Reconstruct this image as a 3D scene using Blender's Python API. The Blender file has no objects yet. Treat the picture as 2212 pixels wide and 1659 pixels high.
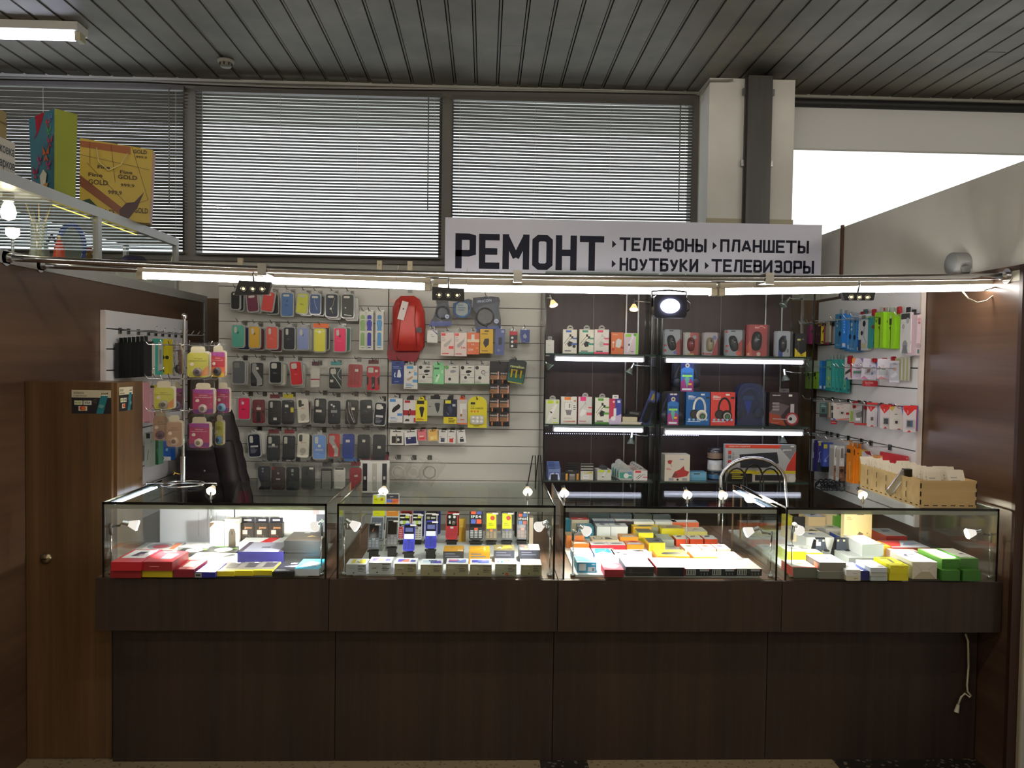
import bpy,math,random
from mathutils import Matrix,Vector,Euler
random.seed(7)
SC = bpy.context.scene
COL = SC.collection

# ------------------------------------------------------------------ camera
PW,PH,FPX,CAM_H = 2212.0,1659.0,1700.0,1.6
PITCH,YAW,ROLL = 0.0316857,-0.0349695,0.0143966
def _rot(p,y,r):
    cy,sy,cp,sp,cr,sr = math.cos(y),math.sin(y),math.cos(p),math.sin(p),math.cos(r),math.sin(r)
    B = Matrix(((1,0,0),(0,0,-1),(0,1,0)))
    Ry = Matrix(((cy,0,sy),(0,1,0),(-sy,0,cy)))
    Rp = Matrix(((1,0,0),(0,cp,-sp),(0,sp,cp)))
    Rr = Matrix(((cr,-sr,0),(sr,cr,0),(0,0,1)))
    return Rr @ Rp @ Ry @ B
RC = _rot(PITCH,YAW,ROLL)          # rows: right, down, forward of the lens in world axes
cam_d = bpy.data.cameras.new('camera'); cam = bpy.data.objects.new('camera',cam_d); COL.objects.link(cam)
cam_d.sensor_fit = 'HORIZONTAL'; cam_d.sensor_width = 36.0; cam_d.lens = FPX / PW * 36.0
cam_d.clip_start = 0.05; cam_d.clip_end = 200
rt,dn,fw = RC[0],RC[1],RC[2]
cam.matrix_world = Matrix(((rt[0],-dn[0],-fw[0],0),(rt[1],-dn[1],-fw[1],0),(rt[2],-dn[2],-fw[2],CAM_H),(0,0,0,1)))
SC.camera = cam
def ray(px,py):
    return RC.transposed() @ Vector(((px - PW/2)/FPX,(py - PH/2)/FPX,1.0))
P0 = Vector((0,0,CAM_H))
def atY(px,py,Y): d = ray(px,py); return P0 + d*(Y/d.y)       # where a photo point lies on the wall plane y = Y
def atX(px,py,X): d = ray(px,py); return P0 + d*(X/d.x)
def atZ(px,py,Z): d = ray(px,py); return P0 + d*((Z-CAM_H)/d.z)

# ------------------------------------------------------------------ world, exposure
W = bpy.data.worlds.new('overcast_sky'); SC.world = W; W.use_nodes = True
WN = W.node_tree.nodes['Background']
WN.inputs[0].default_value = (0.93,0.96,1.0,1); WN.inputs[1].default_value = 0.85
SC.view_settings.view_transform = 'Standard'; SC.view_settings.look = 'None'
SC.view_settings.gamma = 1.0; SC.view_settings.use_curve_mapping = False
SC.view_settings.exposure = 1.35
SC.cycles.transparent_max_bounces = 32; SC.cycles.max_bounces = 8
SC.cycles.use_denoising = True
SC.cycles.caustics_reflective = False; SC.cycles.caustics_refractive = False
SC.cycles.sample_clamp_indirect = 4.0
# lamp strengths (W/m2 of lit surface, arbitrary scale)
E_TUBE,E_SHELF,E_CEIL,E_SPOT,E_BULB,E_FLOOD = 13.0,2.6,38.0,1.15,2.6,30.0

# ------------------------------------------------------------------ materials
def lin(c):
    return tuple(((v/255.0)/12.92 if v/255.0 <= 0.04045 else ((v/255.0+0.055)/1.055)**2.4) for v in c)
_mats = {}
def pm(col,rough=0.45,metal=0.0,spec=0.5,bump=0.0,name=None):
    key = (tuple(col),rough,metal,spec,bump)
    if key in _mats: return _mats[key]
    m = bpy.data.materials.new(name or 'paint_%d_%d_%d' % tuple(col)); m.use_nodes = True
    b = m.node_tree.nodes['Principled BSDF']
    b.inputs['Base Color'].default_value = (*lin(col),1); b.inputs['Roughness'].default_value = rough
    b.inputs['Metallic'].default_value = metal; b.inputs['Specular IOR Level'].default_value = spec
    if bump:
        nt = m.node_tree; n = nt.nodes.new('ShaderNodeTexNoise'); n.inputs['Scale'].default_value = 60
        tc = nt.nodes.new('ShaderNodeTexCoord'); nt.links.new(tc.outputs['Object'],n.inputs['Vector'])
        bp = nt.nodes.new('ShaderNodeBump'); bp.inputs['Strength'].default_value = bump; bp.inputs['Distance'].default_value = 0.01
        nt.links.new(n.outputs[0],bp.inputs['Height']); nt.links.new(bp.outputs[0],b.inputs['Normal'])
    _mats[key] = m
    return m
def emit(col,strength):
    key = ('e',tuple(col),strength)
    if key in _mats: return _mats[key]
    m = bpy.data.materials.new('glow'); m.use_nodes = True; nt = m.node_tree
    nt.nodes.remove(nt.nodes['Principled BSDF']); e = nt.nodes.new('ShaderNodeEmission')
    e.inputs[0].default_value = (*lin(col),1); e.inputs[1].default_value = strength
    nt.links.new(e.outputs[0],nt.nodes['Material Output'].inputs[0]); _mats[key] = m
    return m
def film(tint=(255,255,255),gloss=0.5,haze=0.0,rough=0.03,ior=1.45,wrinkle=0.0):
    """clear sheet: lets light straight through and mirrors at grazing angles"""
    key = ('f',tuple(tint),gloss,haze,rough,ior,wrinkle)
    if key in _mats: return _mats[key]
    m = bpy.data.materials.new('clear_film'); m.use_nodes = True; nt = m.node_tree
    nt.nodes.remove(nt.nodes['Principled BSDF'])
    t = nt.nodes.new('ShaderNodeBsdfTransparent'); t.inputs[0].default_value = (*lin(tint),1)
    g = nt.nodes.new('ShaderNodeBsdfGlossy'); g.inputs['Roughness'].default_value = rough
    f = nt.nodes.new('ShaderNodeFresnel')
    ge = nt.nodes.new('ShaderNodeNewGeometry'); mi = nt.nodes.new('ShaderNodeMapRange')   # same mirror strength on both sides of the sheet
    mi.inputs['To Min'].default_value = ior; mi.inputs['To Max'].default_value = 1/ior
    nt.links.new(ge.outputs['Backfacing'],mi.inputs['Value']); nt.links.new(mi.outputs[0],f.inputs[0])
    mu = nt.nodes.new('ShaderNodeMath'); mu.operation = 'MULTIPLY'; mu.use_clamp = True; mu.inputs[1].default_value = gloss*2
    nt.links.new(f.outputs[0],mu.inputs[0])
    mx = nt.nodes.new('ShaderNodeMixShader'); nt.links.new(mu.outputs[0],mx.inputs[0])
    base = t.outputs[0]
    if haze:
        d = nt.nodes.new('ShaderNodeBsdfDiffuse'); d.inputs[0].default_value = (0.75,0.76,0.74,1)
        m2 = nt.nodes.new('ShaderNodeMixShader'); m2.inputs[0].default_value = haze
        nt.links.new(t.outputs[0],m2.inputs[1]); nt.links.new(d.outputs[0],m2.inputs[2]); base = m2.outputs[0]
    nt.links.new(base,mx.inputs[1]); nt.links.new(g.outputs[0],mx.inputs[2])
    if wrinkle:
        n = nt.nodes.new('ShaderNodeTexNoise'); n.inputs['Scale'].default_value = 55; n.inputs['Detail'].default_value = 3
        tc = nt.nodes.new('ShaderNodeTexCoord'); nt.links.new(tc.outputs['Object'],n.inputs['Vector'])
        bp = nt.nodes.new('ShaderNodeBump'); bp.inputs['Strength'].default_value = wrinkle; bp.inputs['Distance'].default_value = 0.01
        nt.links.new(n.outputs[0],bp.inputs['Height'])
        nt.links.new(bp.outputs[0],g.inputs['Normal']); nt.links.new(bp.outputs[0],f.inputs['Normal'])
    nt.links.new(mx.outputs[0],nt.nodes['Material Output'].inputs[0]); _mats[key] = m
    return m
def wood(name,dark,light,axis='Z',scale=1.0,rough=0.4):
    """laminate with grain running along the given axis"""
    m = bpy.data.materials.new(name); m.use_nodes = True; nt = m.node_tree; b = nt.nodes['Principled BSDF']
    tc = nt.nodes.new('ShaderNodeTexCoord'); mp = nt.nodes.new('ShaderNodeMapping')
    s = {'X': (1.2,40,40),'Y': (40,1.2,40),'Z': (40,40,1.2)}[axis]
    mp.inputs['Scale'].default_value = tuple(v*scale for v in s)
    nt.links.new(tc.outputs['Object'],mp.inputs['Vector'])
    n = nt.nodes.new('ShaderNodeTexNoise'); n.inputs['Scale'].default_value = 0.85; n.inputs['Detail'].default_value = 6; n.inputs['Roughness'].default_value = 0.65
    nt.links.new(mp.outputs[0],n.inputs['Vector'])
    mp2 = nt.nodes.new('ShaderNodeMapping'); mp2.inputs['Scale'].default_value = tuple(v*0.12*scale for v in s)
    nt.links.new(tc.outputs['Object'],mp2.inputs['Vector'])
    n2 = nt.nodes.new('ShaderNodeTexNoise'); n2.inputs['Scale'].default_value = 1.2; nt.links.new(mp2.outputs[0],n2.inputs['Vector'])
    ad = nt.nodes.new('ShaderNodeMath'); ad.operation = 'MULTIPLY_ADD'; ad.inputs[1].default_value = 0.6
    nt.links.new(n.outputs[0],ad.inputs[0])
    sc = nt.nodes.new('ShaderNodeMath'); sc.operation = 'MULTIPLY'; sc.inputs[1].default_value = 0.4
    nt.links.new(n2.outputs[0],sc.inputs[0]); nt.links.new(sc.outputs[0],ad.inputs[2])
    r = nt.nodes.new('ShaderNodeValToRGB'); r.color_ramp.elements[0].position = 0.36; r.color_ramp.elements[1].position = 0.66
    r.color_ramp.elements[0].color = (*lin(dark),1); r.color_ramp.elements[1].color = (*lin(light),1)
    nt.links.new(ad.outputs[0],r.inputs[0]); nt.links.new(r.outputs[0],b.inputs['Base Color'])
    b.inputs['Roughness'].default_value = rough
    return m
WENGE = wood('wenge_laminate',(37,26,19),(62,45,34),'Z',1.0,0.5)
WENGE_X = wood('wenge_laminate_deck',(84,58,42),(128,92,68),'X',1.0,0.4)
WENGE_BACK = wood('dark_back_laminate',(40,24,24),(58,38,36),'Z',0.8,0.4)
WALNUT = wood('walnut_laminate',(68,49,37),(104,78,60),'Y',0.5,0.3)
WALNUT_Z = wood('walnut_door_laminate',(76,56,36),(124,93,60),'Z',0.6,0.3)
PLY = wood('plywood',(190,158,106),(218,188,136),'X',0.5,0.6)
WHITE,OFFWHITE,BLACK,GREYL = (236,236,234),(214,212,204),(16,16,18),(150,152,152)
M_SLAT = pm((198,196,186),0.5); M_CHROME = pm((214,214,214),0.2,1.0); M_STEEL = pm((150,150,150),0.3,1.0)
M_WIRE = pm((120,120,116),0.25,1.0)
M_GLASS = film((245,249,247),0.5,0,0.0,1.5)
M_TOPG = film((245,249,247),0.08,0,0.0,1.5)
M_PANE = film((250,252,252),0.5,0,0.0,1.5)
M_EDGE = pm((8,10,10),0.2)
M_BAG = film((250,250,248),0.7,0.03,0.05,1.45,1.4)
M_TRAY = film((236,236,230),0.5,0.45,0.12,1.45)

# ------------------------------------------------------------------ mesh kit
_glyphs = {}
def glyphs(s,bold=0.0):
    key = (s,bold)
    if key not in _glyphs:
        cu = bpy.data.curves.new('lettering','FONT'); cu.body = s; cu.size = 1.0; cu.resolution_u = 2
        cu.fill_mode = 'FRONT'; cu.offset = bold
        ob = bpy.data.objects.new('lettering',cu); COL.objects.link(ob)
        me = bpy.data.meshes.new_from_object(ob.evaluated_get(bpy.context.evaluated_depsgraph_get()))
        v = [(p.co.x,p.co.y) for p in me.vertices]; f = [tuple(p.vertices) for p in me.polygons]
        fl = []
        for q in f:
            a = sum(v[q[i]][0]*v[q[(i+1) % len(q)]][1] - v[q[(i+1) % len(q)]][0]*v[q[i]][1] for i in range(len(q)))
            fl.append(q if a > 0 else q[::-1])
        xs = [p[0] for p in v] or [0,1]
        bpy.data.objects.remove(ob); bpy.data.curves.remove(cu); bpy.data.meshes.remove(me)
        _glyphs[key] = (v,fl,min(xs),max(xs))
    return _glyphs[key]
def arc(cx,cz,r,a0,a1,n):
    return [(cx + r*math.cos(math.radians(a0+(a1-a0)*i/n)),cz + r*math.sin(math.radians(a0+(a1-a0)*i/n))) for i in range(n+1)]
def rrect(cx,cz,w,h,r,n=4):
    r = min(r,w/2-1e-5,h/2-1e-5); x0,x1,z0,z1 = cx-w/2,cx+w/2,cz-h/2,cz+h/2
    return arc(x1-r,z0+r,r,-90,0,n) + arc(x1-r,z1-r,r,0,90,n) + arc(x0+r,z1-r,r,90,180,n) + arc(x0+r,z0+r,r,180,270,n)
class MB:
    def __init__(s): s.v,s.f,s.m,s.sm,s.mats,s.T = [],[],[],[],[],Matrix.Identity(4)
    def _mi(s,mat):
        if mat not in s.mats: s.mats.append(mat)
        return s.mats.index(mat)
    def _add(s,pts): n = len(s.v); s.v += [tuple(s.T @ Vector(p)) for p in pts]; return n
    def face(s,idx,mat,smooth=False): s.f.append(tuple(idx)); s.m.append(s._mi(mat)); s.sm.append(smooth)
    def poly(s,pts,mat,smooth=False): n = s._add(pts); s.face(range(n,n+len(pts)),mat,smooth); return s
    def box(s,x0,y0,z0,x1,y1,z1,mat,mats=None):
        """mats: dict of face letter (f front -y, b back, l left, r right, t top, d down) to material"""
        g = (mats or {}).get
        n = s._add([(x0,y0,z0),(x1,y0,z0),(x1,y1,z0),(x0,y1,z0),(x0,y0,z1),(x1,y0,z1),(x1,y1,z1),(x0,y1,z1)])
        for k,q in (('f',(0,1,5,4)),('b',(2,3,7,6)),('l',(3,0,4,7)),('r',(1,2,6,5)),('t',(4,5,6,7)),('d',(3,2,1,0))):
            s.face([n+i for i in q],g(k,mat))
        return s
    def prism(s,out,y0,y1,mat,side=None,back=None):
        """outline in x,z counter-clockwise seen from the front, extruded from y0 (front) to y1 (back)"""
        n = len(out); a = s._add([(p[0],y0,p[1]) for p in out]); s.face(range(a,a+n),mat)
        b = s._add([(p[0],y1,p[1]) for p in out]); s.face(range(b+n-1,b-1,-1),back or side or mat)
        c = s._add([(p[0],y0,p[1]) for p in out]); d = s._add([(p[0],y1,p[1]) for p in out])
        for i in range(n):
            j = (i+1) % n; s.face((c+j,c+i,d+i,d+j),side or mat,n > 8)
        return s
    def ringplate(s,out,inn,y0,y1,mat):
        n = len(out)
        a = s._add([(p[0],y0,p[1]) for p in out]); b = s._add([(p[0],y0,p[1]) for p in inn])
        c = s._add([(p[0],y1,p[1]) for p in out]); d = s._add([(p[0],y1,p[1]) for p in inn])
        for i in range(n):
            j = (i+1) % n
            s.face((a+i,a+j,b+j,b+i),mat); s.face((c+j,c+i,d+i,d+j),mat)
            s.face((a+j,a+i,c+i,c+j),mat); s.face((b+i,b+j,d+j,d+i),mat)
        return s
    def cyl(s,p0,p1,r,mat,n=12,r2=None,cap=True,capmat=None):
        p0,p1 = Vector(p0),Vector(p1); r2 = r if r2 is None else r2; d = (p1-p0).normalized()
        u = d.orthogonal().normalized(); w = d.cross(u)
        R = [(math.cos(2*math.pi*i/n),math.sin(2*math.pi*i/n)) for i in range(n)]
        A = [p0 + (u*c + w*q)*r for c,q in R]; B = [p1 + (u*c + w*q)*r2 for c,q in R]
        a = s._add(A + B)
        for i in range(n): j = (i+1) % n; s.face((a+i,a+j,a+n+j,a+n+i),mat,True)
        if cap:
            a = s._add(A + B); s.face(range(a+n-1,a-1,-1),capmat or mat); s.face(range(a+n,a+2*n),capmat or mat)
        return s
    def tube(s,pts,r,mat,n=8,closed=False,cap=True):
        pts = [Vector(p) for p in pts]; m = len(pts); rings = []; u = None
        for i,p in enumerate(pts):
            a = pts[i-1] if (i or closed) else p; b = pts[(i+1) % m] if (i < m-1 or closed) else p
            d = (b-a).normalized()
            u = (d.orthogonal() if u is None else u - d*u.dot(d)).normalized()
            w = d.cross(u); rr = r[i] if isinstance(r,(list,tuple)) else r
            rings.append(s._add([p + (u*math.cos(2*math.pi*k/n) + w*math.sin(2*math.pi*k/n))*rr for k in range(n)]))
        for i in range(m if closed else m-1):
            a,b = rings[i],rings[(i+1) % m]
            for k in range(n): j = (k+1) % n; s.face((a+k,a+j,b+j,b+k),mat,True)
        if cap and not closed:
            s.face([rings[0]+k for k in range(n-1,-1,-1)],mat); s.face([rings[-1]+k for k in range(n)],mat)
        return s
    def lathe(s,prof,mat,n=20,c=(0,0,0),axis='Z'):
        """profile of (radius, height) turned about an axis through c"""
        rings = []
        for r,h in prof:
            q = []
            for k in range(n):
                a = 2*math.pi*k/n; x,y = r*math.cos(a),r*math.sin(a)
                p = (x,y,h) if axis == 'Z' else ((x,-h,y) if axis == 'Y' else (h,x,y))
                q.append((p[0]+c[0],p[1]+c[1],p[2]+c[2]))
            rings.append(s._add(q))
        for a,b in zip(rings,rings[1:]):
            for k in range(n): j = (k+1) % n; s.face((a+k,a+j,b+j,b+k),mat,True)
        return s
    def grid(s,P,mat,smooth=True):
        """P[i][j] points"""
        m = len(P[0]); ids = [s._add(r) for r in P]
        for i in range(len(P)-1):
            for j in range(m-1): s.face((ids[i]+j,ids[i]+j+1,ids[i+1]+j+1,ids[i+1]+j),mat,smooth)
        return s
    # printing on a flat face: origin, u and v edge vectors, outward normal; ops in 0..1 face units
    def ink(s,O,U,V,ops,N=None,eps=0.0004):
        O,U,V = Vector(O),Vector(U),Vector(V); N = U.cross(V).normalized() if N is None else Vector(N)
        lu,lv = U.length,V.length
        for k,op in enumerate(ops):
            e = N*eps*(1+k*0.6) if k < 12 else N*eps*(8+k*0.2)
            at = lambda u,v: O + U*u + V*v + e
            t = op[0]; mat = op[-1] if not isinstance(op[-1],tuple) else pm(op[-1],0.4)
            if t == 'r': _,u0,v0,u1,v1,_c = op; s.poly([at(u0,v0),at(u1,v0),at(u1,v1),at(u0,v1)],mat)
            elif t == 'c':
                _,u,v,r,_c = op; s.poly([at(u + r*math.cos(a)/lu,v + r*math.sin(a)/lv) for a in [2*math.pi*i/16 for i in range(16)]],mat)
            elif t == 'p': s.poly([at(*q) for q in op[1]],mat)
            elif t == 'l':
                _,pts,w,_c = op
                for (a0,b0),(a1,b1) in zip(pts,pts[1:]):
                    dx,dy = (a1-a0)*lu,(b1-b0)*lv; L = math.hypot(dx,dy) or 1; nx,ny = -dy/L*w/2/lu,dx/L*w/2/lv
                    s.poly([at(a0-nx,b0-ny),at(a1-nx,b1-ny),at(a1+nx,b1+ny),at(a0+nx,b0+ny)],mat)
            elif t == 't':   # text, centre u, baseline v, cap width as a share of the face width (or None), height in face units
                _,txt,u,v,wu,hv,_c = op
                gv,gf,x0,x1 = glyphs(txt,0.02); sy = hv*lv/0.73; sx = (wu*lu/(x1-x0)) if wu else sy
                n = s._add([O + U*(u + ((p[0]-(x0+x1)/2)*sx)/lu) + V*(v + p[1]*sy/lv) + e for p in gv])
                for q in gf: s.face([n+i for i in q],mat)
            elif t == 'rows':  # n lines of small print
                _,u0,v0,u1,v1,nr,_c = op
                for i in range(nr):
                    vv = v1 + (v0-v1)*(i+0.2)/nr; h = (v1-v0)/nr*0.45; ee = u0 + (u1-u0)*(0.62+0.38*((i*37 % 10)/10))
                    s.poly([at(u0,vv-h),at(ee,vv-h),at(ee,vv),at(u0,vv)],mat)
        return s
    def build(s,name,parent=None,loc=None,rot=None,label=None,cat=None,group=None,kind=None):
        me = bpy.data.meshes.new(name); me.from_pydata(s.v,[],s.f)
        for m in s.mats: me.materials.append(m)
        me.polygons.foreach_set('material_index',s.m); me.polygons.foreach_set('use_smooth',s.sm); me.update()
        o = bpy.data.objects.new(name,me); COL.objects.link(o)
        if parent is not None: o.parent = parent
        if loc is not None: o.location = loc
        if rot is not None: o.rotation_euler = rot
        return tag(o,label,cat,group,kind)
_labels = {}
def tag(o,label=None,cat=None,group=None,kind=None):
    if label:
        o['label'] = label
        if cat: _labels.setdefault(label,[]).append(o.name)
    if cat: o['category'] = cat
    if group: o['group'] = group
    if kind: o['kind'] = kind
    return o
def thing(name,label,cat,group=None,loc=(0,0,0),rot=(0,0,0)):
    o = bpy.data.objects.new(name,None); o.empty_display_size = 0.05; COL.objects.link(o); o.location = loc; o.rotation_euler = rot
    return tag(o,label,cat,group)
def struct(mb,name,loc=None): return mb.build(name,loc=loc,kind='structure',label=None)
def copy_thing(o,loc,rot=None,label=None,group=None):
    c = o.copy(); COL.objects.link(c); c.location = loc
    if rot is not None: c.rotation_euler = rot
    for ch in o.children:
        d = ch.copy(); COL.objects.link(d); d.parent = c
        for g in ch.children: e = g.copy(); COL.objects.link(e); e.parent = d
    if label: c['label'] = label; _labels.setdefault(label,[]).append(c.name)
    if group: c['group'] = group
    return c
def R(d): return math.radians(d)
# ================================================================== the setting
YW = 5.3        # window wall
CEIL = 3.41
def noisy(name,c0,c1,scale,rough=0.7,detail=4,pos=(0.35,0.65),stretch=(1,1,1)):
    m = bpy.data.materials.new(name); m.use_nodes = True; nt = m.node_tree; b = nt.nodes['Principled BSDF']
    tc = nt.nodes.new('ShaderNodeTexCoord'); mp = nt.nodes.new('ShaderNodeMapping'); mp.inputs['Scale'].default_value = stretch
    nt.links.new(tc.outputs['Object'],mp.inputs['Vector'])
    n = nt.nodes.new('ShaderNodeTexNoise'); n.inputs['Scale'].default_value = scale; n.inputs['Detail'].default_value = detail
    nt.links.new(mp.outputs[0],n.inputs['Vector'])
    r = nt.nodes.new('ShaderNodeValToRGB'); r.color_ramp.elements[0].position,r.color_ramp.elements[1].position = pos
    r.color_ramp.elements[0].color = (*lin(c0),1); r.color_ramp.elements[1].color = (*lin(c1),1)
    nt.links.new(n.outputs[0],r.inputs[0]); nt.links.new(r.outputs[0],b.inputs['Base Color']); b.inputs['Roughness'].default_value = rough
    return m
def speckle(name,base,dots,scale,rough=0.35):
    m = bpy.data.materials.new(name); m.use_nodes = True; nt = m.node_tree; b = nt.nodes['Principled BSDF']
    tc = nt.nodes.new('ShaderNodeTexCoord'); v = nt.nodes.new('ShaderNodeTexVoronoi'); v.inputs['Scale'].default_value = scale
    nt.links.new(tc.outputs['Object'],v.inputs['Vector'])
    r = nt.nodes.new('ShaderNodeValToRGB'); r.color_ramp.interpolation = 'CONSTANT'
    r.color_ramp.elements[0].color = (*lin(dots),1); r.color_ramp.elements[1].color = (*lin(base),1); r.color_ramp.elements[1].position = 0.28
    nt.links.new(v.outputs['Distance'],r.inputs[0]); nt.links.new(r.outputs[0],b.inputs['Base Color']); b.inputs['Roughness'].default_value = rough
    return m
M_PAINT = noisy('pale_wall_paint',(176,174,160),(190,188,176),3)
M_WHITEWALL = noisy('white_partition_board',(216,213,204),(230,227,219),2)
M_CEIL = noisy('grey_ceiling_plank',(104,100,91),(130,125,115),2.2,0.6)
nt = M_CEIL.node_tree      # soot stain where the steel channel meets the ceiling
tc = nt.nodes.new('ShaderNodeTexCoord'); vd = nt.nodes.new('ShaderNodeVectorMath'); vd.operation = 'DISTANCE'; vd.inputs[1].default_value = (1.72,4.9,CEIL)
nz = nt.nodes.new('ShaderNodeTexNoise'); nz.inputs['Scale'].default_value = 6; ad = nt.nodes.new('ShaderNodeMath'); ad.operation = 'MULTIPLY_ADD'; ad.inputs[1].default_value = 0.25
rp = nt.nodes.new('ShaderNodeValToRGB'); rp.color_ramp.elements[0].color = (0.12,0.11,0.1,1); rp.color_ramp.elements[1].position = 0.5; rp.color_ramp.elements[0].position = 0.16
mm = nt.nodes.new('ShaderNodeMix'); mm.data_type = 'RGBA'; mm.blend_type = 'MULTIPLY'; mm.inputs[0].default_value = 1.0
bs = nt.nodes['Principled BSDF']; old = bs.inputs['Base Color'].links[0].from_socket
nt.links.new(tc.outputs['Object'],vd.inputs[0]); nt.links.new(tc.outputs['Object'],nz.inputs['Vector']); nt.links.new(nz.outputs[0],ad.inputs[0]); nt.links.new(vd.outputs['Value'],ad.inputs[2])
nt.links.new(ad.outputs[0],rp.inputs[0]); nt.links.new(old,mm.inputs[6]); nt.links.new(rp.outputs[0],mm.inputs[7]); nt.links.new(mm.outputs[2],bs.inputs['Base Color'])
M_DARKGAP = pm((30,28,25),0.8)
M_FRAME = pm((96,92,84),0.5)
fl = MB(); TZ = speckle('beige_terrazzo',(158,142,110),(120,104,80),45); TD = speckle('dark_terrazzo',(44,40,34),(110,98,80),38)
for x0,x1,mt in ((-6,0.24,TZ),(0.24,0.43,TD),(0.43,1.425,TZ),(1.425,2.02,TD),(2.02,6,TZ)):
    fl.poly([(x0,-6,0),(x1,-6,0),(x1,YW+0.2,0),(x0,YW+0.2,0)],mt)
struct(fl,'floor')
ce = MB(); ce.poly([(-6,-6,CEIL+0.02),(-6,YW+0.1,CEIL+0.02),(6,YW+0.1,CEIL+0.02),(6,-6,CEIL+0.02)],M_DARKGAP)
x = -5.95; k = 0
rc = random.Random(3)
while x < 5.9:
    j = rc.uniform(-3,4.9)
    for y0,y1 in ((-6,j-0.002),(j+0.002,YW+0.1)):
        dz = rc.uniform(0,0.003); ce.box(x,y0,CEIL+dz,x+0.118,y1,CEIL+0.012,M_CEIL)
    ce.box(x+0.124,-6,CEIL+0.008,x+0.134,YW+0.1,CEIL+0.014,M_CEIL)
    x += 0.14
struct(ce,'ceiling')
wb = MB()      # window wall: below and above the panes, with mullions
wb.box(-6,YW,0,1.41,YW+0.2,2.22,M_PAINT); wb.box(-6,YW,3.385,6,YW+0.2,CEIL+0.02,M_PAINT)
wb.box(1.962,YW,0,6,YW+0.2,1.0,M_PAINT); wb.box(4.6,YW,1.0,6,YW+0.2,3.385,M_PAINT)
wb.box(-6,YW,2.22,-4.7,YW+0.2,3.385,M_PAINT)
struct(wb,'wall_back')
co = MB(); co.box(1.41,5.03,0,1.962,YW+0.2,CEIL,M_WHITEWALL); co.box(1.405,5.02,2.0,1.967,5.03,2.52,noisy('cream_column_band',(176,168,140),(186,178,152),3))
struct(co,'wall_column')
ch = MB(); ch.box(1.64,4.965,0,1.794,5.02,CEIL,noisy('grey_steel_channel',(66,63,59),(86,82,77),8,0.45,stretch=(1,1,0.1)))
for z in (2.35,2.85,3.3): ch.box(1.615,5.0,z,1.82,5.02,z+0.04,M_STEEL)
for xx in (1.632,1.796): ch.box(xx,4.995,0,xx+0.008,5.02,CEIL,pm((60,58,55),0.5))
tag(ch.build('steel_channel'),'grey steel channel running up the white column to the ceiling','channel')
for n,a in (('wall_front',(-6,-6.1,0,6,-6,CEIL)),('wall_left',(-6.1,-6,0,-6,YW+0.2,CEIL)),('wall_right',(6,-6,0,6.1,YW+0.2,CEIL))):
    w = MB(); w.box(*a[:3],*a[3:],M_PAINT); struct(w,n)
# windows: frame + pane
def window(n,x0,x1,z0,z1):
    w = MB(); t = 0.045
    for b in ((x0,z0,x0+t,z1),(x1-t,z0,x1,z1),(x0+t,z0,x1-t,z0+t),(x0+t,z1-t,x1-t,z1)): w.box(b[0],YW-0.03,b[1],b[2],YW+0.08,b[3],M_FRAME)
    fr = w.build('window_%d' % n,kind='structure')
    g = MB(); g.box(x0+t,YW+0.02,z0+t,x1-t,YW+0.026,z1-t,M_PANE); g.build('pane',fr)
window(1,-4.7,-1.95,2.22,3.385); window(2,-1.95,-0.275,2.22,3.385); window(3,-0.275,1.41,2.22,3.385); window(4,1.962,4.6,1.0,3.385)
# outside, seen only through the blinds
g = MB(); g.poly([(-40,YW+0.2,-0.6),(40,YW+0.2,-0.6),(40,70,-0.6),(-40,70,-0.6)],pm((236,236,232),0.9)); struct(g,'ground')
ev = MB(); ev.box(-12,YW+0.2,3.46,12,6.5,3.7,pm((240,240,236),0.9)); struct(ev,'roof_eave')

# venetian blinds: one object each, slats inside the slat part
M_SL = pm((76,72,65),0.5)
def blind(label,x0,x1,z0,z1,tilt,y,droop=0.0):
    t = thing('venetian_blind',label,'blind','venetian blinds in the windows',loc=((x0+x1)/2,y,z1)); w = (x1-x0)/2
    m = MB(); m.box(-w,-0.016,-0.03,w,0.016,0.0,M_SL); m.build('head_rail',t)
    m = MB(); n = int((z1-z0-0.05)/0.0205); rb = random.Random(int(x0*100)+7)
    for i in range(n):
        z = -0.045 - i*0.0205; a = R(-tilt + rb.uniform(-1.5,1.5)); h = 0.0125
        dy,dz = h*math.cos(a),h*math.sin(a); c = 0.0016; sg = rb.uniform(-0.0012,0.0012)
        P = [[(xx,-dy,z-dz+s),(xx,0,z+c+s),(xx,dy,z+dz+s)] for xx,s in ((-w,0),(0,-droop+sg),(w,0))]
        m.grid(P,M_SL)
    m.build('slats',t)
    m = MB(); zb = -0.045 - n*0.0205; m.box(-w,-0.012,zb-0.012,w,0.012,zb,M_SL); m.build('bottom_rail',t)
    k = 4
    for i in range(k):
        xx = -w + 0.05 + (2*w-0.1)*i/(k-1); m = MB(); m.tube([(xx,-0.015,-0.02),(xx,-0.015,zb)],0.0012,pm((205,200,188),0.7),4); m.build('cord',t)
    m = MB(); m.tube([(w-0.09,-0.025,-0.02),(w-0.088,-0.024,zb+0.3)],0.004,pm((120,116,108),0.4),6); m.build('tilt_wand',t)
    return t
blind('dark venetian blind of the left window, behind the gift bags',-4.6,-1.972,2.26,3.34,32,YW-0.06)
blind('venetian blind of the middle window, bright daylight between its slats',-1.90,-0.30,2.26,3.335,19,YW-0.06,0.004)
blind('venetian blind of the window above the repair sign',-0.235,1.36,2.28,3.325,21,YW-0.06,0.004)
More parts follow.
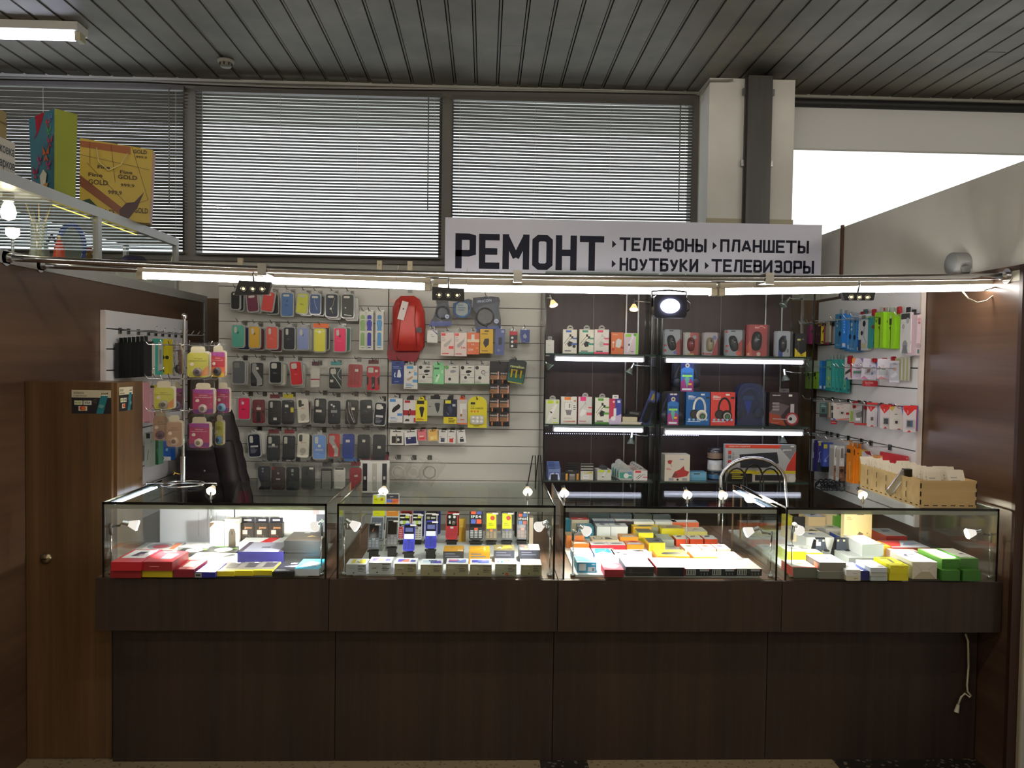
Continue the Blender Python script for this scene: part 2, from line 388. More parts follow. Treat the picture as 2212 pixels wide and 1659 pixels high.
# roller blind in the right window
t = thing('roller_blind','white roller blind drawn partway down the bright right window','blind',loc=(3.2,YW-0.05,3.37))
m = MB(); m.cyl((-1.25,0,-0.03),(1.4,0,-0.03),0.03,pm((40,40,40),0.5),14); m.build('roller',t)
M_ROLL = bpy.data.materials.new('translucent_blind_cloth'); M_ROLL.use_nodes = True; nt = M_ROLL.node_tree
nt.nodes.remove(nt.nodes['Principled BSDF']); a = nt.nodes.new('ShaderNodeBsdfDiffuse'); a.inputs[0].default_value = (0.7,0.68,0.64,1)
b = nt.nodes.new('ShaderNodeBsdfTranslucent'); b.inputs[0].default_value = (0.7,0.68,0.65,1); mx = nt.nodes.new('ShaderNodeMixShader'); mx.inputs[0].default_value = 0.4
nt.links.new(a.outputs[0],mx.inputs[1]); nt.links.new(b.outputs[0],mx.inputs[2]); nt.links.new(mx.outputs[0],nt.nodes['Material Output'].inputs[0])
m = MB(); m.box(-1.22,-0.001,-0.335,1.38,0.001,-0.06,M_ROLL); m.build('cloth',t)
m = MB(); m.cyl((-1.22,0,-0.338),(1.38,0,-0.338),0.006,pm((200,198,190),0.5),8); m.build('hem_bar',t)
m = MB(); m.tube([atY(0,170,5.24)+Vector((-1,0,0)),atY(300,174,5.24),atY(420,180,5.24),atY(640,188,5.24),atY(960,192,5.24),atY(1240,196,5.24),atY(1500,201,5.24),(1.385,5.2,3.36),(1.40,5.01,3.385),(1.55,5.0,3.39)],0.006,pm((150,146,136),0.6),6)
tag(m.build('cable'),'thin grey cable stapled along the top of the windows','cable')
# ceiling things
t = thing('smoke_detector','small round smoke detector on the plank ceiling','detector',loc=(-1.614,4.955,CEIL))
m = MB(); m.lathe([(0,-0.001),(0.05,-0.001),(0.05,-0.012),(0.04,-0.02)],pm((150,146,134),0.5)); m.build('base',t)
m = MB(); m.lathe([(0.036,-0.018),(0.036,-0.034),(0.03,-0.042),(0,-0.042)],pm((120,116,100),0.5))
for i in range(8): a = i*math.pi/4; m.box(0.034*math.cos(a)-0.004,0.034*math.sin(a)-0.004,-0.036,0.034*math.cos(a)+0.004,0.034*math.sin(a)+0.004,-0.02,M_DARKGAP)
m.build('sensor',t)
def ceiling_tube(label,x0,x1,y,group=None):
    t = thing('ceiling_light',label,'ceiling light',group,loc=((x0+x1)/2,y,CEIL)); w = (x1-x0)/2
    m = MB(); m.box(-w,-0.06,-0.045,w,0.06,0,pm((196,194,186),0.5)); m.build('housing',t)
    m = MB(); m.cyl((-w+0.03,0,-0.065),(w-0.03,0,-0.065),0.02,emit((226,230,255) if group is None else (255,247,236),9.0 if group is None else E_CEIL),8); m.build('fluorescent_tube',t)
    for sgn in (-1,1): m = MB(); m.box(sgn*(w-0.015)-0.015,-0.03,-0.09,sgn*(w-0.015)+0.015,0.03,-0.045,pm((170,160,130),0.5)); m.build('tube_holder',t)
ceiling_tube('lit fluorescent batten at the top left of the ceiling',-3.5,-2.25,4.5)
for yy in (1.2,-1.2,-3.6):
    for xx in (-3.6,0.2,3.8):
        ceiling_tube('lit fluorescent batten on the hall ceiling behind the viewer',xx-0.62,xx+0.62,yy,'hall ceiling battens')

# ------------------------------------------------------------------ partitions either side of the stall
XL,XR = -1.78,2.02
M_ALU = pm((176,176,172),0.35,0.3)
pl = MB(); pl.box(XL-0.03,2.2,0,XL,5.09,1.927,WALNUT); pl.box(XL-0.03,5.1,0,-1.45,5.13,1.96,WALNUT_Z)
struct(pl,'wall_partition_left')
ca = MB(); ca.box(XL-0.035,2.2,1.927,XL+0.006,5.1,1.972,M_ALU); ca.box(XL-0.035,5.055,0,XL+0.006,5.1,1.927,M_ALU)
struct(ca,'trim_1')
pr = MB(); pr.box(1.3,4.76,0,XR+0.03,4.79,1.985,WALNUT_Z); pr.box(1.3,4.765,1.985,XR+0.03,4.785,2.1,M_PAINT); pr.box(XR,2.92,0,XR+0.03,4.75,1.985,WALNUT,{}); pr.box(XR-0.003,2.90,0,XR+0.033,2.92,1.985,pm((58,34,24),0.4))
struct(pr,'wall_partition_right')
pw = MB(); pw.box(XR+0.04,1.9,0,XR+0.075,4.96,2.39,M_WHITEWALL); pw.box(XR+0.028,4.49,1.985,XR+0.04,4.515,2.40,pm((96,66,50),0.5))
struct(pw,'wall_partition_upper')
tr2 = MB(); tr2.box(XR+0.0335,2.885,0,XR+0.046,2.905,1.96,pm((176,164,140),0.5)); struct(tr2,'trim_2')
orr = MB(); orr.box(XR+0.0475,2.872,0,XR+0.5,2.90,1.96,pm((190,84,30),0.5)); struct(orr,'wall_orange')
m = MB(); p = atX(2188,593,XR); m.box(XR-0.002,p.y-0.045,1.925,XR-0.0003,p.y+0.05,1.965,pm((196,190,170),0.6))
tag(m.build('blank_label'),'blank cream label strip stuck at the top of the right partition','label')
# ================================================================== poles and lamps over the counter
def sag(t,z): return z - 0.034*4*t*(1-t)
def pole(label,y,n=24):
    t = thing('chrome_pole',label,'pole','chrome poles over the counter',loc=(0,y,0)); r = 0.0125
    pts = [(XL+0.004 + (XR-XL-0.008)*i/n,0,sag(i/n,1.948)) for i in range(n+1)]
    m = MB(); m.tube(pts,r,M_CHROME,14); m.build('rail',t)
    for xx,sg in ((XL,1),(XR-0.001,-1)):
        m = MB(); m.cyl((xx,0,1.948),(xx+sg*0.006,0,1.948),0.03,M_CHROME,20); m.cyl((xx+sg*0.006,0,1.948),(xx+sg*0.03,0,1.948),0.017,M_CHROME,16)
        m.build('flange',t)
    return t
pole('chrome pole spanning the stall above the lamps, the nearer of the pair',2.99)
pole('chrome pole spanning the stall, the rear of the pair tucked behind the front one',3.215)
CLL = {570: 'left',1118: 'centre',1658: 'right'}
for px,w in CLL.items():
    q = atY(px,590,3.0); zz = sag((q.x-XL)/(XR-XL),1.948)
    m = MB(); m.box(-0.016,-0.018,-0.018,0.016,0.245,0.018,pm((120,116,106),0.25,0.8)); m.box(-0.016,-0.02,-0.024,0.016,-0.016,0.02,pm((150,146,136),0.25,0.8))
    tag(m.build('pole_clamp',loc=(q.x,2.992,zz)),'metal clamp joining the two chrome poles, the %s one of three' % w,'clamp','pole clamps')
def batten(label,a,b,y=3.1):
    pa,pb = atY(*a,y),atY(*b,y); c = (pa+pb)/2; d = pb-pa; L = d.length/2
    t = thing('tube_light',label,'tube light','tube lights over the counter',loc=c,rot=(0,-math.atan2(d.z,d.x),0))
    m = MB(); m.box(-L-0.02,-0.02,0.012,L+0.02,0.02,0.034,pm((206,196,176),0.5)); m.build('housing',t)
    m = MB(); m.cyl((-L,0,0),(L,0,0),0.0135,emit((255,250,244),E_TUBE),10); m.build('lit_tube',t)
    for s in (-1,1): m = MB(); m.box(s*(L+0.012)-0.012,-0.018,-0.016,s*(L+0.012)+0.012,0.018,0.013,pm((200,190,166),0.5)); m.build('end_cap',t)
    for f in (-0.8,0.8):
        xx = f*L; m = MB(); m.tube([(xx,-0.022,0.012),(xx,-0.025,0.04),(xx+0.004,-0.02,0.075)],0.0018,pm((190,186,170),0.6),5); m.build('cable_tie',t)
    return t
batten('lit white tube light hanging under the poles, leftmost of three',(312,595),(918,619))
batten('lit white tube light hanging under the poles, middle of three',(948,622),(1534,630))
batten('lit white tube light hanging under the poles, rightmost of three',(1564,630),(2146,621))
def plate(label,a,b,c,d):     # lamp plate: corner photo points on the plane y = 3.05
    q = [atY(*p,3.05) for p in (a,b,c,d)]; o = sum(q,Vector())/4
    t = thing('spotlight_plate',label,'spotlight plate','spotlight plates under the poles',loc=o)
    out = [((p-o).x,(p-o).z) for p in q]
    m = MB(); m.prism(out,-0.012,0.012,pm((22,20,18),0.3)); m.tube([(0,0,out[2][1]-0.002),(0,-0.02,out[2][1]+0.05)],0.004,M_STEEL,6); m.build('plate',t)
    w = out[1][0]-out[0][0]
    for i,f in enumerate((-0.28,0,0.28)):
        m = MB(); m.lathe([(0.0,0.022),(0.003,0.021),(0.0055,0.017),(0.005,0.012)],emit((255,232,190),0.5),10,(f*w,0,-0.004),'Y'); m.build('small_bulb',t)
        m = MB(); m.lathe([(0.010,0.012),(0.013,0.016),(0.010,0.018)],M_CHROME,10,(f*w,0,-0.004),'Y'); m.build('bulb_ring',t)
plate('black spotlight plate with three small bulbs above the maroon phone case',(508,638),(580,636),(588,610),(518,606))
plate('black spotlight plate with three small bulbs above the blue cable bag',(934,648),(1003,652),(1003,624),(934,620))
plate('black spotlight plate with three small bulbs in front of the right slat panel',(1822,649),(1884,649),(1888,632),(1816,632))
# floodlight
c = atY(1446,663,3.05)
t = thing('floodlight','black LED floodlight with a dazzling white lens under the poles','floodlight',loc=c)
m = MB(); m.prism(rrect(0,0,0.128,0.086,0.012),-0.02,0.022,pm((14,15,22),0.3)); m.build('housing',t)
m = MB(); m.prism([(0.036*math.cos(a)-0.002,0.027*math.sin(a)+0.002) for a in [2*math.pi*i/28 for i in range(28)]],-0.027,-0.0201,emit((224,224,255),E_FLOOD)); m.build('lens',t)
m = MB(); m.tube([(-0.066,0.01,0),(-0.068,0.01,0.06),(0,0.01,0.066),(0.068,0.01,0.06),(0.066,0.01,0)],0.004,pm((20,20,24),0.4),6); m.build('bracket',t)
m = MB(); m.tube([(0.064,0.01,0.03),(0.082,0.01,0.015),(0.08,0.01,-0.008),(0.064,0.01,-0.022)],0.003,pm((16,16,20),0.4),6); m.build('lead',t)
m = MB(); m.tube([atX(2147,628,2.0)+Vector((-0.04,0,0)),atY(2165,616,3.08),atY(2155,632,3.08),atY(2130,650,3.08),atY(2111,654,3.08),atY(2092,645,3.08),atY(2080,630,3.1)],0.003,pm((206,196,170),0.5),6)
tag(m.build('power_lead'),'white power lead looping below the right end of the tube lights','cable')
p = atX(2085,577,XR+0.04)
t = thing('junction_box','round grey junction box on the white upper right wall','junction box',loc=(XR+0.04,p.y,2.035))
m = MB(); m.lathe([(0.05,0),(0.05,-0.06),(0.046,-0.066)],pm((150,150,148),0.6),22,axis='X'); m.build('housing',t)
m = MB(); m.lathe([(0.047,-0.0655),(0.04,-0.070),(0,-0.070)],pm((134,136,136),0.6),22,axis='X'); m.build('lid',t)
m = MB(); m.cyl((-0.035,-0.05,-0.02),(-0.035,-0.062,-0.028),0.016,pm((120,120,118),0.6),12); m.build('cable_gland',t)

# ================================================================== counter
UX = [-1.437,-0.573,0.289,1.15,2.012]
UL = ['leftmost counter unit, beside the walnut cupboard','second counter unit from the left, under the mobile phones','third counter unit from the left, under the bright white boxes','rightmost counter unit, under the wooden tag tray']
DZ = 0.765
for i in range(4):
    x0,x1 = UX[i]+0.0015,UX[i+1]-0.0015
    t = thing('counter_unit','dark wenge ' + UL[i],'counter','counter units',loc=((x0+x1)/2,2.95,0)); w = (x1-x0)/2
    m = MB(); m.box(-w,0.138,0,w,0.156,0.74,WENGE); m.build('base_panel',t)
    m = MB(); m.box(-w,0,0.568,w,0.02,DZ-0.001,WENGE); m.box(-w,0.02,0.568,w,0.138,0.586,WENGE); m.build('fascia',t)
    m = MB(); m.box(-w,0.02,DZ-0.02,w,1.0,DZ,WENGE_X); m.build('deck',t)
    for s in (-1,1): m = MB(); m.box(s*(w-0.009)-0.009,0.156,0,s*(w-0.009)+0.009,0.9,DZ-0.02,WENGE); m.build('side_panel',t)
p = atY(1113,1366,2.96); m = MB(); m.tube([(p.x+0.018*math.cos(a),3.0,0.567+0.013*math.sin(a)) for a in [math.pi*(1+i/10) for i in range(11)]],0.0025,M_STEEL,6)
tag(m.build('pull_ring'),'small metal pull ring under the counter fascia','pull ring')
pts = [atY(*q,3.07) for q in ((2085,1368),(2091,1385),(2092,1440),(2089,1480),(2090,1494),(2098,1502),(2094,1506),(2084,1498),(2076,1506),(2070,1522))]
t = thing('loose_cable','loose white cable with a plug dangling below the right end of the counter','cable',loc=pts[0])
m = MB(); m.tube([p-pts[0] for p in pts],0.004,pm((196,186,160),0.6),6); m.build('lead',t)
m = MB(); q = atY(2066,1538,3.07)-pts[0]; m.cyl(pts[-1]-pts[0],q,0.006,pm((206,198,176),0.5),8,0.010); m.build('plug',t)
# glass cases
GX = [(-1.407,-0.587),(-0.542,0.272),(0.309,1.126),(1.162,1.989)]
GZ = 1.048; GY0,GY1 = 2.955,3.49
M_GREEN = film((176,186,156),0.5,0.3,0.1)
CL = ['glass case with red boxes and white cartons, leftmost on the counter','glass case full of mobile phones, second from the left','glass case of bright white and orange boxes, third from the left','glass case with green boxes, rightmost on the counter']
for i,(x0,x1) in enumerate(GX):
    t = thing('glass_case',CL[i],'display case','glass cases on the counter',loc=((x0+x1)/2,GY0,DZ)); w = (x1-x0)/2; h = GZ-DZ; d = GY1-GY0; g = 0.005
    m = MB(); m.box(-w,0,h-g,w,d,h,M_TOPG); m.build('top_pane',t)
    m = MB(); m.box(-w+g,0.001,0.001,w-g,0.001+g,h-g-0.0005,M_GLASS); m.build('front_pane',t)
    for s in (-1,1): m = MB(); m.box(s*(w-g/2)-g/2,0.001,0.001,s*(w-g/2)+g/2,d,h-g-0.0005,M_GLASS); m.build('side_pane',t)
    m = MB(); e = 0.004
    m.box(-w-0.002,-0.003,h-0.008,w+0.002,-0.0005,h+0.001,M_EDGE)
    for s in (-1,1): m.box(s*w-0.0035,-0.003,0.001,s*w+0.0035,-0.0005,h,M_EDGE); m.box(s*(w+0.001)-0.001,0,h-0.006,s*(w+0.001)+0.001,d,h+0.001,M_EDGE)
    m.build('black_edge',t)
    m = MB(); m.box(-w+0.004,-0.0028,h-0.024,w-0.004,-0.0006,h-0.0085,M_GREEN); m.build('bevel_reflection_strip',t)  # hazy olive film paints the reflection band along the glass bevel
    for s in (-1,1): m = MB(); m.box(s*w-0.003,d-0.004,0.001,s*w+0.003,d+0.002,h,pm((150,112,84),0.35)); m.build('corner_post',t)
    if i != 0: m = MB(); m.box(-w+0.05,0.035,0.001,w-0.05,0.86 if i != 1 else 0.8,0.01,pm((236,238,238),0.4)); m.build('white_tray',t)
    else: m = MB(); m.box(-w+0.03,0.02,0.001,w-0.07,d-0.02,0.012,pm((236,238,238),0.4)); m.build('white_tray',t)
def led_strip(label,a,b,e=5.0):
    m = MB(); a,b = Vector(a),Vector(b); m.cyl(a,b,0.004,emit((210,226,255),e),6); tag(m.build('led_strip'),label,'LED strip','LED strips in the glass cases')
led_strip('bluish LED strip along the left top edge of the leftmost glass case',(-1.395,3.02,1.030),(-1.395,3.4,1.030))
led_strip('bluish LED strip along the right top edge of the case of white boxes',(1.112,3.06,1.030),(1.112,3.44,1.030),2.0)
# spotlights in the cases
def spot(label,px,py,face,warm=False,y=3.0,base=None,energy=None):
    """stem from the deck to a reflector bulb at photo point (px,py) on plane y; face = unit-ish direction the bulb looks"""
    q = atY(px,py,y); sx = base if base is not None else q.x; f = Vector(face).normalized()
    t = thing('case_spotlight',label,'spotlight','small spotlights in the glass cases',loc=(sx,y,DZ)); h = q.z-DZ; L = q.x-sx
    m = MB(); m.tube([(0,0,0.0005),(0,0,0.012)],0.010,M_CHROME,10); m.tube([(0,0,0.012),(0,0,h-0.03)],0.0025,M_CHROME,8); m.tube([(0,0,h-0.035),(0,0,h+0.006)],0.006,M_STEEL,8); m.build('stem',t)
    b = Vector((L,0,0)) - f*0.03
    m = MB(); m.tube([(0,0,h-0.006),Vector((b.x*0.5,b.y*0.5,h)),b+Vector((0,0,h))-f*0.02],0.004,M_CHROME,8); m.build('arm',t)
    m = MB(); m.cyl(b+Vector((0,0,h))-f*0.022,b+Vector((0,0,h)),0.0085,M_CHROME,10); m.build('socket',t)
    col = (255,226,190) if warm else (255,240,232); o = b+Vector((0,0,h))
    m = MB(); m.cyl(o,o+f*0.03,0.010,emit(col,0.45),16,0.021,False); m.build('reflector',t)
    m = MB(); m.cyl(o+f*0.03,o+f*0.036,0.021,emit(col,E_BULB),16,0.018); m.build('bulb_face',t)
    ld = bpy.data.lights.new('spot_beam','SPOT'); ld.energy = (energy or E_SPOT*4); ld.color = (1,0.86,0.68) if warm else (1,0.96,0.93)
    ld.spot_size = R(120); ld.spot_blend = 0.8; ld.shadow_soft_size = 0.02
    lo = bpy.data.objects.new('spot_beam',ld); COL.objects.link(lo); lo.parent = t; lo.location = o+f*0.045
    lo.rotation_euler = f.to_track_quat('-Z','Y').to_euler()
spot('chrome spotlight at the front left corner of the leftmost glass case',296,1135,(0.9,0.35,-0.3),base=atY(240,1240,3.0).x,energy=8)
spot('chrome spotlight at the front right corner of the leftmost glass case',680,1138,(-0.6,0.5,-0.5),base=atY(694,1240,3.0).x,energy=8)
spot('chrome spotlight at the front left corner of the phone case',771,1138,(0.7,0.15,-0.5),base=atY(743,1240,3.0).x,energy=1.7)
spot('chrome spotlight at the front right corner of the phone case',1163,1138,(-0.5,0.5,-0.4),base=atY(1187,1240,3.0).x,energy=3.6)
spot('chrome spotlight at the front left corner of the white box case',1268,1148,(0.6,0.4,-0.5),base=atY(1237,1240,3.0).x)
spot('chrome spotlight at the front right corner of the white box case',1612,1150,(-0.8,0.3,-0.4),base=atY(1664,1240,3.0).x)
spot('chrome spotlight at the front left corner of the rightmost case',1727,1146,(0.5,0.4,-0.5),base=atY(1709,1240,3.0).x)
spot('chrome spotlight at the front right corner of the rightmost case',2090,1153,(-0.9,0.2,-0.25),base=atY(2137,1240,3.0).x)
for lb,px,py in (('leftmost glass case, under the rotating stand',456,1061),('phone case, behind the yellow phone card',828,1062),('phone case, at its back right',1140,1063),
                   ('white box case, at its back left',1219,1066),('white box case, behind its middle boxes',1485,1070),('white box case, at its back right',1562,1071),('rightmost case, below the tag tray',1864,1070)):
    spot('warm glowing spotlight in the back of the ' + lb,px,py,(0.0,-0.9,-0.45),True,3.44,energy=3.6)

# ================================================================== walnut cupboard, left
t = thing('tall_cupboard','walnut cupboard with a round lock standing left of the counter','cupboard',loc=(-1.607,3.11,0)); w = 0.17
m = MB(); m.box(-w,0.02,0,w,0.25,1.485,WALNUT_Z); m.build('carcass',t)
d = MB(); d.box(-w,0,0.004,w-0.012,0.0185,1.487,WALNUT_Z); d = d.build('door',t)
m = MB(); p = atY(100,1206,3.11); m.lathe([(0,0.016),(0.012,0.015),(0.02,0.008),(0.022,0)],pm((140,124,96),0.3,0.9),18,(p.x+1.607,0,p.z),'Y'); m.box(p.x+1.607-0.010,-0.0175,p.z-0.002,p.x+1.607+0.010,-0.0155,p.z+0.002,pm((30,24,18),0.4)); m.build('round_lock',d)
def pay_sticker(label,O,U,V):
    m = MB(); T = (40,128,140); D = (38,36,40); C = (214,204,176)
    U,V,O = Vector(U),Vector(V),Vector(O)
    N = U.cross(V).normalized()
    m.poly([O+N*0.0003,O+U+N*0.0003,O+U+V+N*0.0003,O+V+N*0.0003],pm(D,0.4))
    ops = [('r',0,0.68,1,1,C),('p',[(0.62,0),(0.80,0),(0.92,0.76),(0.74,0.76)],T),
        ('t','ОПЛАТА',0.18,0.83,0.26,0.08,(50,46,44)),('t','в один касание',0.22,0.73,0.34,0.045,(60,56,52)),('t','pos4',0.84,0.82,0.17,0.08,(40,38,40)),('r',0.76,0.765,0.93,0.80,(240,236,220)),
        ('r',0.07,0.37,0.28,0.55,(226,226,190)),('r',0.30,0.37,0.51,0.55,(226,222,206)),('r',0.18,0.12,0.40,0.31,(226,218,196)),
        ('t','MAEST',0.175,0.43,0.17,0.07,(120,160,60)),('t','VISA',0.405,0.42,0.15,0.09,(44,44,70)),('c',0.265,0.225,0.055*U.length,(196,60,40)),('c',0.315,0.225,0.055*U.length,(220,120,60))]
    for r in (0.05,0.09,0.13): ops.append(('l',[(0.66-r*math.cos(a)*1.0,0.40+r*math.sin(a)*1.7) for a in [R(20+12*i) for i in range(6)]],0.0012,(150,140,130)))
    ops.append(('p',[(0.68,0.30),(0.74,0.40),(0.84,0.36),(0.83,0.28),(0.76,0.22)],(110,160,158)))
    m.ink(O,U,V,ops,N)
    tag(m.build('payment_sticker'),label,'sticker')
p0,p1 = atY(155,893,3.1095),atY(240,843,3.1095)
pay_sticker('card payment sticker on the front of the walnut cupboard',(p0.x,3.1095,p0.z),(p1.x-p0.x,0,0),(0,0,p1.z-p0.z))
p0,p1 = atX(251,890,-1.4365),atX(286,838,-1.4365)
pay_sticker('card payment sticker on the side of the walnut cupboard',(-1.4365,3.145,p0.z),(0,0.12,0),(0,0,0.095))
# ================================================================== slat wall panels and what hangs on them
def crop(ox,oy,s): return lambda x,y: (ox + x/s,oy + y/s)
YS = 4.53
def slat_panel(label,x0,x1,z0,z1,off=0.0,loc=None,rot=None):
    """boards 95 mm high with dark grooves between, grooves at z = 1.99 - 0.0995 k"""
    m = MB(); m.box(x0,0.012,z0,x1,0.022,z1,pm((70,68,62),0.7)); g = []
    k = -1
    while True:
        z = 1.99 - 0.0995*k
        if z < z0: break
        if z < z1: g.append(z)
        k += 1
    top = z1
    for z in g + [z0-0.003]:
        if top - z > 0.01: m.box(x0,0,z+0.0018,x1,0.0125,top,M_SLAT)
        top = z-0.0018
    return tag(m.build('slatwall_panel',loc=loc,rot=rot),label,'display panel','slatwall panels')
slat_panel('pale slatwall panel behind the phone cases',-1.512,-0.556,0.2,2.075,loc=(0,YS,0))
slat_panel('pale slatwall panel behind the chargers, below the repair sign',-0.550,0.318,0.2,2.088,loc=(0,YS,0))
struct(MB().box(-1.52,YS+0.022,0.2,0.33,YS+0.04,2.06,pm((120,116,108),0.7)),'trim_3')
for px,w in ((517,'above the black spotlight plate'),(819,'left of the pair'),(885,'right of the pair')):
    q = atY(px,577,4.52); m = MB(); m.box(-0.014,-0.012,0,0.014,0.012,0.075,pm((196,182,150),0.6)); m.cyl((0,-0.0125,0.05),(0,-0.0145,0.05),0.004,M_STEEL,8)
    tag(m.build('wooden_peg',loc=(q.x,YS+0.012,2.0755 if px < 845 else 2.0755)),'small pale wooden peg on top of the slatwall, ' + w,'peg','wooden pegs')
# the sign
M_SIGN = pm((206,206,222),0.4); INKB = (24,26,44)
s0,s1 = atY(962,471,4.5),atY(1773,598,4.5); SX0,SX1,SZ0,SZ1 = s0.x,s1.x,2.0885,2.398
sg = MB(); sg.box(SX0,0,SZ0,SX1,0.012,SZ1,M_SIGN)
# drawn condensed letters: strokes in a 0..1 box (width given), round joins
LET = {'Р':(.62,[[(0,0),(0,1),(.36,1),(.5,.96),(.5,.46),(.36,.42),(0,.42)]]),'Е':(.58,[[(.5,1),(0,1),(0,0),(.5,0)],[(0,.5),(.42,.5)]]),
 'М':(.78,[[(0,0),(0,1)],[(.02,.99),(.36,.3)],[(.36,.3),(.7,.99)],[(.72,0),(.72,1)]]),'О':(.62,[[(.12,0),(0,.1),(0,.9),(.12,1),(.38,1),(.5,.9),(.5,.1),(.38,0),(.12,0)]]),'Н':(.62,[[(0,0),(0,1)],[(.52,0),(.52,1)],[(0,.5),(.52,.5)]]),
 'Т':(.62,[[(-.04,1),(.6,1)],[(.28,1),(.28,0)]]),'Л':(.64,[[(-.04,0),(.06,.06),(.12,1),(.52,1),(.52,0)]]),'Ф':(.74,[[(.1,.2),(0,.3),(0,.7),(.1,.8),(.54,.8),(.64,.7),(.64,.3),(.54,.2),(.1,.2)],[(.32,-.04),(.32,1.04)]]),
 'Ы':(.78,[[(0,1),(0,0),(.3,0),(.42,.08),(.42,.44),(.3,.52),(0,.52)],[(.68,0),(.68,1)]]),'П':(.62,[[(0,0),(0,1),(.52,1),(.52,0)]]),'А':(.66,[[(-.02,0),(.26,1)],[(.30,1),(.58,0)],[(.08,.28),(.48,.28)]]),
 'Ш':(.84,[[(0,1),(0,0),(.72,0),(.72,1)],[(.36,0),(.36,1)]]),'У':(.6,[[(0,1),(.25,.38)],[(.54,1),(.26,.12)],[(.28,.1),(.06,.02)]]),'Б':(.62,[[(.46,1),(0,1),(0,0),(.36,0),(.5,.08),(.5,.5),(.36,.58),(0,.58)]]),
 'К':(.62,[[(0,0),(0,1)],[(.52,1),(.08,.46)],[(.1,.56),(.54,0)]]),'И':(.64,[[(0,1),(0,0)],[(.02,.04),(.52,.96)],[(.54,1),(.54,0)]]),'В':(.62,[[(.36,.53),(.48,.62),(.48,.9),(.36,1),(0,1),(0,0),(.38,0),(.5,.1),(.5,.44),(.38,.53),(0,.53)]]),
 'З':(.6,[[(0,.88),(.1,1),(.38,1),(.48,.9),(.48,.62),(.36,.53),(.16,.53)],[(.36,.53),(.5,.44),(.5,.1),(.38,0),(.1,0),(-.02,.12)]])}
def letters(m,word,x0,x1,z0,z1,st,mat,y=-0.0006):
    """condensed sign lettering between x0..x1; st = stroke share of the height"""
    h = z1-z0; w = st*h; gap = 0.085*h; k = 0; x = x0
    ext = [(min(p[0] for s in LET[c][1] for p in s),max(p[0] for s in LET[c][1] for p in s)) for c in word]; n_ = len(word)
    sx = (x1-x0-n_*w-(n_-1)*gap)/sum(e[1]-e[0] for e in ext); adv = 0
    for c,(e0,e1) in zip(word,ext):
        wd,strokes = LET[c]; x = x0 + adv + w/2 - e0*sx; adv += (e1-e0)*sx + w + gap
        for s in strokes:
            P = [(x + p[0]*sx,z0 + w/2 + p[1]*(h-w)) for p in s]; n = len(P); cl = P[0] == P[-1]
            k += 1; yy = y - 0.00012*(k % 4)
            Lf,Rt = [],[]
            for i in range(n):
                a = P[i-1] if i else (P[-2] if cl else None); b = P[i+1] if i < n-1 else (P[1] if cl else None); d = []
                for u,v in ((a,P[i]),(P[i],b)):
                    if u and v: L = math.hypot(v[0]-u[0],v[1]-u[1]); d.append(((v[0]-u[0])/L,(v[1]-u[1])/L))
                if len(d) == 1: nx,ny,sc = -d[0][1],d[0][0],1
                else:
                    nx,ny = -(d[0][1]+d[1][1]),d[0][0]+d[1][0]; L = math.hypot(nx,ny) or 1; nx,ny = nx/L,ny/L; sc = min(1/max(0.25,nx*-d[0][1]+ny*d[0][0]),1.45)
                e = 0
                q = P[i]
                if len(d) == 1: s_ = -1 if i == 0 else 1; q = (q[0]+d[0][0]*s_*w/2,q[1]+d[0][1]*s_*w/2) if abs(d[0][0]) < 0.3 or abs(d[0][1]) < 0.1 else q
                Lf.append((q[0]+nx*sc*w/2,yy,q[1]+ny*sc*w/2)); Rt.append((q[0]-nx*sc*w/2,yy,q[1]-ny*sc*w/2))
            for i in range(n-1): m.poly([Rt[i],Rt[i+1],Lf[i+1],Lf[i]],mat)
cz = crop(940,450,3.814); cr_ = crop(1460,450,2.9415)
MI = pm(INKB,0.55,0.0,0.2)
def W2(px,py): q = atY(px,py,4.5); return q.x,q.z
def word(txt,a,b,st):
    (x0,z1),(x1,z0) = W2(*a),W2(*b); letters(sg,txt,x0,x1,z0,z1,st,MI)
word('РЕМОНТ',cz(168,205),(1304,585.5),0.185)
word('ТЕЛЕФОНЫ',(1338.5,512.5),(1526,545.5),0.19); word('ПЛАНШЕТЫ',(1556,516.5),(1747,548),0.19)
word('НОУТБУКИ',(1338.5,556.5),(1508,588),0.19); word('ТЕЛЕВИЗОРЫ',(1537,559.5),(1758,591.5),0.19)
for px,py in ((1327,527.5),(1544,531),(1326,570),(1527,574)):
    x,z = W2(px,py); sg.poly([(x-0.012,-0.0006,z-0.022),(x+0.012,-0.0006,z),(x-0.012,-0.0006,z+0.022)],MI)
tag(sg.build('repair_sign',loc=(0,4.5,0)),'long pale grey shop sign with big dark letters standing on the slatwall','sign')

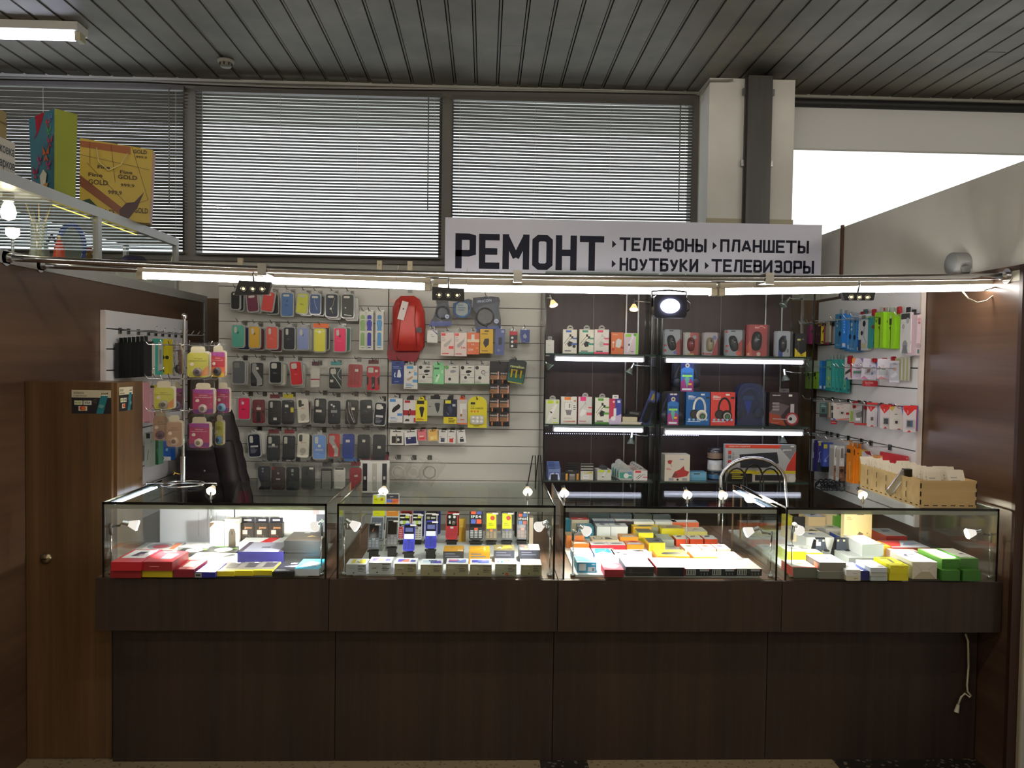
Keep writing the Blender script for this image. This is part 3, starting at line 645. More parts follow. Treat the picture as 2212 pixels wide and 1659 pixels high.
# ------------------------------------------------------------------ hooks
YH = 4.41        # front packs hang on this plane
def hook(x,z,key,y=YH):
    """wire peg from the groove at (x, z) to just in front of y"""
    m = MB(); m.box(-0.012,-0.004,-0.02,0.012,0.003,0.006,M_WIRE)
    L = YS - y + 0.012
    m.tube([(0,-0.003,-0.004),(0,-L*0.55,-0.004),(0,-L,-0.004),(-0.006,-L-0.014,0.012)],0.0021,M_WIRE,6)
    tag(m.build('wire_hook',loc=(x,YS-0.003,z)),'wire hook holding the ' + key,'hook','wire hooks on the slatwall')
def row_z(z): return 1.99 - 0.0995*round((1.99-z)/0.0995)
used_spots = []
def px_rect(a,b,Y): p,q = atY(a[0],b[1],Y),atY(b[0],a[1],Y); return (p.x+q.x)/2,(p.z+q.z)/2,q.x-p.x,q.z-p.z
SIL = lambda c: pm(c,0.42)
def shell(m,w,h,col,cut='pill',y0=-0.011,y1=-0.001,logo=None,txt=None,cutcol=(190,188,176),side=None):
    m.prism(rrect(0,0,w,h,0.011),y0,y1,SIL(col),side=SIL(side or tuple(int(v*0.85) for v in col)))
    O,U,V = (-w/2,y0,-h/2),(w,0,0),(0,0,h); ops = []
    cz_ = pm(cutcol,0.5)
    if cut == 'pill': sh = rrect(-w/2+0.018,h/2-0.024,0.014,0.034,0.007)
    elif cut == 'wide': sh = rrect(-w/2+0.026,h/2-0.013,0.034,0.012,0.006)
    elif cut == 'square': sh = rrect(-w/2+0.022,h/2-0.022,0.03,0.03,0.007)
    elif cut == 'tall': sh = rrect(-w/2+0.017,h/2-0.026,0.018,0.038,0.006)
    else: sh = None
    if sh: m.prism(sh,y0-0.0012,y0+0.001,cz_)
    if logo:
        n = lambda a,b,r: [(a + r*math.cos(t),b + r*math.sin(t)) for t in [2*math.pi*i/12 for i in range(12)]]
        k = pm(logo,0.3); m.poly([(p[0],y0-0.0005,p[1]) for p in n(0,h*0.16,0.0055)],k); m.poly([(p[0],y0-0.0006,p[1]) for p in n(0.003,h*0.16+0.007,0.002)],k)
    if txt: m.ink(O,U,V,[('rows',0.28,0.42,0.72,0.5,2,txt)])
cnt = {}
def phone_case(key,tail,c,w,h,col,f=None,tilt=0,style='tray',back=None,hook_on=True,Y=YH,cut='pill',logo=None,txt=None,tagc=None,pattern=None,cat='phone case',group='phone cases on the slatwall',nm='packaged_phone_case',head=None,side=None,cutcol=(190,188,176),clipz=None):
    px,py = (f or (lambda a,b: (a,b)))(*c); s = 1/((f(1,0)[0]-f(0,0)[0])**-1) if f else 1.0
    q = atY(px,py,Y); w,h = w*s*Y/FPX,h*s*Y/FPX
    rot = (0,R(tilt),0)
    hz = h/2 + 0.016 if style == 'tray' else h/2 + 0.03
    t = thing(nm,key + ' ' + tail,cat,group,loc=q,rot=rot)
    cw,chh = (w-0.012,h-0.012) if style == 'tray' else (w,h)
    if style == 'tray':
        m = MB(); m.ringplate(rrect(0,0,w,h,0.014),rrect(0,0,cw+0.001,chh+0.001,0.011),-0.008,0.006,M_TRAY)
        m.prism(rrect(0,0,w,h,0.014),0.0062,0.008,pm((170,168,156),0.5)); m.build('clear_tray',t)
        m = MB(); m.ringplate(rrect(0,h/2+0.010,0.026,0.022,0.006),rrect(0,h/2+0.013,0.010,0.006,0.002),0.002,0.003,M_TRAY); m.build('hang_tab',t)
    else:
        W_,H_ = w+0.022,h+0.05; rb = random.Random(int(px*7+py)); P = []
        for i in range(9):
            P.append([(-W_/2 + W_*j/7,-0.0135 - 0.004*rb.random() - (0.004 if 1 < i < 7 and 0 < j < 7 else -0.006),-h/2-0.012 + H_*i/8) for j in range(8)])
        m = MB(); m.grid(P,M_BAG); m.build('clear_bag',t)
        if head: m = MB(); m.box(-w*0.4,-0.0035,h/2+0.012,w*0.4,-0.001,h/2+0.034,pm(head,0.5)); m.build('header_card',t)
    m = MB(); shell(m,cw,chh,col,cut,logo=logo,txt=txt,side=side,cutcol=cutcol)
    if pattern: m.ink((-cw/2,-0.011,-chh/2),(cw,0,0),(0,0,chh),pattern)
    m.build('case_shell',t)
    if tagc:
        m = MB(); u,v,tw = tagc[:3]; m.box((u-0.5)*cw-tw*cw/2,-0.0126,(v-0.5)*chh-0.007,(u-0.5)*cw+tw*cw/2,-0.0112,(v-0.5)*chh+0.007,pm(tagc[3] if len(tagc) > 3 else (214,210,198),0.5))
        m.build('price_sticker',t)
    hp = Matrix.Rotation(R(tilt),3,'Y') @ Vector((0,0,hz))
    if hook_on: hook(q.x+hp.x,q.z+hp.z+0.004,key,Y)
    if back:
        bc,dx,dz = back
        b = thing(nm,bc + ' phone case half hidden behind the ' + key,cat,group,loc=q+Vector((dx,0.032,dz)),rot=(0,R(tilt*-0.4+1),0))
        m = MB(); m.ringplate(rrect(0,0,w,h,0.014),rrect(0,0,w-0.011,h-0.011,0.011),-0.008,0.006,M_TRAY); m.prism(rrect(0,0,w,h,0.014),0.0062,0.008,pm((170,168,156),0.5)); m.build('clear_tray',b)
        m = MB(); shell(m,w-0.012,h-0.012,BACKC[bc],'pill'); m.build('case_shell',b)
    return t
BACKC = {'white':(200,198,190),'navy':(30,36,70),'black':(26,26,28),'maroon':(90,34,40),'dark grey':(60,60,62),'cream':(200,196,176),'red':(160,40,44),'green':(60,110,90),'blue':(40,60,110)}
c3,c4 = crop(470,600,5.821),crop(470,830,5.821)
P = lambda key,tail,*a,**k: phone_case(key + ' phone case',tail,*a,**k)
T1 = 'in a tray, top row of the slatwall'; T2 = 'in a tray, second row of the slatwall'
P('plain black',T1,(230,285),125,238,(24,24,28),c3,cut='wide',back=('black',0.012,-0.006))
P('maroon',T1+', half under a spotlight plate',(445,315),150,236,(104,40,62),c3,-6,cut='wide',back=('white',0.012,-0.004))
P('coral red',T1,(640,300),160,262,(196,62,58),c3,8,cut='wide',back=('black',0.016,-0.012))
P('steel blue',T1,(880,338),165,308,(66,104,150),c3,cut='wide',logo=(40,70,110),txt=(40,66,106))
P('lime yellow',T1,(1070,326),155,268,(188,190,56),c3,5,cut='wide',txt=(60,60,20),back=('white',0.014,-0.008))
P('denim blue','in a tray, beside the lime yellow one',(1232,334),148,262,(54,78,124),c3,cut='wide',back=('dark grey',0.014,-0.006),pattern=[('l',[(.4,.75),(.5,.5),(.7,.2)],0.002,(150,170,196))])
P('dark navy',T1+', glossy with gold scuffs',(1440,350),168,302,(20,26,44),c3,cut='wide',side=(60,70,90),back=('white',0.008,-0.01),pattern=[('l',[(.75,.85),(.6,.5),(.4,.38),(.6,.15)],0.0025,(150,146,60)),('c',.42,.35,.006,(190,186,170))])
P('dark olive green','in a tray, last of the top slatwall row',(1640,358),168,308,(46,50,38),c3,cut='wide',side=(90,100,110),back=('white',0.018,-0.012),pattern=[('l',[(.2,.12),(.85,.08)],0.004,(214,214,206)),('c',.3,.42,.004,(220,220,214))])
P('teal green',T2,(263,735),165,292,(84,160,140),c3,logo=(40,90,80),back=('navy',0.024,-0.012))
P('mustard yellow',T2,(470,748),150,284,(204,160,52),c3,logo=(120,90,20),back=('maroon',0.016,-0.01))
P('coral pink',T2,(688,757),158,294,(206,88,74),c3,txt=(222,120,106),back=('maroon',0.016,-0.012))
P('black silicone',T2,(905,763),158,296,(30,32,40),c3,txt=(90,92,96),back=('white',0.012,-0.006))
P('lavender blue',T2,(1080,768),155,290,(128,142,186),c3,logo=(90,100,140),back=('white',0.012,-0.004))
P('bright yellow',T2+' with an orange tag',(1288,785),162,310,(214,208,64),c3,cut='',pattern=[('c',.5,.86,.008,(240,240,220)),('p',[(.08,.93),(.5,.84),(.9,.92),(.88,.9),(.5,.81),(.1,.9)],(236,234,200))],back=('dark grey',0.014,0.012))
m = MB(); q = atY(*c3(1300,603),YH-0.002); m.box(-0.042,-0.003,-0.012,0.042,-0.001,0.012,pm((226,112,56),0.5)); tag(m.build('orange_header_tag',loc=q+Vector((0,0.0,0))),'orange header tag above the bright yellow phone case','tag')
P('hot pink',T2,(1543,782),165,312,(226,44,92),c3,logo=(60,20,30),txt=(236,90,130),back=('green',0.018,0.004))
T3 = 'third slatwall row'
P('dark grey','in a tray, '+T3,(272,1188),170,300,(92,94,96),c3,cut='square',cutcol=(120,120,112),back=('white',0.01,-0.006))
phone_case('black and grey wavy phone case','in a dark box, '+T3,(500,1215),150,290,(26,26,30),c3,style='bag',cut='',tagc=(.55,.76,.2),pattern=[('p',[(.12,.98),(.42,.98),(.5,.9),(.42,.72),(.95,.3),(.95,.06),(.5,.0),(.52,.2),(.5,.3),(.1,.62)],(150,150,150))])
P('glossy black','in a tray, '+T3,(735,1188),162,284,(26,28,30),c3,cut='square',txt=(110,110,112),back=('cream',0.016,-0.012))
P('bright red','tilted in a tray, '+T3,(993,1200),162,308,(190,36,44),c3,-5,cut='square',logo=(140,24,30),txt=(216,90,96),back=('white',0.008,-0.014))
phone_case('white phone case with a red band','on a lilac card, '+T3,(1232,1252),112,238,(202,200,190),c3,style='bag',cut='',head=(88,40,62),pattern=[('r',0,.36,1,.43,(168,40,64))])
phone_case('black phone case with pale flame curves','in a pack, '+T3,(1485,1260),150,262,(24,30,34),c3,style='bag',cut='square',head=(64,150,146),tagc=(.2,.36,.26),pattern=[('l',[(.45,.98),(.3,.75),(.28,.62),(.55,.45),(.9,.15),(.98,.05)],0.004,(180,200,186)),('l',[(.98,.98),(.7,.72),(.75,.55),(.98,.4)],0.003,(170,196,180))])
phone_case('ridged dark red phone case','bagged, '+T3,(1733,1232),172,285,(160,52,54),c3,2,style='bag',cut='',tagc=(.6,.74,.24),pattern=[('l',[(.24,.05),(.24,.95)],0.002,(110,34,38)),('l',[(.5,.05),(.5,.95)],0.002,(110,34,38)),('l',[(.78,.05),(.78,.95)],0.002,(110,34,38))])
phone_case('red and black racing car phone case','bagged, '+T3,(1960,1262),158,300,(178,34,44),c3,style='bag',cut='square',head=(90,20,26),tagc=(.75,.8,.22),pattern=[('p',[(.36,.55),(.66,.55),(.62,.05),(.4,.05)],(22,22,26)),('p',[(0,.6),(.16,.5),(.1,.2),(0,.25)],(26,24,28)),('p',[(1,.6),(.84,.5),(.9,.2),(1,.25)],(26,24,28)),('l',[(.44,.12),(.52,.28),(.58,.14)],0.002,(170,170,180))])
T4 = 'fourth slatwall row'; T5 = 'fifth slatwall row'; T6 = 'lowest slatwall row'
P('deep pink','in a tray, '+T4,(340,303),162,285,(222,46,90),c4,txt=(60,16,30),tagc=(.4,.76,.22,(236,200,210)),back=('white',-0.062,-0.006),cutcol=(200,90,120))
phone_case('wine red and black armour phone case','bagged, '+T4,(522,340),150,292,(110,26,40),c4,style='bag',cut='',tagc=(.52,.62,.36),pattern=[('r',.34,.05,.66,.5,(24,24,28)),('p',[(.02,.6),(.2,.5),(.2,.4),(.02,.45)],(30,24,28)),('p',[(.98,.6),(.8,.5),(.8,.4),(.98,.45)],(30,24,28)),('c',.5,.72,.006,(120,100,104))])
phone_case('black phone case with a maroon header','bagged, '+T4,(722,355),155,300,(28,30,34),c4,style='bag',head=(110,26,36),tagc=(.55,.24,.26))
phone_case('black phone case with a yellow header','bagged, '+T4,(890,350),152,298,(26,28,34),c4,style='bag',cut='',head=(206,188,30),tagc=(.4,.76,.26),pattern=[('r',.72,.5,.96,.7,(206,196,40))])
phone_case('white slim phone case printed with red letters','bagged, '+T4,(1080,332),140,300,(220,216,200),c4,-3,style='bag',cut='tall',cutcol=(60,60,58),pattern=[('c',.5,.74,.006,(40,40,40)),('t','A21S',.5,.58,.36,.05,(200,70,60)),('c',.5,.26,.016,(190,186,174)),('rows',.3,.08,.7,.14,1,(120,116,110))],back=('maroon',0.006,-0.012))
phone_case('black phone case with a silver camera strip','bagged, '+T4,(1290,335),146,310,(24,26,30),c4,2,style='bag',cut='tall',tagc=(.42,.5,.5))
phone_case('black phone case with a leaf mark','bagged, '+T4,(1470,352),152,290,(32,36,42),c4,style='bag',cut='',tagc=(.5,.54,.5,(150,150,150)),pattern=[('c',.3,.82,.006,(190,190,186)),('c',.48,.76,.006,(200,200,196)),('p',[(.42,.3),(.5,.36),(.48,.44),(.38,.42)],(90,96,100))])
phone_case('dark brown phone case under creased film','bagged, '+T4,(1690,350),155,308,(42,36,34),c4,3,style='bag',cut='',tagc=(.6,.64,.24),pattern=[('l',[(.2,.9),(.3,.5),(.75,.08)],0.0025,(206,204,196)),('l',[(.32,.9),(.55,.45),(.82,.1)],0.0015,(180,178,170)),('l',[(.08,.6),(.2,.2),(.4,.03)],0.0015,(170,168,160))])
phone_case('plain charcoal phone case','bagged, '+T4,(1872,345),150,298,(36,38,40),c4,-2,style='bag',cut='',tagc=(.75,.7,.3))
P('navy black','tilted in a tray, '+T4+' at its right end',(2045,372),162,302,(26,28,38),c4,4,cut='square',tagc=(.62,.8,.24),pattern=[('r',.14,.34,.8,.44,(190,190,188)),('rows',.14,.06,.8,.3,4,(130,130,136))])
P('midnight navy','tilted in a tray, '+T5,(468,768),165,300,(30,34,52),c4,-4,cut='tall',pattern=[('r',.16,.42,.84,.5,(190,190,188)),('rows',.14,.14,.8,.38,4,(130,130,140))],back=('white',0.03,0.012))
phone_case('black phone case with a grey label band','bagged, '+T5,(708,800),158,312,(34,38,40),c4,style='bag',cut='tall',head=(110,30,36),tagc=(.5,.62,.22),pattern=[('r',.1,.52,.86,.6,(120,122,120))])
phone_case('black phone case with a red header','bagged, '+T5,(900,795),152,300,(28,30,34),c4,1,style='bag',cut='tall',head=(126,22,32))
phone_case('white phone case with a round emblem','bagged, '+T5,(1082,768),142,300,(222,218,200),c4,2,style='bag',cut='tall',cutcol=(60,60,58),pattern=[('t','A71-5G',.5,.6,.5,.05,(190,90,70)),('c',.5,.28,.017,(180,176,164)),('rows',.3,.08,.7,.14,1,(120,116,110))],back=('black',0.014,-0.004))
P('pale blue','in a tray, '+T5,(1285,788),172,318,(112,146,200),c4,cut='tall',tagc=(.5,.55,.22),pattern=[('r',.14,.34,.82,.42,(170,180,200)),('rows',.14,.18,.7,.24,2,(150,172,210))])
phone_case('red and grey wavy phone case','bagged, '+T5,(1468,765),140,288,(186,48,46),c4,style='bag',cut='',tagc=(.5,.44,.26),pattern=[('p',[(.1,.92),(.55,.92),(.6,.8),(.5,.7),(.9,.35),(.85,.02),(.5,.02),(.55,.2),(.45,.4),(.08,.62)],(170,166,160))])
phone_case('royal blue phone case','bagged, '+T5,(1648,772),148,302,(38,60,140),c4,1,style='bag',cut='',tagc=(.45,.7,.34))
phone_case('black phone case with a wine red edge','bagged, '+T5,(1838,782),152,300,(28,30,32),c4,1,style='bag',cut='',tagc=(.52,.74,.24),back=('maroon',0.002,-0.014))
phone_case('large black phone case','bagged, right end of the '+T5,(2035,790),162,316,(26,28,32),c4,1,style='bag',cut='',tagc=(.5,.5,.26))
q = atY(*c4(1672,944),4.43); m = MB(); m.box(-0.034,-0.006,-0.008,0.034,0.006,0.008,pm((70,120,200),0.3)); m.box(-0.036,-0.0062,-0.0095,0.036,0.0062,-0.008,pm((40,80,150),0.4)); tag(m.build('blue_box_end',loc=q),'bright blue end of a flat box below the royal blue case','box')
L6 = [('navy black phone case with three dots',(590,1175),150,290,(26,28,40),[('c',.4,.9,.006,(120,120,130)),('c',.4,.78,.006,(110,110,120)),('p',[(.0,.6),(.3,.2),(.0,.0)],(150,150,146))],None),
 ('brown phone case with a red corner',(768,1180),165,290,(64,48,44),[('r',0,.86,.2,.98,(130,40,40)),('c',.5,.72,.007,(150,140,130)),('r',.35,.44,.65,.5,(200,196,186))],None),
 ('black phone case with a square camera',(950,1185),160,290,(24,30,30),[('r',.38,.78,.58,.92,(150,156,150)),('c',.48,.68,.006,(140,140,136))],None),
 ('dark grey phone case with a camera strip',(1142,1178),160,290,(52,54,54),[('r',.36,.62,.46,.94,(20,20,22)),('r',.6,.88,.92,.97,(214,212,200))],None),
 ('clear phone case with a black frame',(1375,1185),140,250,(124,124,114),[('r',.0,.9,1,1,(24,24,26)),('r',0,0,.08,.9,(24,24,26)),('r',.92,0,1,.9,(24,24,26))],(40,40,40)),
 ('white phone case with a dark top',(1540,1180),138,260,(206,204,192),[('r',.08,.92,.86,.99,(20,20,22)),('l',[(.2,.7),(.5,.6),(.8,.72)],0.002,(160,170,190))],None),
 ('tall dark red phone case',(1738,1195),150,290,(146,32,38),[('r',.4,.62,.68,.7,(190,170,160))],(110,24,32))]
for key,c,w,h,col,pat,hd in L6: phone_case(key,'bagged, '+T6,c,w,h,col,c4,style='bag',cut='',head=hd,pattern=pat)
for i,(x,kind,kk) in enumerate(((1855,'left','black'),(1975,'middle','pale'),(2100,'right','dark grey'))):
    q = atY(*c4(x,1135),4.42); key = 'narrow white box with a %s window, %s of three' % (kk,kind)
    t = thing('slim_box',key + ' under maroon tabs','box','slim white boxes on the slatwall',loc=q)
    m = MB(); m.box(-0.028,-0.012,-0.10,0.028,0.012,0.082,pm((214,212,204),0.5)); m.ink((-0.028,-0.012,-0.10),(0.056,0,0),(0,0,0.182),[('r',.28,.05,.75,.9,{'black':(26,26,28),'pale':(176,174,160),'dark grey':(50,50,52)}[kk]),('r',.4,.4,.62,.5,(200,198,190))]); m.build('carton',t)
    m = MB(); m.box(-0.022,-0.0035,0.0825,0.022,0.0,0.112,pm((110,30,46),0.5)); m.build('hang_tab',t)
    hook(q.x,q.z+0.108,key.split(',')[0]+' at the '+kind,4.42)
# watch straps
for x,kk,col,w in ((1826,'green',(128,160,92),84),(1910,'indigo blue',(48,40,150),88),(2036,'sky blue',(70,136,184),100)):
    q = atY(*c3(x,665),YH); key = kk + ' watch strap'; H = 482/5.821*YH/FPX; Wd = w/5.821*YH/FPX
    t = thing('watch_strap_box',key + ' in a tall white box on the slatwall','watch strap','watch straps on the slatwall',loc=q)
    m = MB(); m.box(-Wd/2,-0.002,-H/2,Wd/2,0.012,H/2,pm((206,204,192),0.5)); m.build('carton',t)
    m = MB(); sc = SIL(col); z = lambda f: (f-0.5)*H
    m.prism(rrect(0,z(.25),0.021,H*.40,0.009),-0.007,-0.0025,sc); m.prism([(-0.013,z(.50)),(0.013,z(.50)),(0.011,z(.55)),(-0.011,z(.55))],-0.008,-0.0025,sc); m.prism([(-0.010,z(.55)),(0.010,z(.55)),(0.014,z(.66)),(0.014,z(.74)),(-0.014,z(.74)),(-0.014,z(.66))],-0.007,-0.0025,sc)
    m.prism(rrect(0,z(.82),0.022,H*.17,0.010),-0.0075,-0.0025,sc); m.box(-0.012,-0.0085,z(.775),0.012,-0.0076,z(.79),pm((220,220,214),0.4)); m.build('strap',t)
    m = MB(); m.box(-0.010,-0.0085,z(.075),0.010,-0.0072,z(.105),pm((216,214,204),0.5)); m.build('price_sticker',t)
    hook(q.x,q.z+H/2+0.008,key)
# ================================================================== boxes on the right slatwall panel
def prints(kind,c=(20,20,22),a=(190,60,60)):
    """generic product pictures in face units"""
    K = (24,24,28); Wt = (232,230,224); G = (170,170,168)
    return {
     'plug': [('r',.04,.86,.34,.97,a),('rows',.05,.6,.4,.82,3,G),('p',[(.2,.48),(.42,.58),(.75,.72),(.82,.66),(.62,.5),(.4,.38),(.24,.38)],c),('l',[(.74,.7),(.86,.78)],.003,G),('r',.6,.3,.96,.42,a),('rows',.1,.05,.9,.13,1,a)],
     'carplug': [('p',[(.22,.5),(.34,.62),(.7,.78),(.84,.7),(.8,.6),(.4,.42),(.26,.42)],c),('r',.08,.86,.5,.97,a),('r',.62,.28,.98,.38,a),('rows',.14,.12,.7,.22,2,a),('rows',.1,.03,.9,.07,1,K)],
     'kit': [('c',.16,.88,.010,c),('rows',.55,.84,.95,.93,1,K),('p',[(.38,.66),(.44,.74),(.62,.76),(.8,.72),(.8,.66),(.62,.6),(.44,.6)],c),('l',[(.04,.5),(.55,.5)],.0018,c),('r',.5,.47,.7,.53,c),('l',[(.6,.36),(.98,.36)],.0018,c),('c',.38,.36,.008,c),('rows',.06,.08,.6,.2,3,G),('r',.0,.0,1,.03,(60,150,80))],
     'carv': [('p',[(.3,.62),(.38,.7),(.66,.7),(.74,.62),(.64,.34),(.58,.2),(.48,.2),(.42,.34)],c),('rows',.1,.05,.8,.16,2,a)],
     'cable': [('l',[(.08,.42),(.5,.72)],.002,c),('r',.46,.7,.6,.8,c),('l',[(.16,.34),(.62,.66)],.002,c),('r',.6,.62,.74,.72,c),('p',[(.3,.4),(.46,.52),(.72,.46),(.62,.3),(.4,.28)],c),('r',.2,.88,.6,.97,a),('r',.7,.6,1,.66,a),('r',.62,.36,1,.44,a),('rows',.12,.06,.88,.14,1,K)],
    }[kind]
def carton(key,label,rect,Y,depth,col,ops,tab=None,nm='product_box',cat='box',group=None,hook_on=False,side=None,base=None,rot=0,f=None,parts=None):
    """upright box whose front face fills the photo rectangle (x0,y0)-(x1,y1) on the plane Y; base = shelf height it stands on"""
    (x0,y0),(x1,y1) = (f(*rect[:2]),f(*rect[2:])) if f else (rect[:2],rect[2:])
    cx,cz,w,h = px_rect((x0,y0),(x1,y1),Y)
    z0 = cz-h/2
    if base is not None: h = cz+h/2-base; z0 = base
    t = thing(nm,label,cat,group,loc=(cx,Y,z0),rot=(0,R(rot),0))
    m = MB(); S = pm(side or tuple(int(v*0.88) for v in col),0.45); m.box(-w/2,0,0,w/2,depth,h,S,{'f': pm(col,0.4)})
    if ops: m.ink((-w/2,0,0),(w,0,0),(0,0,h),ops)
    m.build('carton',t)
    if tab:
        kind,tc = tab; m = MB(); tw = min(w*0.5,0.034)
        if kind == 'round': out = [(-tw/2,h)] + [(tw/2,h)] + arc(0,h+0.006,tw/2,0,180,8); 
        else: out = rrect(0,h+0.010,tw*(1.6 if kind == 'wide' else 1),0.021,0.004)
        m.prism(out,0.001,0.002,tc if not isinstance(tc,tuple) else pm(tc,0.4)); m.box(-0.008,0.0002,h+0.009,0.008,0.0009,h+0.0125,pm((30,28,28),0.6)); m.build('hang_tab',t)
    if hook_on: hook(cx,row_z(z0+h+0.02) if False else z0+h+0.014,key,Y)
    return t
c5,c6 = crop(820,600,5.821),crop(820,830,5.821)
GP = 'charger packs on the slatwall'
WARM = film((236,220,190),0.5,0.4)
TABC = film((226,226,220),0.5,0.4,0.1)
Bx = lambda key,tail,rect,col,ops,f=c5,tab=('square',TABC),Y=4.40,d=0.035,**k: carton(key,key+' '+tail,rect,Y,d,col,ops,tab,cat='charger',group=GP,hook_on=True,nm='charger_box',f=f,**k)
RW2 = 'second row of the slatwall'; RW3 = 'third row, right slatwall'; RW4 = 'fourth row, right slatwall'; RW5 = 'small accessory row of the right slatwall'
Bx('small white accessory card with a blue corner','beside the red backpack case',(597,662,730,815),(206,204,196),[('p',[(.6,1),(1,.72),(1,.62),(.5,1)],(60,60,140)),('rows',.3,.6,.7,.7,1,(150,150,146)),('c',.46,.5,.003,(120,120,120)),('c',.6,.5,.003,(120,120,120))],d=0.02)
Bx('white and pink charger box','left of its twin, '+RW2,(770,690,938,980),(214,196,186),prints('plug',(172,168,160),(214,66,66)))
Bx('white and pink charger box marked 2.4A','the right twin, '+RW2,(940,692,1098,985),(214,196,186),prints('plug',(160,156,150),(214,66,66))[:-2]+[('t','2.4A',.72,.32,.4,.09,(216,60,60)),('rows',.1,.05,.9,.13,1,(200,80,80))],Y=4.396)
Bx('orange box marked 12W','with a white wall plug, '+RW2,(1098,692,1256,962),(206,104,62),[('r',0,.56,1,.70,(214,190,160)),('r',.34,.62,.6,.92,(206,200,190)),('r',.38,.42,.44,.5,(200,196,186)),('r',.52,.42,.58,.5,(200,196,186)),('t','12W',.32,.16,.4,.11,(226,200,180)),('r',.72,.26,.92,.32,(220,150,60))])
Bx('yellow box with a black wall plug',RW2+' on the right',(1262,648,1428,950),(198,158,34),[('p',[(.24,.42),(.34,.6),(.66,.62),(.7,.52),(.66,.36),(.42,.24),(.36,.3)],(28,28,28)),('rows',.12,.06,.9,.14,1,(120,90,20)),('rows',.1,.76,.9,.84,1,(120,90,20)),('r',.34,.9,.66,.95,(40,34,20))],tab=None)
Bx('slate blue narrow pack','with a dark stick inside, '+RW2,(1445,645,1568,970),(76,86,132),[('r',.36,.4,.7,.68,(28,32,46)),('r',.6,.86,.9,.95,(150,160,190)),('c',.4,.18,.008,(110,120,160))],tab=None,rot=2,d=0.02)
Bx('black strip of white button cells','with a red head, '+RW2,(1632,675,1735,885),(32,30,32),[('r',0,.78,1,1,(170,36,46)),('r',.56,.32,.98,.5,(150,44,46)),('c',.34,.62,.007,(214,212,206)),('c',.34,.38,.007,(214,212,206)),('c',.34,.13,.007,(214,212,206))],tab=None,d=0.008)
Bx('small blue earphone pouch','at the right end, '+RW2,(1768,655,1888,815),(40,60,124),[('c',.5,.46,.010,(130,140,160)),('l',[(.3,.5),(.5,.7),(.66,.4)],.002,(190,190,190)),('p',[(0,0),(.12,0),(.0,.5)],(150,150,140)),('rows',.3,.06,.7,.14,1,(140,150,180))],tab=None,d=0.012)
Bx('dark blue charger box','with a white lamp shape, '+RW3,(150,1050,312,1335),(44,62,120),[('r',.04,.04,.96,.84,(36,56,116)),('p',[(.42,.3),(.5,.62),(.66,.62),(.76,.36),(.7,.28)],(206,208,214)),('l',[(.28,.5),(.22,.36),(.3,.3)],.006,(200,204,214)),('rows',.1,.66,.9,.78,2,(120,140,180)),('rows',.2,.06,.8,.14,1,(110,130,180)),('r',.3,.9,.7,.94,(20,24,40))],tab=None)
Bx('white box with gold car plugs',RW3+', beside the dark blue box',(305,1105,478,1398),(206,204,196),[('r',.2,.86,.68,.98,(84,150,196)),('l',[(.25,.62),(.85,.8)],.006,(190,180,160)),('r',.36,.68,.48,.74,(70,60,56)),('p',[(.2,.42),(.62,.56),(.66,.48),(.3,.34)],(176,150,120)),('r',.74,.58,.96,.72,(110,160,196)),('r',.64,.28,1,.4,(90,150,200)),('rows',.14,.1,.8,.24,2,(100,150,196)),('rows',.12,.03,.88,.07,1,(60,60,64))],Y=4.39)
Bx('white box with a black car plug and cables','next to the gold plugs',(484,1100,668,1330),(200,198,188),prints('kit',(26,26,28)))
Bx('pale green box with a white car plug',RW3,(670,1112,812,1335),(130,200,142),[('p',[(.3,.3),(.4,.5),(.6,.56),(.58,.4),(.36,.1),(.2,.14)],(206,224,206)),('r',.1,.82,.56,.92,(60,100,70)),('r',.3,.42,.42,.5,(60,90,70)),('r',.74,.6,.92,.78,(170,214,176))],tab=('wide',(120,196,134)))
Bx('white box with a grey car plug','beside the pale green one, '+RW3,(816,1104,998,1334),(200,198,188),prints('kit',(130,134,142))[:2]+[('c',.14,.9,.010,(90,160,70))]+prints('kit',(140,144,152))[2:3]+[('c',.36,.26,.008,(40,40,40)),('l',[(.1,.44),(.9,.44)],.0008,(150,150,140)),('r',0,0,1,.03,(60,150,80))])
Bx('white box with a stubby black car plug','second from the batteries, '+RW3,(1013,1106,1192,1338),(202,200,190),prints('kit',(30,30,32)))
Bx('white box with a white car plug outline','beside the batteries, '+RW3,(1198,1106,1382,1338),(200,198,188),[('c',.14,.88,.010,(60,60,60)),('c',.58,.64,.012,(60,60,60)),('c',.58,.64,.009,(190,188,180)),('l',[(.58,.64),(.9,.64)],.006,(176,174,168)),('r',.62,.44,.72,.5,(150,150,146)),('l',[(.02,.46),(.98,.46)],.0008,(150,150,140)),('c',.34,.34,.009,(40,40,42)),('rows',.06,.06,.5,.18,3,(150,148,140)),('r',0,0,1,.03,(60,150,80))])
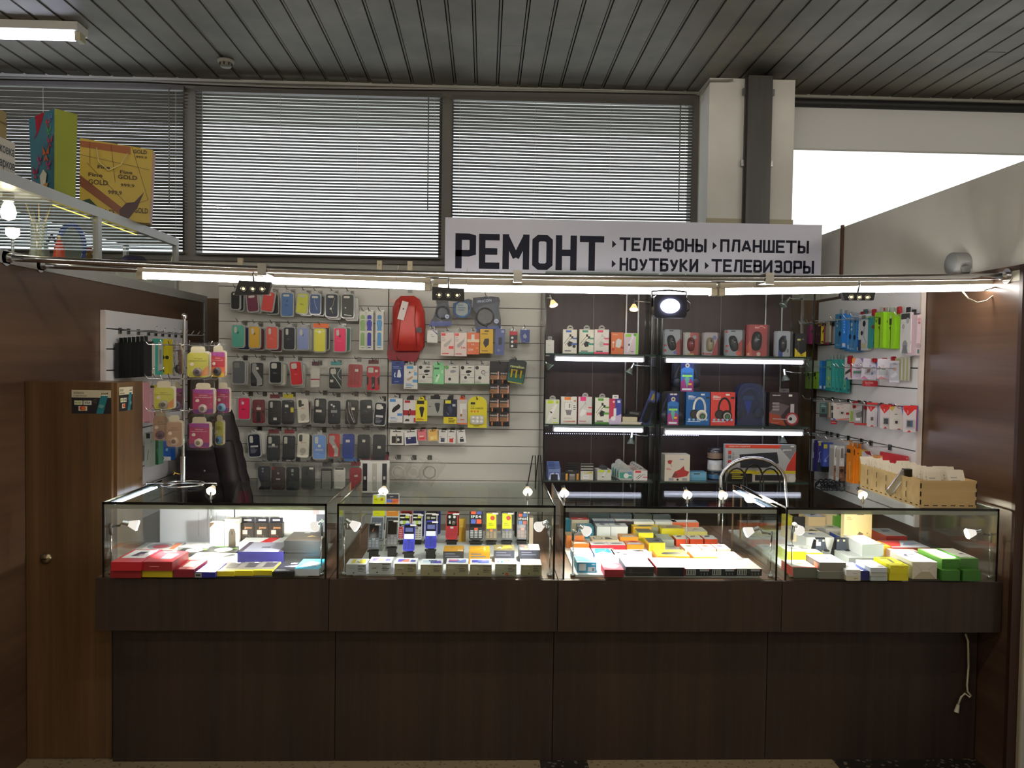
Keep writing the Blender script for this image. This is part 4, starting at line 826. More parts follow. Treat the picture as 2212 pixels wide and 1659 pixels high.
# batteries on a long hanging strip of cards
p0,p1 = atY(*c6(1376,528),4.42),atY(*c5(1642,1052),4.42); bw,bh = p1.x-p0.x,p1.z-p0.z
t = thing('battery_strip','long strip of black and copper battery cards hanging beside the chargers','batteries',loc=(p0.x,4.42,p0.z))
m = MB(); m.box(0,0.004,0,bw,0.008,bh,pm((34,32,34),0.4)); m.build('backing_card',t)
for r in range(4):
    for c in range(2):
        x0,z0 = c*bw/2+0.003,bh*(0.86-0.0) - (r+1)*bh*0.86/4+0.002; w_,h_ = bw/2-0.006,bh*0.86/4-0.004
        m = MB(); m.box(x0,0,z0,x0+w_,0.004,z0+h_,pm((28,28,32),0.4)); m.ink((x0,0,z0),(w_,0,0),(0,0,h_),[('r',0,.34,1,.66,(146,104,70)),('t','DURACELL',.46,.74,.84,.12,(206,202,196)),('p',[(.76,.36),(.84,.7),(.8,.98),(.9,.9),(.98,.98),(.94,.6),(.98,.4)],(196,150,140)),('rows',.06,.46,.5,.6,2,(110,74,50))]); m.build('card',t)
        for b in range(4): m = MB(); zz = z0+h_*(0.06+0.07*b); m.cyl((x0+w_*.2,-0.001,zz),(x0+w_*.75,-0.001,zz),0.0025,pm((30,30,34),0.3,0.3),8); m.cyl((x0+w_*.2,-0.001,zz),(x0+w_*.34,-0.001,zz),0.0027,pm((196,126,80),0.3,0.5),8); m.build('battery',t)
hook(p0.x+bw/2,p0.z+bh-0.01,'strip of battery cards',4.42)
q = atY(*c5(1722,1180),4.40)
t = thing('battery_pack','green and gold blister of batteries right of the battery strip','batteries',loc=q,rot=(0,R(8),0))
m = MB(); m.prism(rrect(0,0,0.10,0.13,0.012),0,0.004,pm((30,40,38),0.4)); m.ink((-0.05,0,-0.065),(0.1,0,0),(0,0,0.13),[('r',.06,.04,.94,.4,(34,96,84)),('t','camelion',.5,.66,.8,.12,(190,196,120)),('r',.1,.0,.9,.04,(190,180,60)),('rows',.2,.5,.8,.6,1,(180,160,60))]); m.build('card',t)
for i in range(3): m = MB(); x = -0.026+0.026*i; m.cyl((x,-0.004,-0.035),(x,-0.004,0.01),0.007,pm((190,170,70),0.25,0.6),10); m.build('battery',t)
hook(q.x-0.005,q.z+0.07,'green battery blister',4.40)
# row four
Bx('white box with a black car charger','leftmost, '+RW4,(112,180,292,480),(206,206,202),prints('carplug',(30,30,32),(74,130,190)),f=c6)
Bx('white and red box with a red car charger',RW4,(298,200,456,490),(204,200,196),[('r',0,.34,1,.56,(160,36,50)),('p',[(.36,.42),(.46,.62),(.62,.62),(.56,.36),(.42,.3)],(40,26,28)),('p',[(.42,.42),(.5,.58),(.58,.58),(.52,.4)],(196,60,60)),('r',.1,.88,.54,.98,(170,30,46)),('p',[(.1,.08),(.2,.18),(.44,.18),(.52,.08)],(60,60,64)),('r',.84,.04,.98,.24,(180,50,50))],f=c6,tab=('round',(34,34,36)))
Bx('yellow box with a black car charger',RW4+', hump-backed header',(452,205,602,465),(212,198,36),prints('carv',(30,28,26),(150,60,30))+[('r',.1,.82,.72,.99,(40,38,26))],f=c6,tab=('round',(212,198,36)))
Bx('grey box with a grey car charger',RW4,(602,190,800,396),(150,150,142),[('p',[(.46,.7),(.5,.78),(.76,.78),(.8,.7),(.74,.34),(.64,.16),(.56,.34)],(48,52,56)),('rows',.08,.5,.3,.6,1,(80,80,80))],f=c6,tab=('wide',(34,34,36)))
Bx('navy and yellow box with a blue car charger',RW4,(805,195,972,496),(30,34,50),[('r',0,0,1,.28,(206,190,40)),('r',.1,.84,.54,.97,(206,200,60)),('p',[(.3,.7),(.52,.78),(.66,.6),(.56,.4),(.42,.5)],(58,66,90)),('p',[(.16,.5),(.44,.4),(.36,.34)],(90,100,120)),('rows',.36,.04,.96,.26,3,(60,56,20)),('r',.66,.72,.9,.82,(170,176,190))],f=c6,tab=('round',(30,32,38)))
Bx('grey and orange box with a white car charger',RW4,(973,195,1103,502),(186,178,170),[('r',0,.0,1,.05,(210,110,70)),('r',.24,.62,.9,.84,(206,206,202)),('p',[(.3,.62),(.52,.62),(.5,.34),(.34,.34)],(214,212,206)),('r',.3,.32,.5,.42,(150,100,70)),('t','2.1',.2,.14,.22,.08,(200,90,60)),('rows',.34,.14,.96,.22,1,(200,90,60))],f=c6,tab=('round',(220,80,40)))
q0,q1 = atY(*c6(1108,545),4.395),atY(*c6(1350,155),4.395); w,h = q1.x-q0.x,q1.z-q0.z
t = thing('car_charger_pack','yellow arched car charger pack with a clear blister beside the batteries','charger',GP,loc=((q0.x+q1.x)/2,4.395,q0.z))
m = MB(); YL = (206,194,44); m.prism([(-w/2,0),(w/2,0)]+arc(w/2-w*.42,h-w*.42,w*.42,0,90,6)+arc(-w/2+w*.42,h-w*.42,w*.42,90,180,6),0,0.006,pm(YL,0.4))
m.ink((-w/2,0,0),(w,0,0),(0,0,h),[('r',.14,.74,.38,.81,(40,40,30)),('t','CAR CHARGER',.48,.6,.68,.05,(90,84,20)),('rows',.14,.67,.5,.7,1,(110,100,20)),('c',.2,.52,.006,(200,120,40)),('c',.36,.52,.006,(200,120,40)),('c',.53,.52,.006,(200,120,40)),('c',.48,.92,.005,(60,50,30)),('rows',.3,.03,.8,.07,1,(120,110,20))]); m.build('card',t)
m = MB(); m.prism(rrect(0,h*.26,w*.72,h*.28,0.012),-0.018,-0.001,pm((196,194,186),0.15,0.2))
for i in range(3):
    for j in range(2): m.lathe([(0,0.021),(0.007,0.020),(0.010,0.017)],pm((214,212,206),0.12),12,(-w*.22+w*.22*i,0,h*.20+h*.12*j),'Y')
m.build('blister',t); hook(q1.x-w/2,q1.z-0.012,'yellow arched car charger pack',4.395)
# row five: small boxes
for key,cx_,cy_,w_,h_,col,ops,rot in (
 ('small white box with a black camera',217,668,170,190,(204,202,192),[('r',.12,.14,.86,.72,(34,32,32)),('p',[(.42,.1),(.54,.1),(.52,.9),(.44,.9)],(120,116,96)),('c',.6,.44,.008,(200,198,190))],0),
 ('small white box with a navy wallet',397,670,168,190,(206,206,200),[('r',.1,.12,.86,.68,(30,34,84)),('r',.26,.52,.46,.64,(190,190,190))],-5),
 ('small pink box with a red earbud case',530,640,116,140,(206,110,116),[('r',.2,.16,.76,.5,(200,60,64)),('r',.24,.4,.7,.56,(220,180,170))],-5),
 ('small amber box with earbud case',673,640,120,140,(214,170,90),[('r',.2,.12,.5,.5,(226,206,140)),('r',.5,.2,.86,.6,(222,190,110))],-5),
 ('small white box with a slate earbud case',797,660,106,164,(208,206,198),[('r',.24,.12,.7,.5,(66,76,92)),('r',.28,.36,.66,.4,(90,100,116)),('rows',.1,.56,.5,.66,1,(150,100,100))],1),
 ('small white box with a red earbud case',906,660,102,168,(208,206,198),[('r',.24,.1,.72,.46,(184,54,54)),('r',.6,.4,.72,.52,(184,54,54)),('rows',.1,.56,.5,.66,1,(170,110,110))],2),
 ('small white box with a charcoal earbud case',1030,658,104,166,(208,206,198),[('r',.24,.12,.72,.42,(48,48,52)),('p',[(.26,.44),(.7,.5),(.64,.6),(.36,.56)],(60,60,64))],-8)):
    q = atY(*c6(cx_,cy_),4.40); w,h = w_/5.821*4.4/FPX,h_/5.821*4.4/FPX
    t = thing('accessory_box',key+', '+RW5,'accessory box','small accessory boxes on the slatwall',loc=q,rot=(0,R(rot),0))
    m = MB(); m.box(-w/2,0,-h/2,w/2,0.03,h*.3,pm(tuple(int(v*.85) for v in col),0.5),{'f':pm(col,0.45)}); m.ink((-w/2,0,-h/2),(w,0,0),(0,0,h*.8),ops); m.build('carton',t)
    m = MB(); m.box(-w/2,0.001,h*.3,w/2,0.002,h/2,pm(col,0.5)); m.box(-w*.3,-0.0004,h*.36,w*.3,0.0005,h*.41,pm((40,36,32),0.6)); m.build('hang_tab',t)
    hook(q.x,q.z+h/2-0.004,key,4.40)
# row six: bagged coils
for i,(cx_,cy_,w) in enumerate(((240,1085,'left'),(440,1090,'middle'),(640,1090,'right'))):
    q = atY(*c6(cx_,cy_),4.41); t = thing('cable_bag','clear bag with a coiled white cable, %s of three low on the slatwall' % w,'cable bag','bagged cables low on the slatwall',loc=q,rot=(0,R((22,26,34)[i]),0))
    rb = random.Random(40+i); Pg = [[(-0.055+0.11*j/6,-0.012-0.012*rb.random()*(0 < j < 6 and 0 < k < 6)+0.006*(j in (0,6)),-0.07+0.15*k/6) for j in range(7)] for k in range(7)]
    m = MB(); m.grid(Pg,M_BAG); m.build('clear_bag',t)
    m = MB(); pts = [(0.034*(1+0.06*rb.uniform(-1,1))*math.cos(a),-0.004+0.004*rb.random(),0.034*(1+0.06*rb.uniform(-1,1))*math.sin(a)-0.01) for a in [2*math.pi*k/14 for k in range(42)]]; m.tube(pts,0.0022,pm((196,194,184) if i < 2 else (150,154,140),0.4),5)
    if i < 2: m.prism([(0.02*math.cos(a)-0.002,0.02*math.sin(a)-0.01) for a in [2*math.pi*k/14 for k in range(14)]],0.001,0.003,pm((170,168,156),0.6))
    m.build('coiled_cable',t); hook(q.x-0.012,q.z+0.068,'clear bag of cable at the '+w,4.41)
q = atY(*c6(1950,1060),4.46)
t = thing('folding_stand','dark folding stand leaning low at the right edge of the slatwall','stand',loc=q)
for n,(xa,xb,ya) in (('front_leg',(-0.045,-0.012,-0.03)),('rear_leg',(0.005,0.02,0.02))):
    m = MB(); m.tube([(xa,ya,-0.115),(xb,ya*0.2,0.075),(xb+0.014,ya*.2,0.075),(xa+0.05,ya,-0.115)],0.003,pm((40,40,38),0.4),6); m.build(n,t)
# top row: red hard pack, blue bags
def bag_shell(m,out,y0,bulge,mat,n=10):
    """puffed pack: outline rings shrinking towards a raised centre"""
    c = (sum(p[0] for p in out)/len(out),sum(p[1] for p in out)/len(out)); rings = []
    for k in range(6):
        f = 1-k/6.0; rings.append([(c[0]+(p[0]-c[0])*f,y0-bulge*math.sin(math.pi/2*min(1,(1-f)*2.2)),c[1]+(p[1]-c[1])*f) for p in out])
    ids = [m._add(r) for r in rings]; L = len(out)
    for a,b in zip(ids,ids[1:]):
        for i in range(L): j = (i+1) % L; m.face((a+i,a+j,b+j,b+i),mat,True)
    m.face([ids[-1]+i for i in range(L)],mat,True)
q = atY(*c5(362,580),4.44)
def outl(pts,f,q,Y): return [((atY(*f(*p),Y)-q).x,(atY(*f(*p),Y)-q).z) for p in pts]
FW = film((255,250,250),0.5,0.0,0.05,1.5,1.0)
O1 = outl([(200,920),(520,915),(555,860),(570,600),(560,420),(500,270),(430,225),(270,228),(200,290),(165,380),(160,640),(165,860)],c5,q,4.44)
t = thing('backpack_case','large bright red ridged backpack in clear film on the slatwall','backpack',loc=q)
m = MB(); bag_shell(m,O1,-0.004,0.05,noisy('red_pack',(176,50,42),(196,62,52),6,0.35)); m.prism(O1,-0.004,0.05,pm((150,40,36),0.4)); m.build('shell',t)
for dx in (-0.05,0.05): m = MB(); m.tube([(dx*1.1,-0.052,-0.14),(dx*0.8,-0.0565,0.02),(dx*0.9,-0.05,0.10)],0.003,pm((150,40,36),0.5),6); m.build('rib',t)
m = MB(); m.T = Matrix.Translation((-0.024,-0.069,0.07)) @ Matrix.Rotation(R(15),4,'Y'); m.box(-0.018,-0.001,-0.052,0.018,0.001,0.052,pm((206,196,190),0.5)); m.ink((-0.018,-0.001,-0.052),(0.036,0,0),(0,0,0.104),[('r',.4,.55,.6,.63,(60,50,50))]); m.build('paper_tag',t)
m = MB(); m.prism(rrect(-0.085,0.125,0.03,0.018,0.002),-0.045,-0.043,pm((190,160,150),0.5)); m.build('price_sticker',t)
m = MB(); m.box(0.05,-0.055,-0.05,0.08,-0.045,-0.022,pm((24,20,20),0.3)); m.build('buckle',t)
m = MB(); bag_shell(m,[(p[0]*1.07,p[1]*1.05) for p in O1],0.0,0.066,film((255,252,252),0.22,0.0,0.05,1.4,1.2)); m.build('clear_film',t)
hook(q.x+0.0,1.99,'large red backpack',4.44)
q = atY(*c5(300,1000),4.49); O2 = outl([(110,1030),(460,1060),(500,960),(560,800),(150,560),(95,960)],c5,q,4.49)
m = MB(); m.prism(O2,-0.008,0.012,pm((146,30,46),0.3)); tag(m.build('crimson_pack',loc=q),'crimson film-wrapped pack half hidden under the large red backpack','pack')
def cable_pack(key,label,pts,f,coil,ctr,r,Ymain,ops_poly,hk):
    q = atY(*f(*ctr),Ymain); t = thing('cable_pack',label,'cable pack','cable packs on the top slatwall row',loc=q)
    m = MB(); o = outl(pts,f,q,Ymain); m.prism(o,0.006,0.009,pm((60,66,84),0.4))
    for poly,col in ops_poly: m.poly([(p[0],0.0052,p[1]) for p in outl(poly,f,q,Ymain)],pm(col,0.3))
    m.build('card',t)
    m = MB(); rb = random.Random(len(key)); m.tube([(r*(1+0.08*rb.uniform(-1,1))*math.cos(a),-0.006+0.008*rb.random(),r*(1+0.08*rb.uniform(-1,1))*math.sin(a)) for a in [2*math.pi*k/16 for k in range(80)]],0.0032,pm(coil,0.35),6); m.build('coiled_cable',t)
    m = MB(); rb = random.Random(3); n = len(o); c = (0,0); bag_shell(m,o,0.0,0.02,M_BAG); m.build('clear_bag',t)
    h = atY(*f(*hk),Ymain); hook(h.x,h.z,key,Ymain); return t,q
t,q = cable_pack('black cable pack','black cable pack with a blue band and white dot under a spotlight plate',[(625,612),(905,605),(905,490),(865,330),(868,250),(700,250),(720,340),(690,460)],c5,(26,28,34),(790,440),0.034,4.42,[([(622,612),(905,605),(905,545),(640,550)],(30,60,140)),([(640,550),(905,545),(905,490),(665,510)],(22,26,44)),([(868,250),(700,250),(715,330),(865,310)],(24,24,30))],(800,230))
m = MB(); k = atY(*c5(852,490),4.42)-q; m.prism([(k.x+0.012*math.cos(a),k.z+0.012*math.sin(a)) for a in [2*math.pi*i/16 for i in range(16)]],-0.024,-0.022,pm((170,180,200),0.4)); m.ink((k.x-0.008,-0.0242,k.z-0.005),(0.016,0,0),(0,0,0.010),[('t','3m',.5,.1,.8,.8,(30,40,80))]); m.build('length_badge',t)
t,q = cable_pack('blue cable pack','bag with a blue coiled network cable, middle of the cable packs',[(920,510),(1150,505),(1165,280),(1120,262),(920,320)],c5,(60,110,170),(1038,392),0.044,4.42,[([(960,480),(1110,480),(1110,310),(960,310)],(150,160,156))],(1060,262))
m = MB(); m.ink((-0.03,-0.024,-0.02),(0.06,0,0),(0,0,0.05),[('rows',.1,.1,.9,.9,3,(90,110,130))]); m.build('printed_label',t)
t,q = cable_pack('large black cable pack','large dark blue pack with a black cable coil beside the blue cable bag',[(1210,665),(1525,640),(1525,520),(1500,380),(1515,290),(1500,245),(1400,232),(1175,250),(1168,395),(1215,440),(1195,520)],c5,(22,24,28),(1325,490),0.046,4.42,[([(1210,668),(1525,640),(1525,600),(1212,628)],(30,60,140)),([(1168,395),(1320,340),(1430,320),(1515,290),(1500,245),(1400,235),(1175,252)],(22,26,52)),([(1470,600),(1525,590),(1525,520),(1490,520)],(24,28,50))],(1338,222))
m = MB(); m.prism([(0.046*math.cos(a),0.044*math.sin(a)) for a in [2*math.pi*i/22 for i in range(22)]],-0.004,0.004,pm((36,38,40),0.3)); m.build('coil_core',t)
m = MB(); k = atY(*c5(1310,310),4.42)-q; m.T = Matrix.Translation((k.x,-0.022,k.z)) @ Matrix.Rotation(R(-8),4,'Y'); m.ink((-0.05,0,-0.01),(0.11,0,0),(0,0,0.03),[('t','PINCON',.5,.3,.7,.5,(160,170,190))]); m.build('brand_print',t)
m = MB(); k = atY(*c5(1468,548),4.42)-q; m.prism([(k.x+0.013*math.cos(a),k.z+0.013*math.sin(a)) for a in [2*math.pi*i/16 for i in range(16)]],-0.024,-0.022,pm((170,180,200),0.4)); m.ink((k.x-0.009,-0.0242,k.z-0.005),(0.018,0,0),(0,0,0.010),[('t','15m',.5,.1,.9,.8,(30,40,80))]); m.build('length_badge',t)
# ================================================================== the two glass cabinets
KY0,KY1 = 4.19,4.525
XA0,XA1 = atY(1176,800,KY0).x,atY(1419,800,KY0).x
XB0,XB1 = atY(1428,800,KY0).x,atY(1757,800,KY0).x
ZS = [atY(1300,764.5,KY0).z,atY(1300,917.5,KY0).z,0.95]
M_SHELFG = film((214,232,222),0.5,0.12,0.0)
def cabinet(label,x0,x1):
    t = thing('glass_cabinet',label,'cabinet','glass cabinets against the wall',loc=((x0+x1)/2,KY0,0)); w = (x1-x0)/2; d = KY1-KY0
    m = MB(); m.box(-w,0.0,0,w,d,0.70,WENGE); m.build('plinth',t)
    m = MB(); m.box(-w,d-0.012,0.702,w,d,2.07,WENGE_BACK); m.build('back_panel',t)
    for s in (-1,1):
        m = MB(); m.box(s*(w-0.0025)-0.0025,0.006,0.702,s*(w-0.0025)+0.0025,d-0.013,2.06,M_GLASS); m.build('side_pane',t)
        m = MB(); m.box(s*(w-0.002)-0.0035,0,0.702,s*(w-0.002)+0.0035,0.0055,2.06,M_EDGE); m.build('edge_strip',t)
    m = MB(); m.box(-w,0,2.061,w,d-0.013,2.069,M_SHELFG); m.build('top_pane',t)
    for i in range(3):
        m = MB(); m.box(-w+0.007,0.012,ZS[i]-0.008,w-0.007,d-0.016,ZS[i],M_SHELFG,{'f':pm((40,60,52),0.2)}); m.build('shelf',t)
    for s in (0.62,0.85):
        m = MB(); m.box(w*s-0.004,d-0.026,0.71,w*s+0.004,d-0.0125,2.05,M_STEEL); m.build('shelf_standard',t)
    m = MB(); m.box(-0.001,d-0.0135,0.71,0.001,d-0.0121,2.05,pm((120,116,116),0.3)); m.build('back_seam',t)
    for i in range(2):
        for s in (-1,1): m = MB(); m.cyl((s*(w-0.006),0.05,ZS[i]-0.012),(s*(w-0.03),0.05,ZS[i]-0.012),0.006,M_CHROME,10); m.build('shelf_clip',t)
    return t
cabinet('glass cabinet with boxed chargers, next to the slatwall',XA0,XA1)
cabinet('glass cabinet with computer mice and headphones, on the right',XB0,XB1)
def shelf_tube(label,a,b):
    y = KY0+0.05; pa,pb = atY(*a,y),atY(*b,y); c = (pa+pb)/2; L = (pb-pa).length/2
    t = thing('shelf_light',label,'shelf light','tube lights under the cabinet shelves',loc=c)
    m = MB(); m.box(-L,-0.012,0.010,L,0.012,0.024,pm((196,200,214),0.4)); m.build('housing',t)
    m = MB(); m.cyl((-L+0.004,0,0),(L-0.004,0,0),0.0115,emit((232,234,255),E_SHELF),8); m.build('lit_tube',t)
    for s in (-1,1): m = MB(); m.box(s*(L-0.002)-0.004,-0.010,-0.011,s*(L-0.002)+0.004,0.010,0.011,pm((206,206,214),0.4)); m.build('end_cap',t)
c7 = crop(1160,600,6.382); c8 = crop(1400,600,5.821); c9 = crop(1160,830,7.214); c10 = crop(1400,810,5.821)
shelf_tube('lit tube under the upper shelf of the charger cabinet',c7(245,1120),c7(1470,1128))
shelf_tube('lit tube under the lower shelf of the charger cabinet',c9(252,702),c9(1650,718))
shelf_tube('lit tube under the upper shelf of the mouse cabinet',c8(216,1040),c8(1950,1062))
shelf_tube('lit tube under the lower shelf of the mouse cabinet',c10(202,715),c10(1942,742))
def led_dots(label,a,b,n):
    y = KY1-0.03; pa,pb = atY(*a,y),atY(*b,y); t = MB(); t.box(0,0,-0.003,(pb-pa).x,0.002,0.003,pm((60,58,58),0.5))
    for i in range(n): x = (pb-pa).x*(i+.5)/n; z = (pb-pa).z*(i+.5)/n; t.box(x-0.002,-0.0012,-0.002,x+0.002,0,0.002,emit((220,216,255),1.0))
    tag(t.build('led_strip',loc=pa),label,'LED strip')
led_dots('row of faint LED dots across the back of the charger cabinet',c9(125,766),c9(1560,772),42)
led_dots('short row of faint LED dots in the back of the mouse cabinet',c10(180,755),c10(640,762),22)
def cab_spot(label,px,py,face,glow,mount):
    q = atY(px,py,KY0+0.14); f = Vector(face).normalized(); sgn = 1 if mount > q.x else -1
    t = thing('cabinet_spotlight',label,'spotlight','small spotlights in the glass cabinets',loc=q)
    col = (255,190,130); e = Vector((mount-q.x-sgn*0.0045,0,0.02))
    m = MB(); m.tube([e,e*0.5+Vector((0,0,0.012)),-f*0.03],0.003,M_CHROME,6); m.cyl(e-Vector((sgn*0.004,0,0)),e+Vector((-sgn*0.003,0,0)),0.009,M_CHROME,10); m.build('arm',t)
    m = MB(); m.cyl(-f*0.04,-f*0.008,0.0085,M_CHROME,10); m.build('socket',t)
    m = MB(); m.cyl(-f*0.008,f*0.022,0.009,emit(col,0.7) if glow else pm((170,176,170),0.2,0.8),14,0.024,False); m.build('reflector',t)
    m = MB(); m.cyl(f*0.022,f*0.027,0.0235,emit((255,200,140),4.0) if glow else pm((140,160,150),0.1,0.4),14,0.021); m.build('bulb_face',t)
cab_spot('glowing orange spotlight at the top left of the charger cabinet',*c7(215,330),(0.3,-0.3,-1),True,XA0+0.006)
cab_spot('glowing orange spotlight at the top right of the charger cabinet',*c7(1338,385),(-0.1,-0.3,-1),True,XA1-0.006)
cab_spot('unlit spotlight under the upper shelf, left side of the charger cabinet',*c7(150,1195),(0.8,-0.2,-0.8),False,XA0+0.006)
cab_spot('unlit spotlight under the upper shelf, right side of the charger cabinet',*c7(1290,1265),(-0.5,-0.2,-1),False,XA1-0.006)
cab_spot('unlit spotlight under the lower shelf of the charger cabinet',*c9(1470,860),(-0.1,-0.2,-1),False,XA1-0.006)
cab_spot('unlit spotlight at the top right of the mouse cabinet',*c8(1725,310),(-0.7,-0.2,-0.9),False,XB1-0.006)
cab_spot('unlit spotlight under the upper shelf of the mouse cabinet',*c8(1722,1240),(0.1,-0.2,-1),False,XB1-0.006)
cab_spot('unlit spotlight under the lower shelf of the mouse cabinet',*c10(1690,800),(0.0,-0.2,-1),False,XB1-0.006)
# ---- boxes in the charger cabinet
KF = KY0+0.05
GA = 'boxes in the charger cabinet'
Cb = lambda key,label,rect,col,ops,f,sh,Y=KF,d=0.05,tab=('round',TABC),**k: carton(key,label,rect,Y,d,col,ops,tab,nm=k.pop('nm','charger_box'),cat=k.pop('cat','charger'),group=k.pop('group',GA),base=ZS[sh]+0.0004,f=f,**k)
Cb('','small plain white charger box at the left of the upper cabinet shelf',(118,862,236,1032),(206,206,200),[('rows',.3,.55,.7,.65,1,(170,170,166))],c7,0,tab=('square',TABC))
Cb('','white box with a black charger and blue marks, upper cabinet shelf',(356,715,552,1032),(216,214,200),prints('cable',(26,26,30),(70,100,170))+[('c',.8,.3,.009,(40,40,42))],c7,0,tab=('round',film((230,200,160),.5,.5)))
Cb('','white and teal box with a black charger, upper cabinet shelf',(580,715,786,1040),(216,214,196),prints('cable',(26,26,30),(70,140,120))+[('r',0,0,1,.07,(60,140,120))],c7,0)
Cb('','white and pink box with a white charger, upper cabinet shelf',(787,715,993,1040),(216,212,206),prints('cable',(186,186,180),(214,80,110))+[('r',0,0,1,.07,(220,60,100))],c7,0,tab=('round',film((230,170,160),.5,.5)))
Cb('','orange box with a white wall charger, upper cabinet shelf',(1020,755,1194,1043),(206,110,60),[('p',[(.36,.34),(.4,.62),(.56,.72),(.86,.66),(.82,.4),(.66,.28)],(206,206,204)),('l',[(.18,.56),(.18,.3)],.004,(220,200,190)),('c',.18,.54,.006,(224,206,196)),('rows',.1,.86,.8,.92,1,(220,170,140)),('c',.16,.22,.008,(170,50,40)),('c',.9,.3,.007,(150,40,40))],c7,0,tab=None)
Cb('','white and lime box with a white adapter, upper cabinet shelf',(1195,765,1398,1043),(206,190,200),[('r',.84,0,1,1,(120,190,60)),('r',.1,.82,.5,.96,(140,200,70)),('p',[(.2,.1),(.34,.5),(.58,.94),(.72,.9),(.44,.4),(.3,.08)],(220,216,220)),('p',[(.3,.46),(.4,.52),(.42,.42),(.34,.38)],(50,46,50)),('c',.76,.92,.008,(90,150,60)),('rows',.5,.08,.8,.16,1,(100,90,110))],c7,0,tab=None)
Cb('','white and lime box with a white adapter, lower cabinet shelf',(132,243,350,615),(206,210,196),[('r',.12,.84,.56,.97,(190,214,50)),('c',.84,.9,.008,(170,200,40)),('p',[(.1,.12),(.3,.5),(.7,.8),(.86,.8),(.5,.36),(.2,.1)],(226,226,222)),('p',[(.3,.52),(.46,.5),(.5,.44),(.36,.44)],(60,60,60)),('rows',.55,.2,.9,.25,1,(80,80,80)),('r',.55,.02,.9,.06,(190,214,50))],c9,1,Y=KF-0.02)
Cb('','white box with a grey wall charger and orange squares, lower cabinet shelf',(372,198,622,580),(220,220,212),[('r',.22,.88,.62,.99,(230,130,60)),('r',.2,.5,.7,.82,(200,200,196)),('r',.24,.54,.66,.78,(224,224,220)),('r',.5,.58,.58,.74,(120,120,122)),('p',[(.28,.5),(.68,.5),(.62,.32),(.36,.32)],(120,120,124)),('r',.2,.18,.7,.22,(190,190,186)),('t','CHARGER',.56,.06,.76,.05,(210,90,50)),('r',.8,.82,.94,.88,(200,140,110)),('rows',.78,.5,.96,.7,3,(90,90,96))],c9,1,tab=('round',(40,40,46)))
Cb('','pink and white box with a white adapter, lower cabinet shelf',(640,200,858,575),(206,206,204),[('r',.14,.85,.56,1,(226,60,130)),('p',[(.08,.34),(.3,.56),(.6,.5),(.5,.36),(.2,.26)],(226,226,224)),('l',[(.08,.5),(.5,.74)],.003,(170,170,170)),('r',.46,.72,.58,.8,(180,180,180)),('r',.62,.32,1,.42,(224,90,110)),('r',.74,.58,1,.63,(230,90,90)),('rows',.1,.06,.9,.12,1,(214,110,110))],c9,1,tab=('round',film((230,200,220),.5,.5)),side=(226,60,130))
Cb('','white and green box with a black charger, lower cabinet shelf',(900,210,1126,605),(220,220,208),prints('cable',(28,28,32),(90,160,70))+[('r',0,0,1,.07,(70,130,60))],c9,1,side=(60,110,60))
Cb('','pink to blue gradient box with white wall charger, lower cabinet shelf',(1122,228,1318,582),(150,70,110),[('p',[(0,1),(.5,1),(.5,.3),(0,.2)],(190,60,90)),('p',[(.5,1),(1,1),(1,.4),(.5,.3)],(60,70,150)),('p',[(0,.2),(.5,.3),(1,.4),(1,0),(0,0)],(196,180,210)),('r',.36,.3,.58,.62,(226,226,228)),('c',.34,.22,.013,(226,226,228)),('c',.36,.88,.006,(230,200,200)),('r',.66,.84,.9,.94,(210,214,230))],c9,1,tab=('square',(226,226,226)))
# black gadgets in a heap
q = atY(*c9(1480,470),KF); zz = ZS[1]+0.0004
t = thing('card_stack','stack of pale cards under the black gadgets, lower cabinet shelf','cards',loc=(q.x,KF,zz)); m = MB(); m.box(-0.075,0,0,0.05,0.05,0.006,pm((196,186,160),0.6)); m.box(-0.06,0,0.006,0.055,0.05,0.011,pm((214,212,206),0.6)); m.build('cards',t)
t = thing('adapter','cream power adapter under a black gadget, lower cabinet shelf','adapter',loc=(q.x-0.005,KF+0.006,zz+0.0115)); m = MB(); m.box(-0.045,0,0,0.036,0.04,0.028,pm((196,188,160),0.5)); m.build('body',t); m = MB(); m.box(-0.05,-0.001,0.010,-0.0451,0.02,0.02,pm((60,58,54),0.5)); m.build('socket',t)
t = thing('gadget','black gadget lying askew on the cream power adapter','gadget',loc=(q.x+0.006,KF+0.004,zz+0.046),rot=(0,R(6),0)); m = MB(); m.box(-0.045,0,-0.005,0.045,0.04,0.004,pm((24,24,26),0.3)); m.box(-0.034,0,0.004,0.045,0.036,0.028,pm((34,34,36),0.25)); m.build('body',t); m = MB(); m.box(-0.02,-0.0012,0.008,0.03,-0.0002,0.02,pm((90,90,94),0.2)); m.build('front_plate',t)
p = atY(*c9(1680,400),KF)
t = thing('remote_pack','blue-topped remote control blister leaning at the right of the cabinet shelf','blister pack',loc=(p.x-0.005,KF-0.002,ZS[1]+0.002),rot=(0,R(20),0))
m = MB(); m.box(-0.028,0.006,0,0.028,0.009,0.19,pm((40,50,90),0.4)); m.build('card',t); m = MB(); m.prism(rrect(0,0.07,0.034,0.11,0.012),-0.008,0.0055,pm((22,24,30),0.25)); m.build('remote',t); m = MB(); m.box(-0.026,0.0045,0.132,0.026,0.0058,0.185,pm((70,84,150),0.4)); m.ink((-0.026,0.0045,0.132),(0.052,0,0),(0,0,0.053),[('r',.3,.1,.5,.8,(170,150,50))]); m.build('header_card',t)
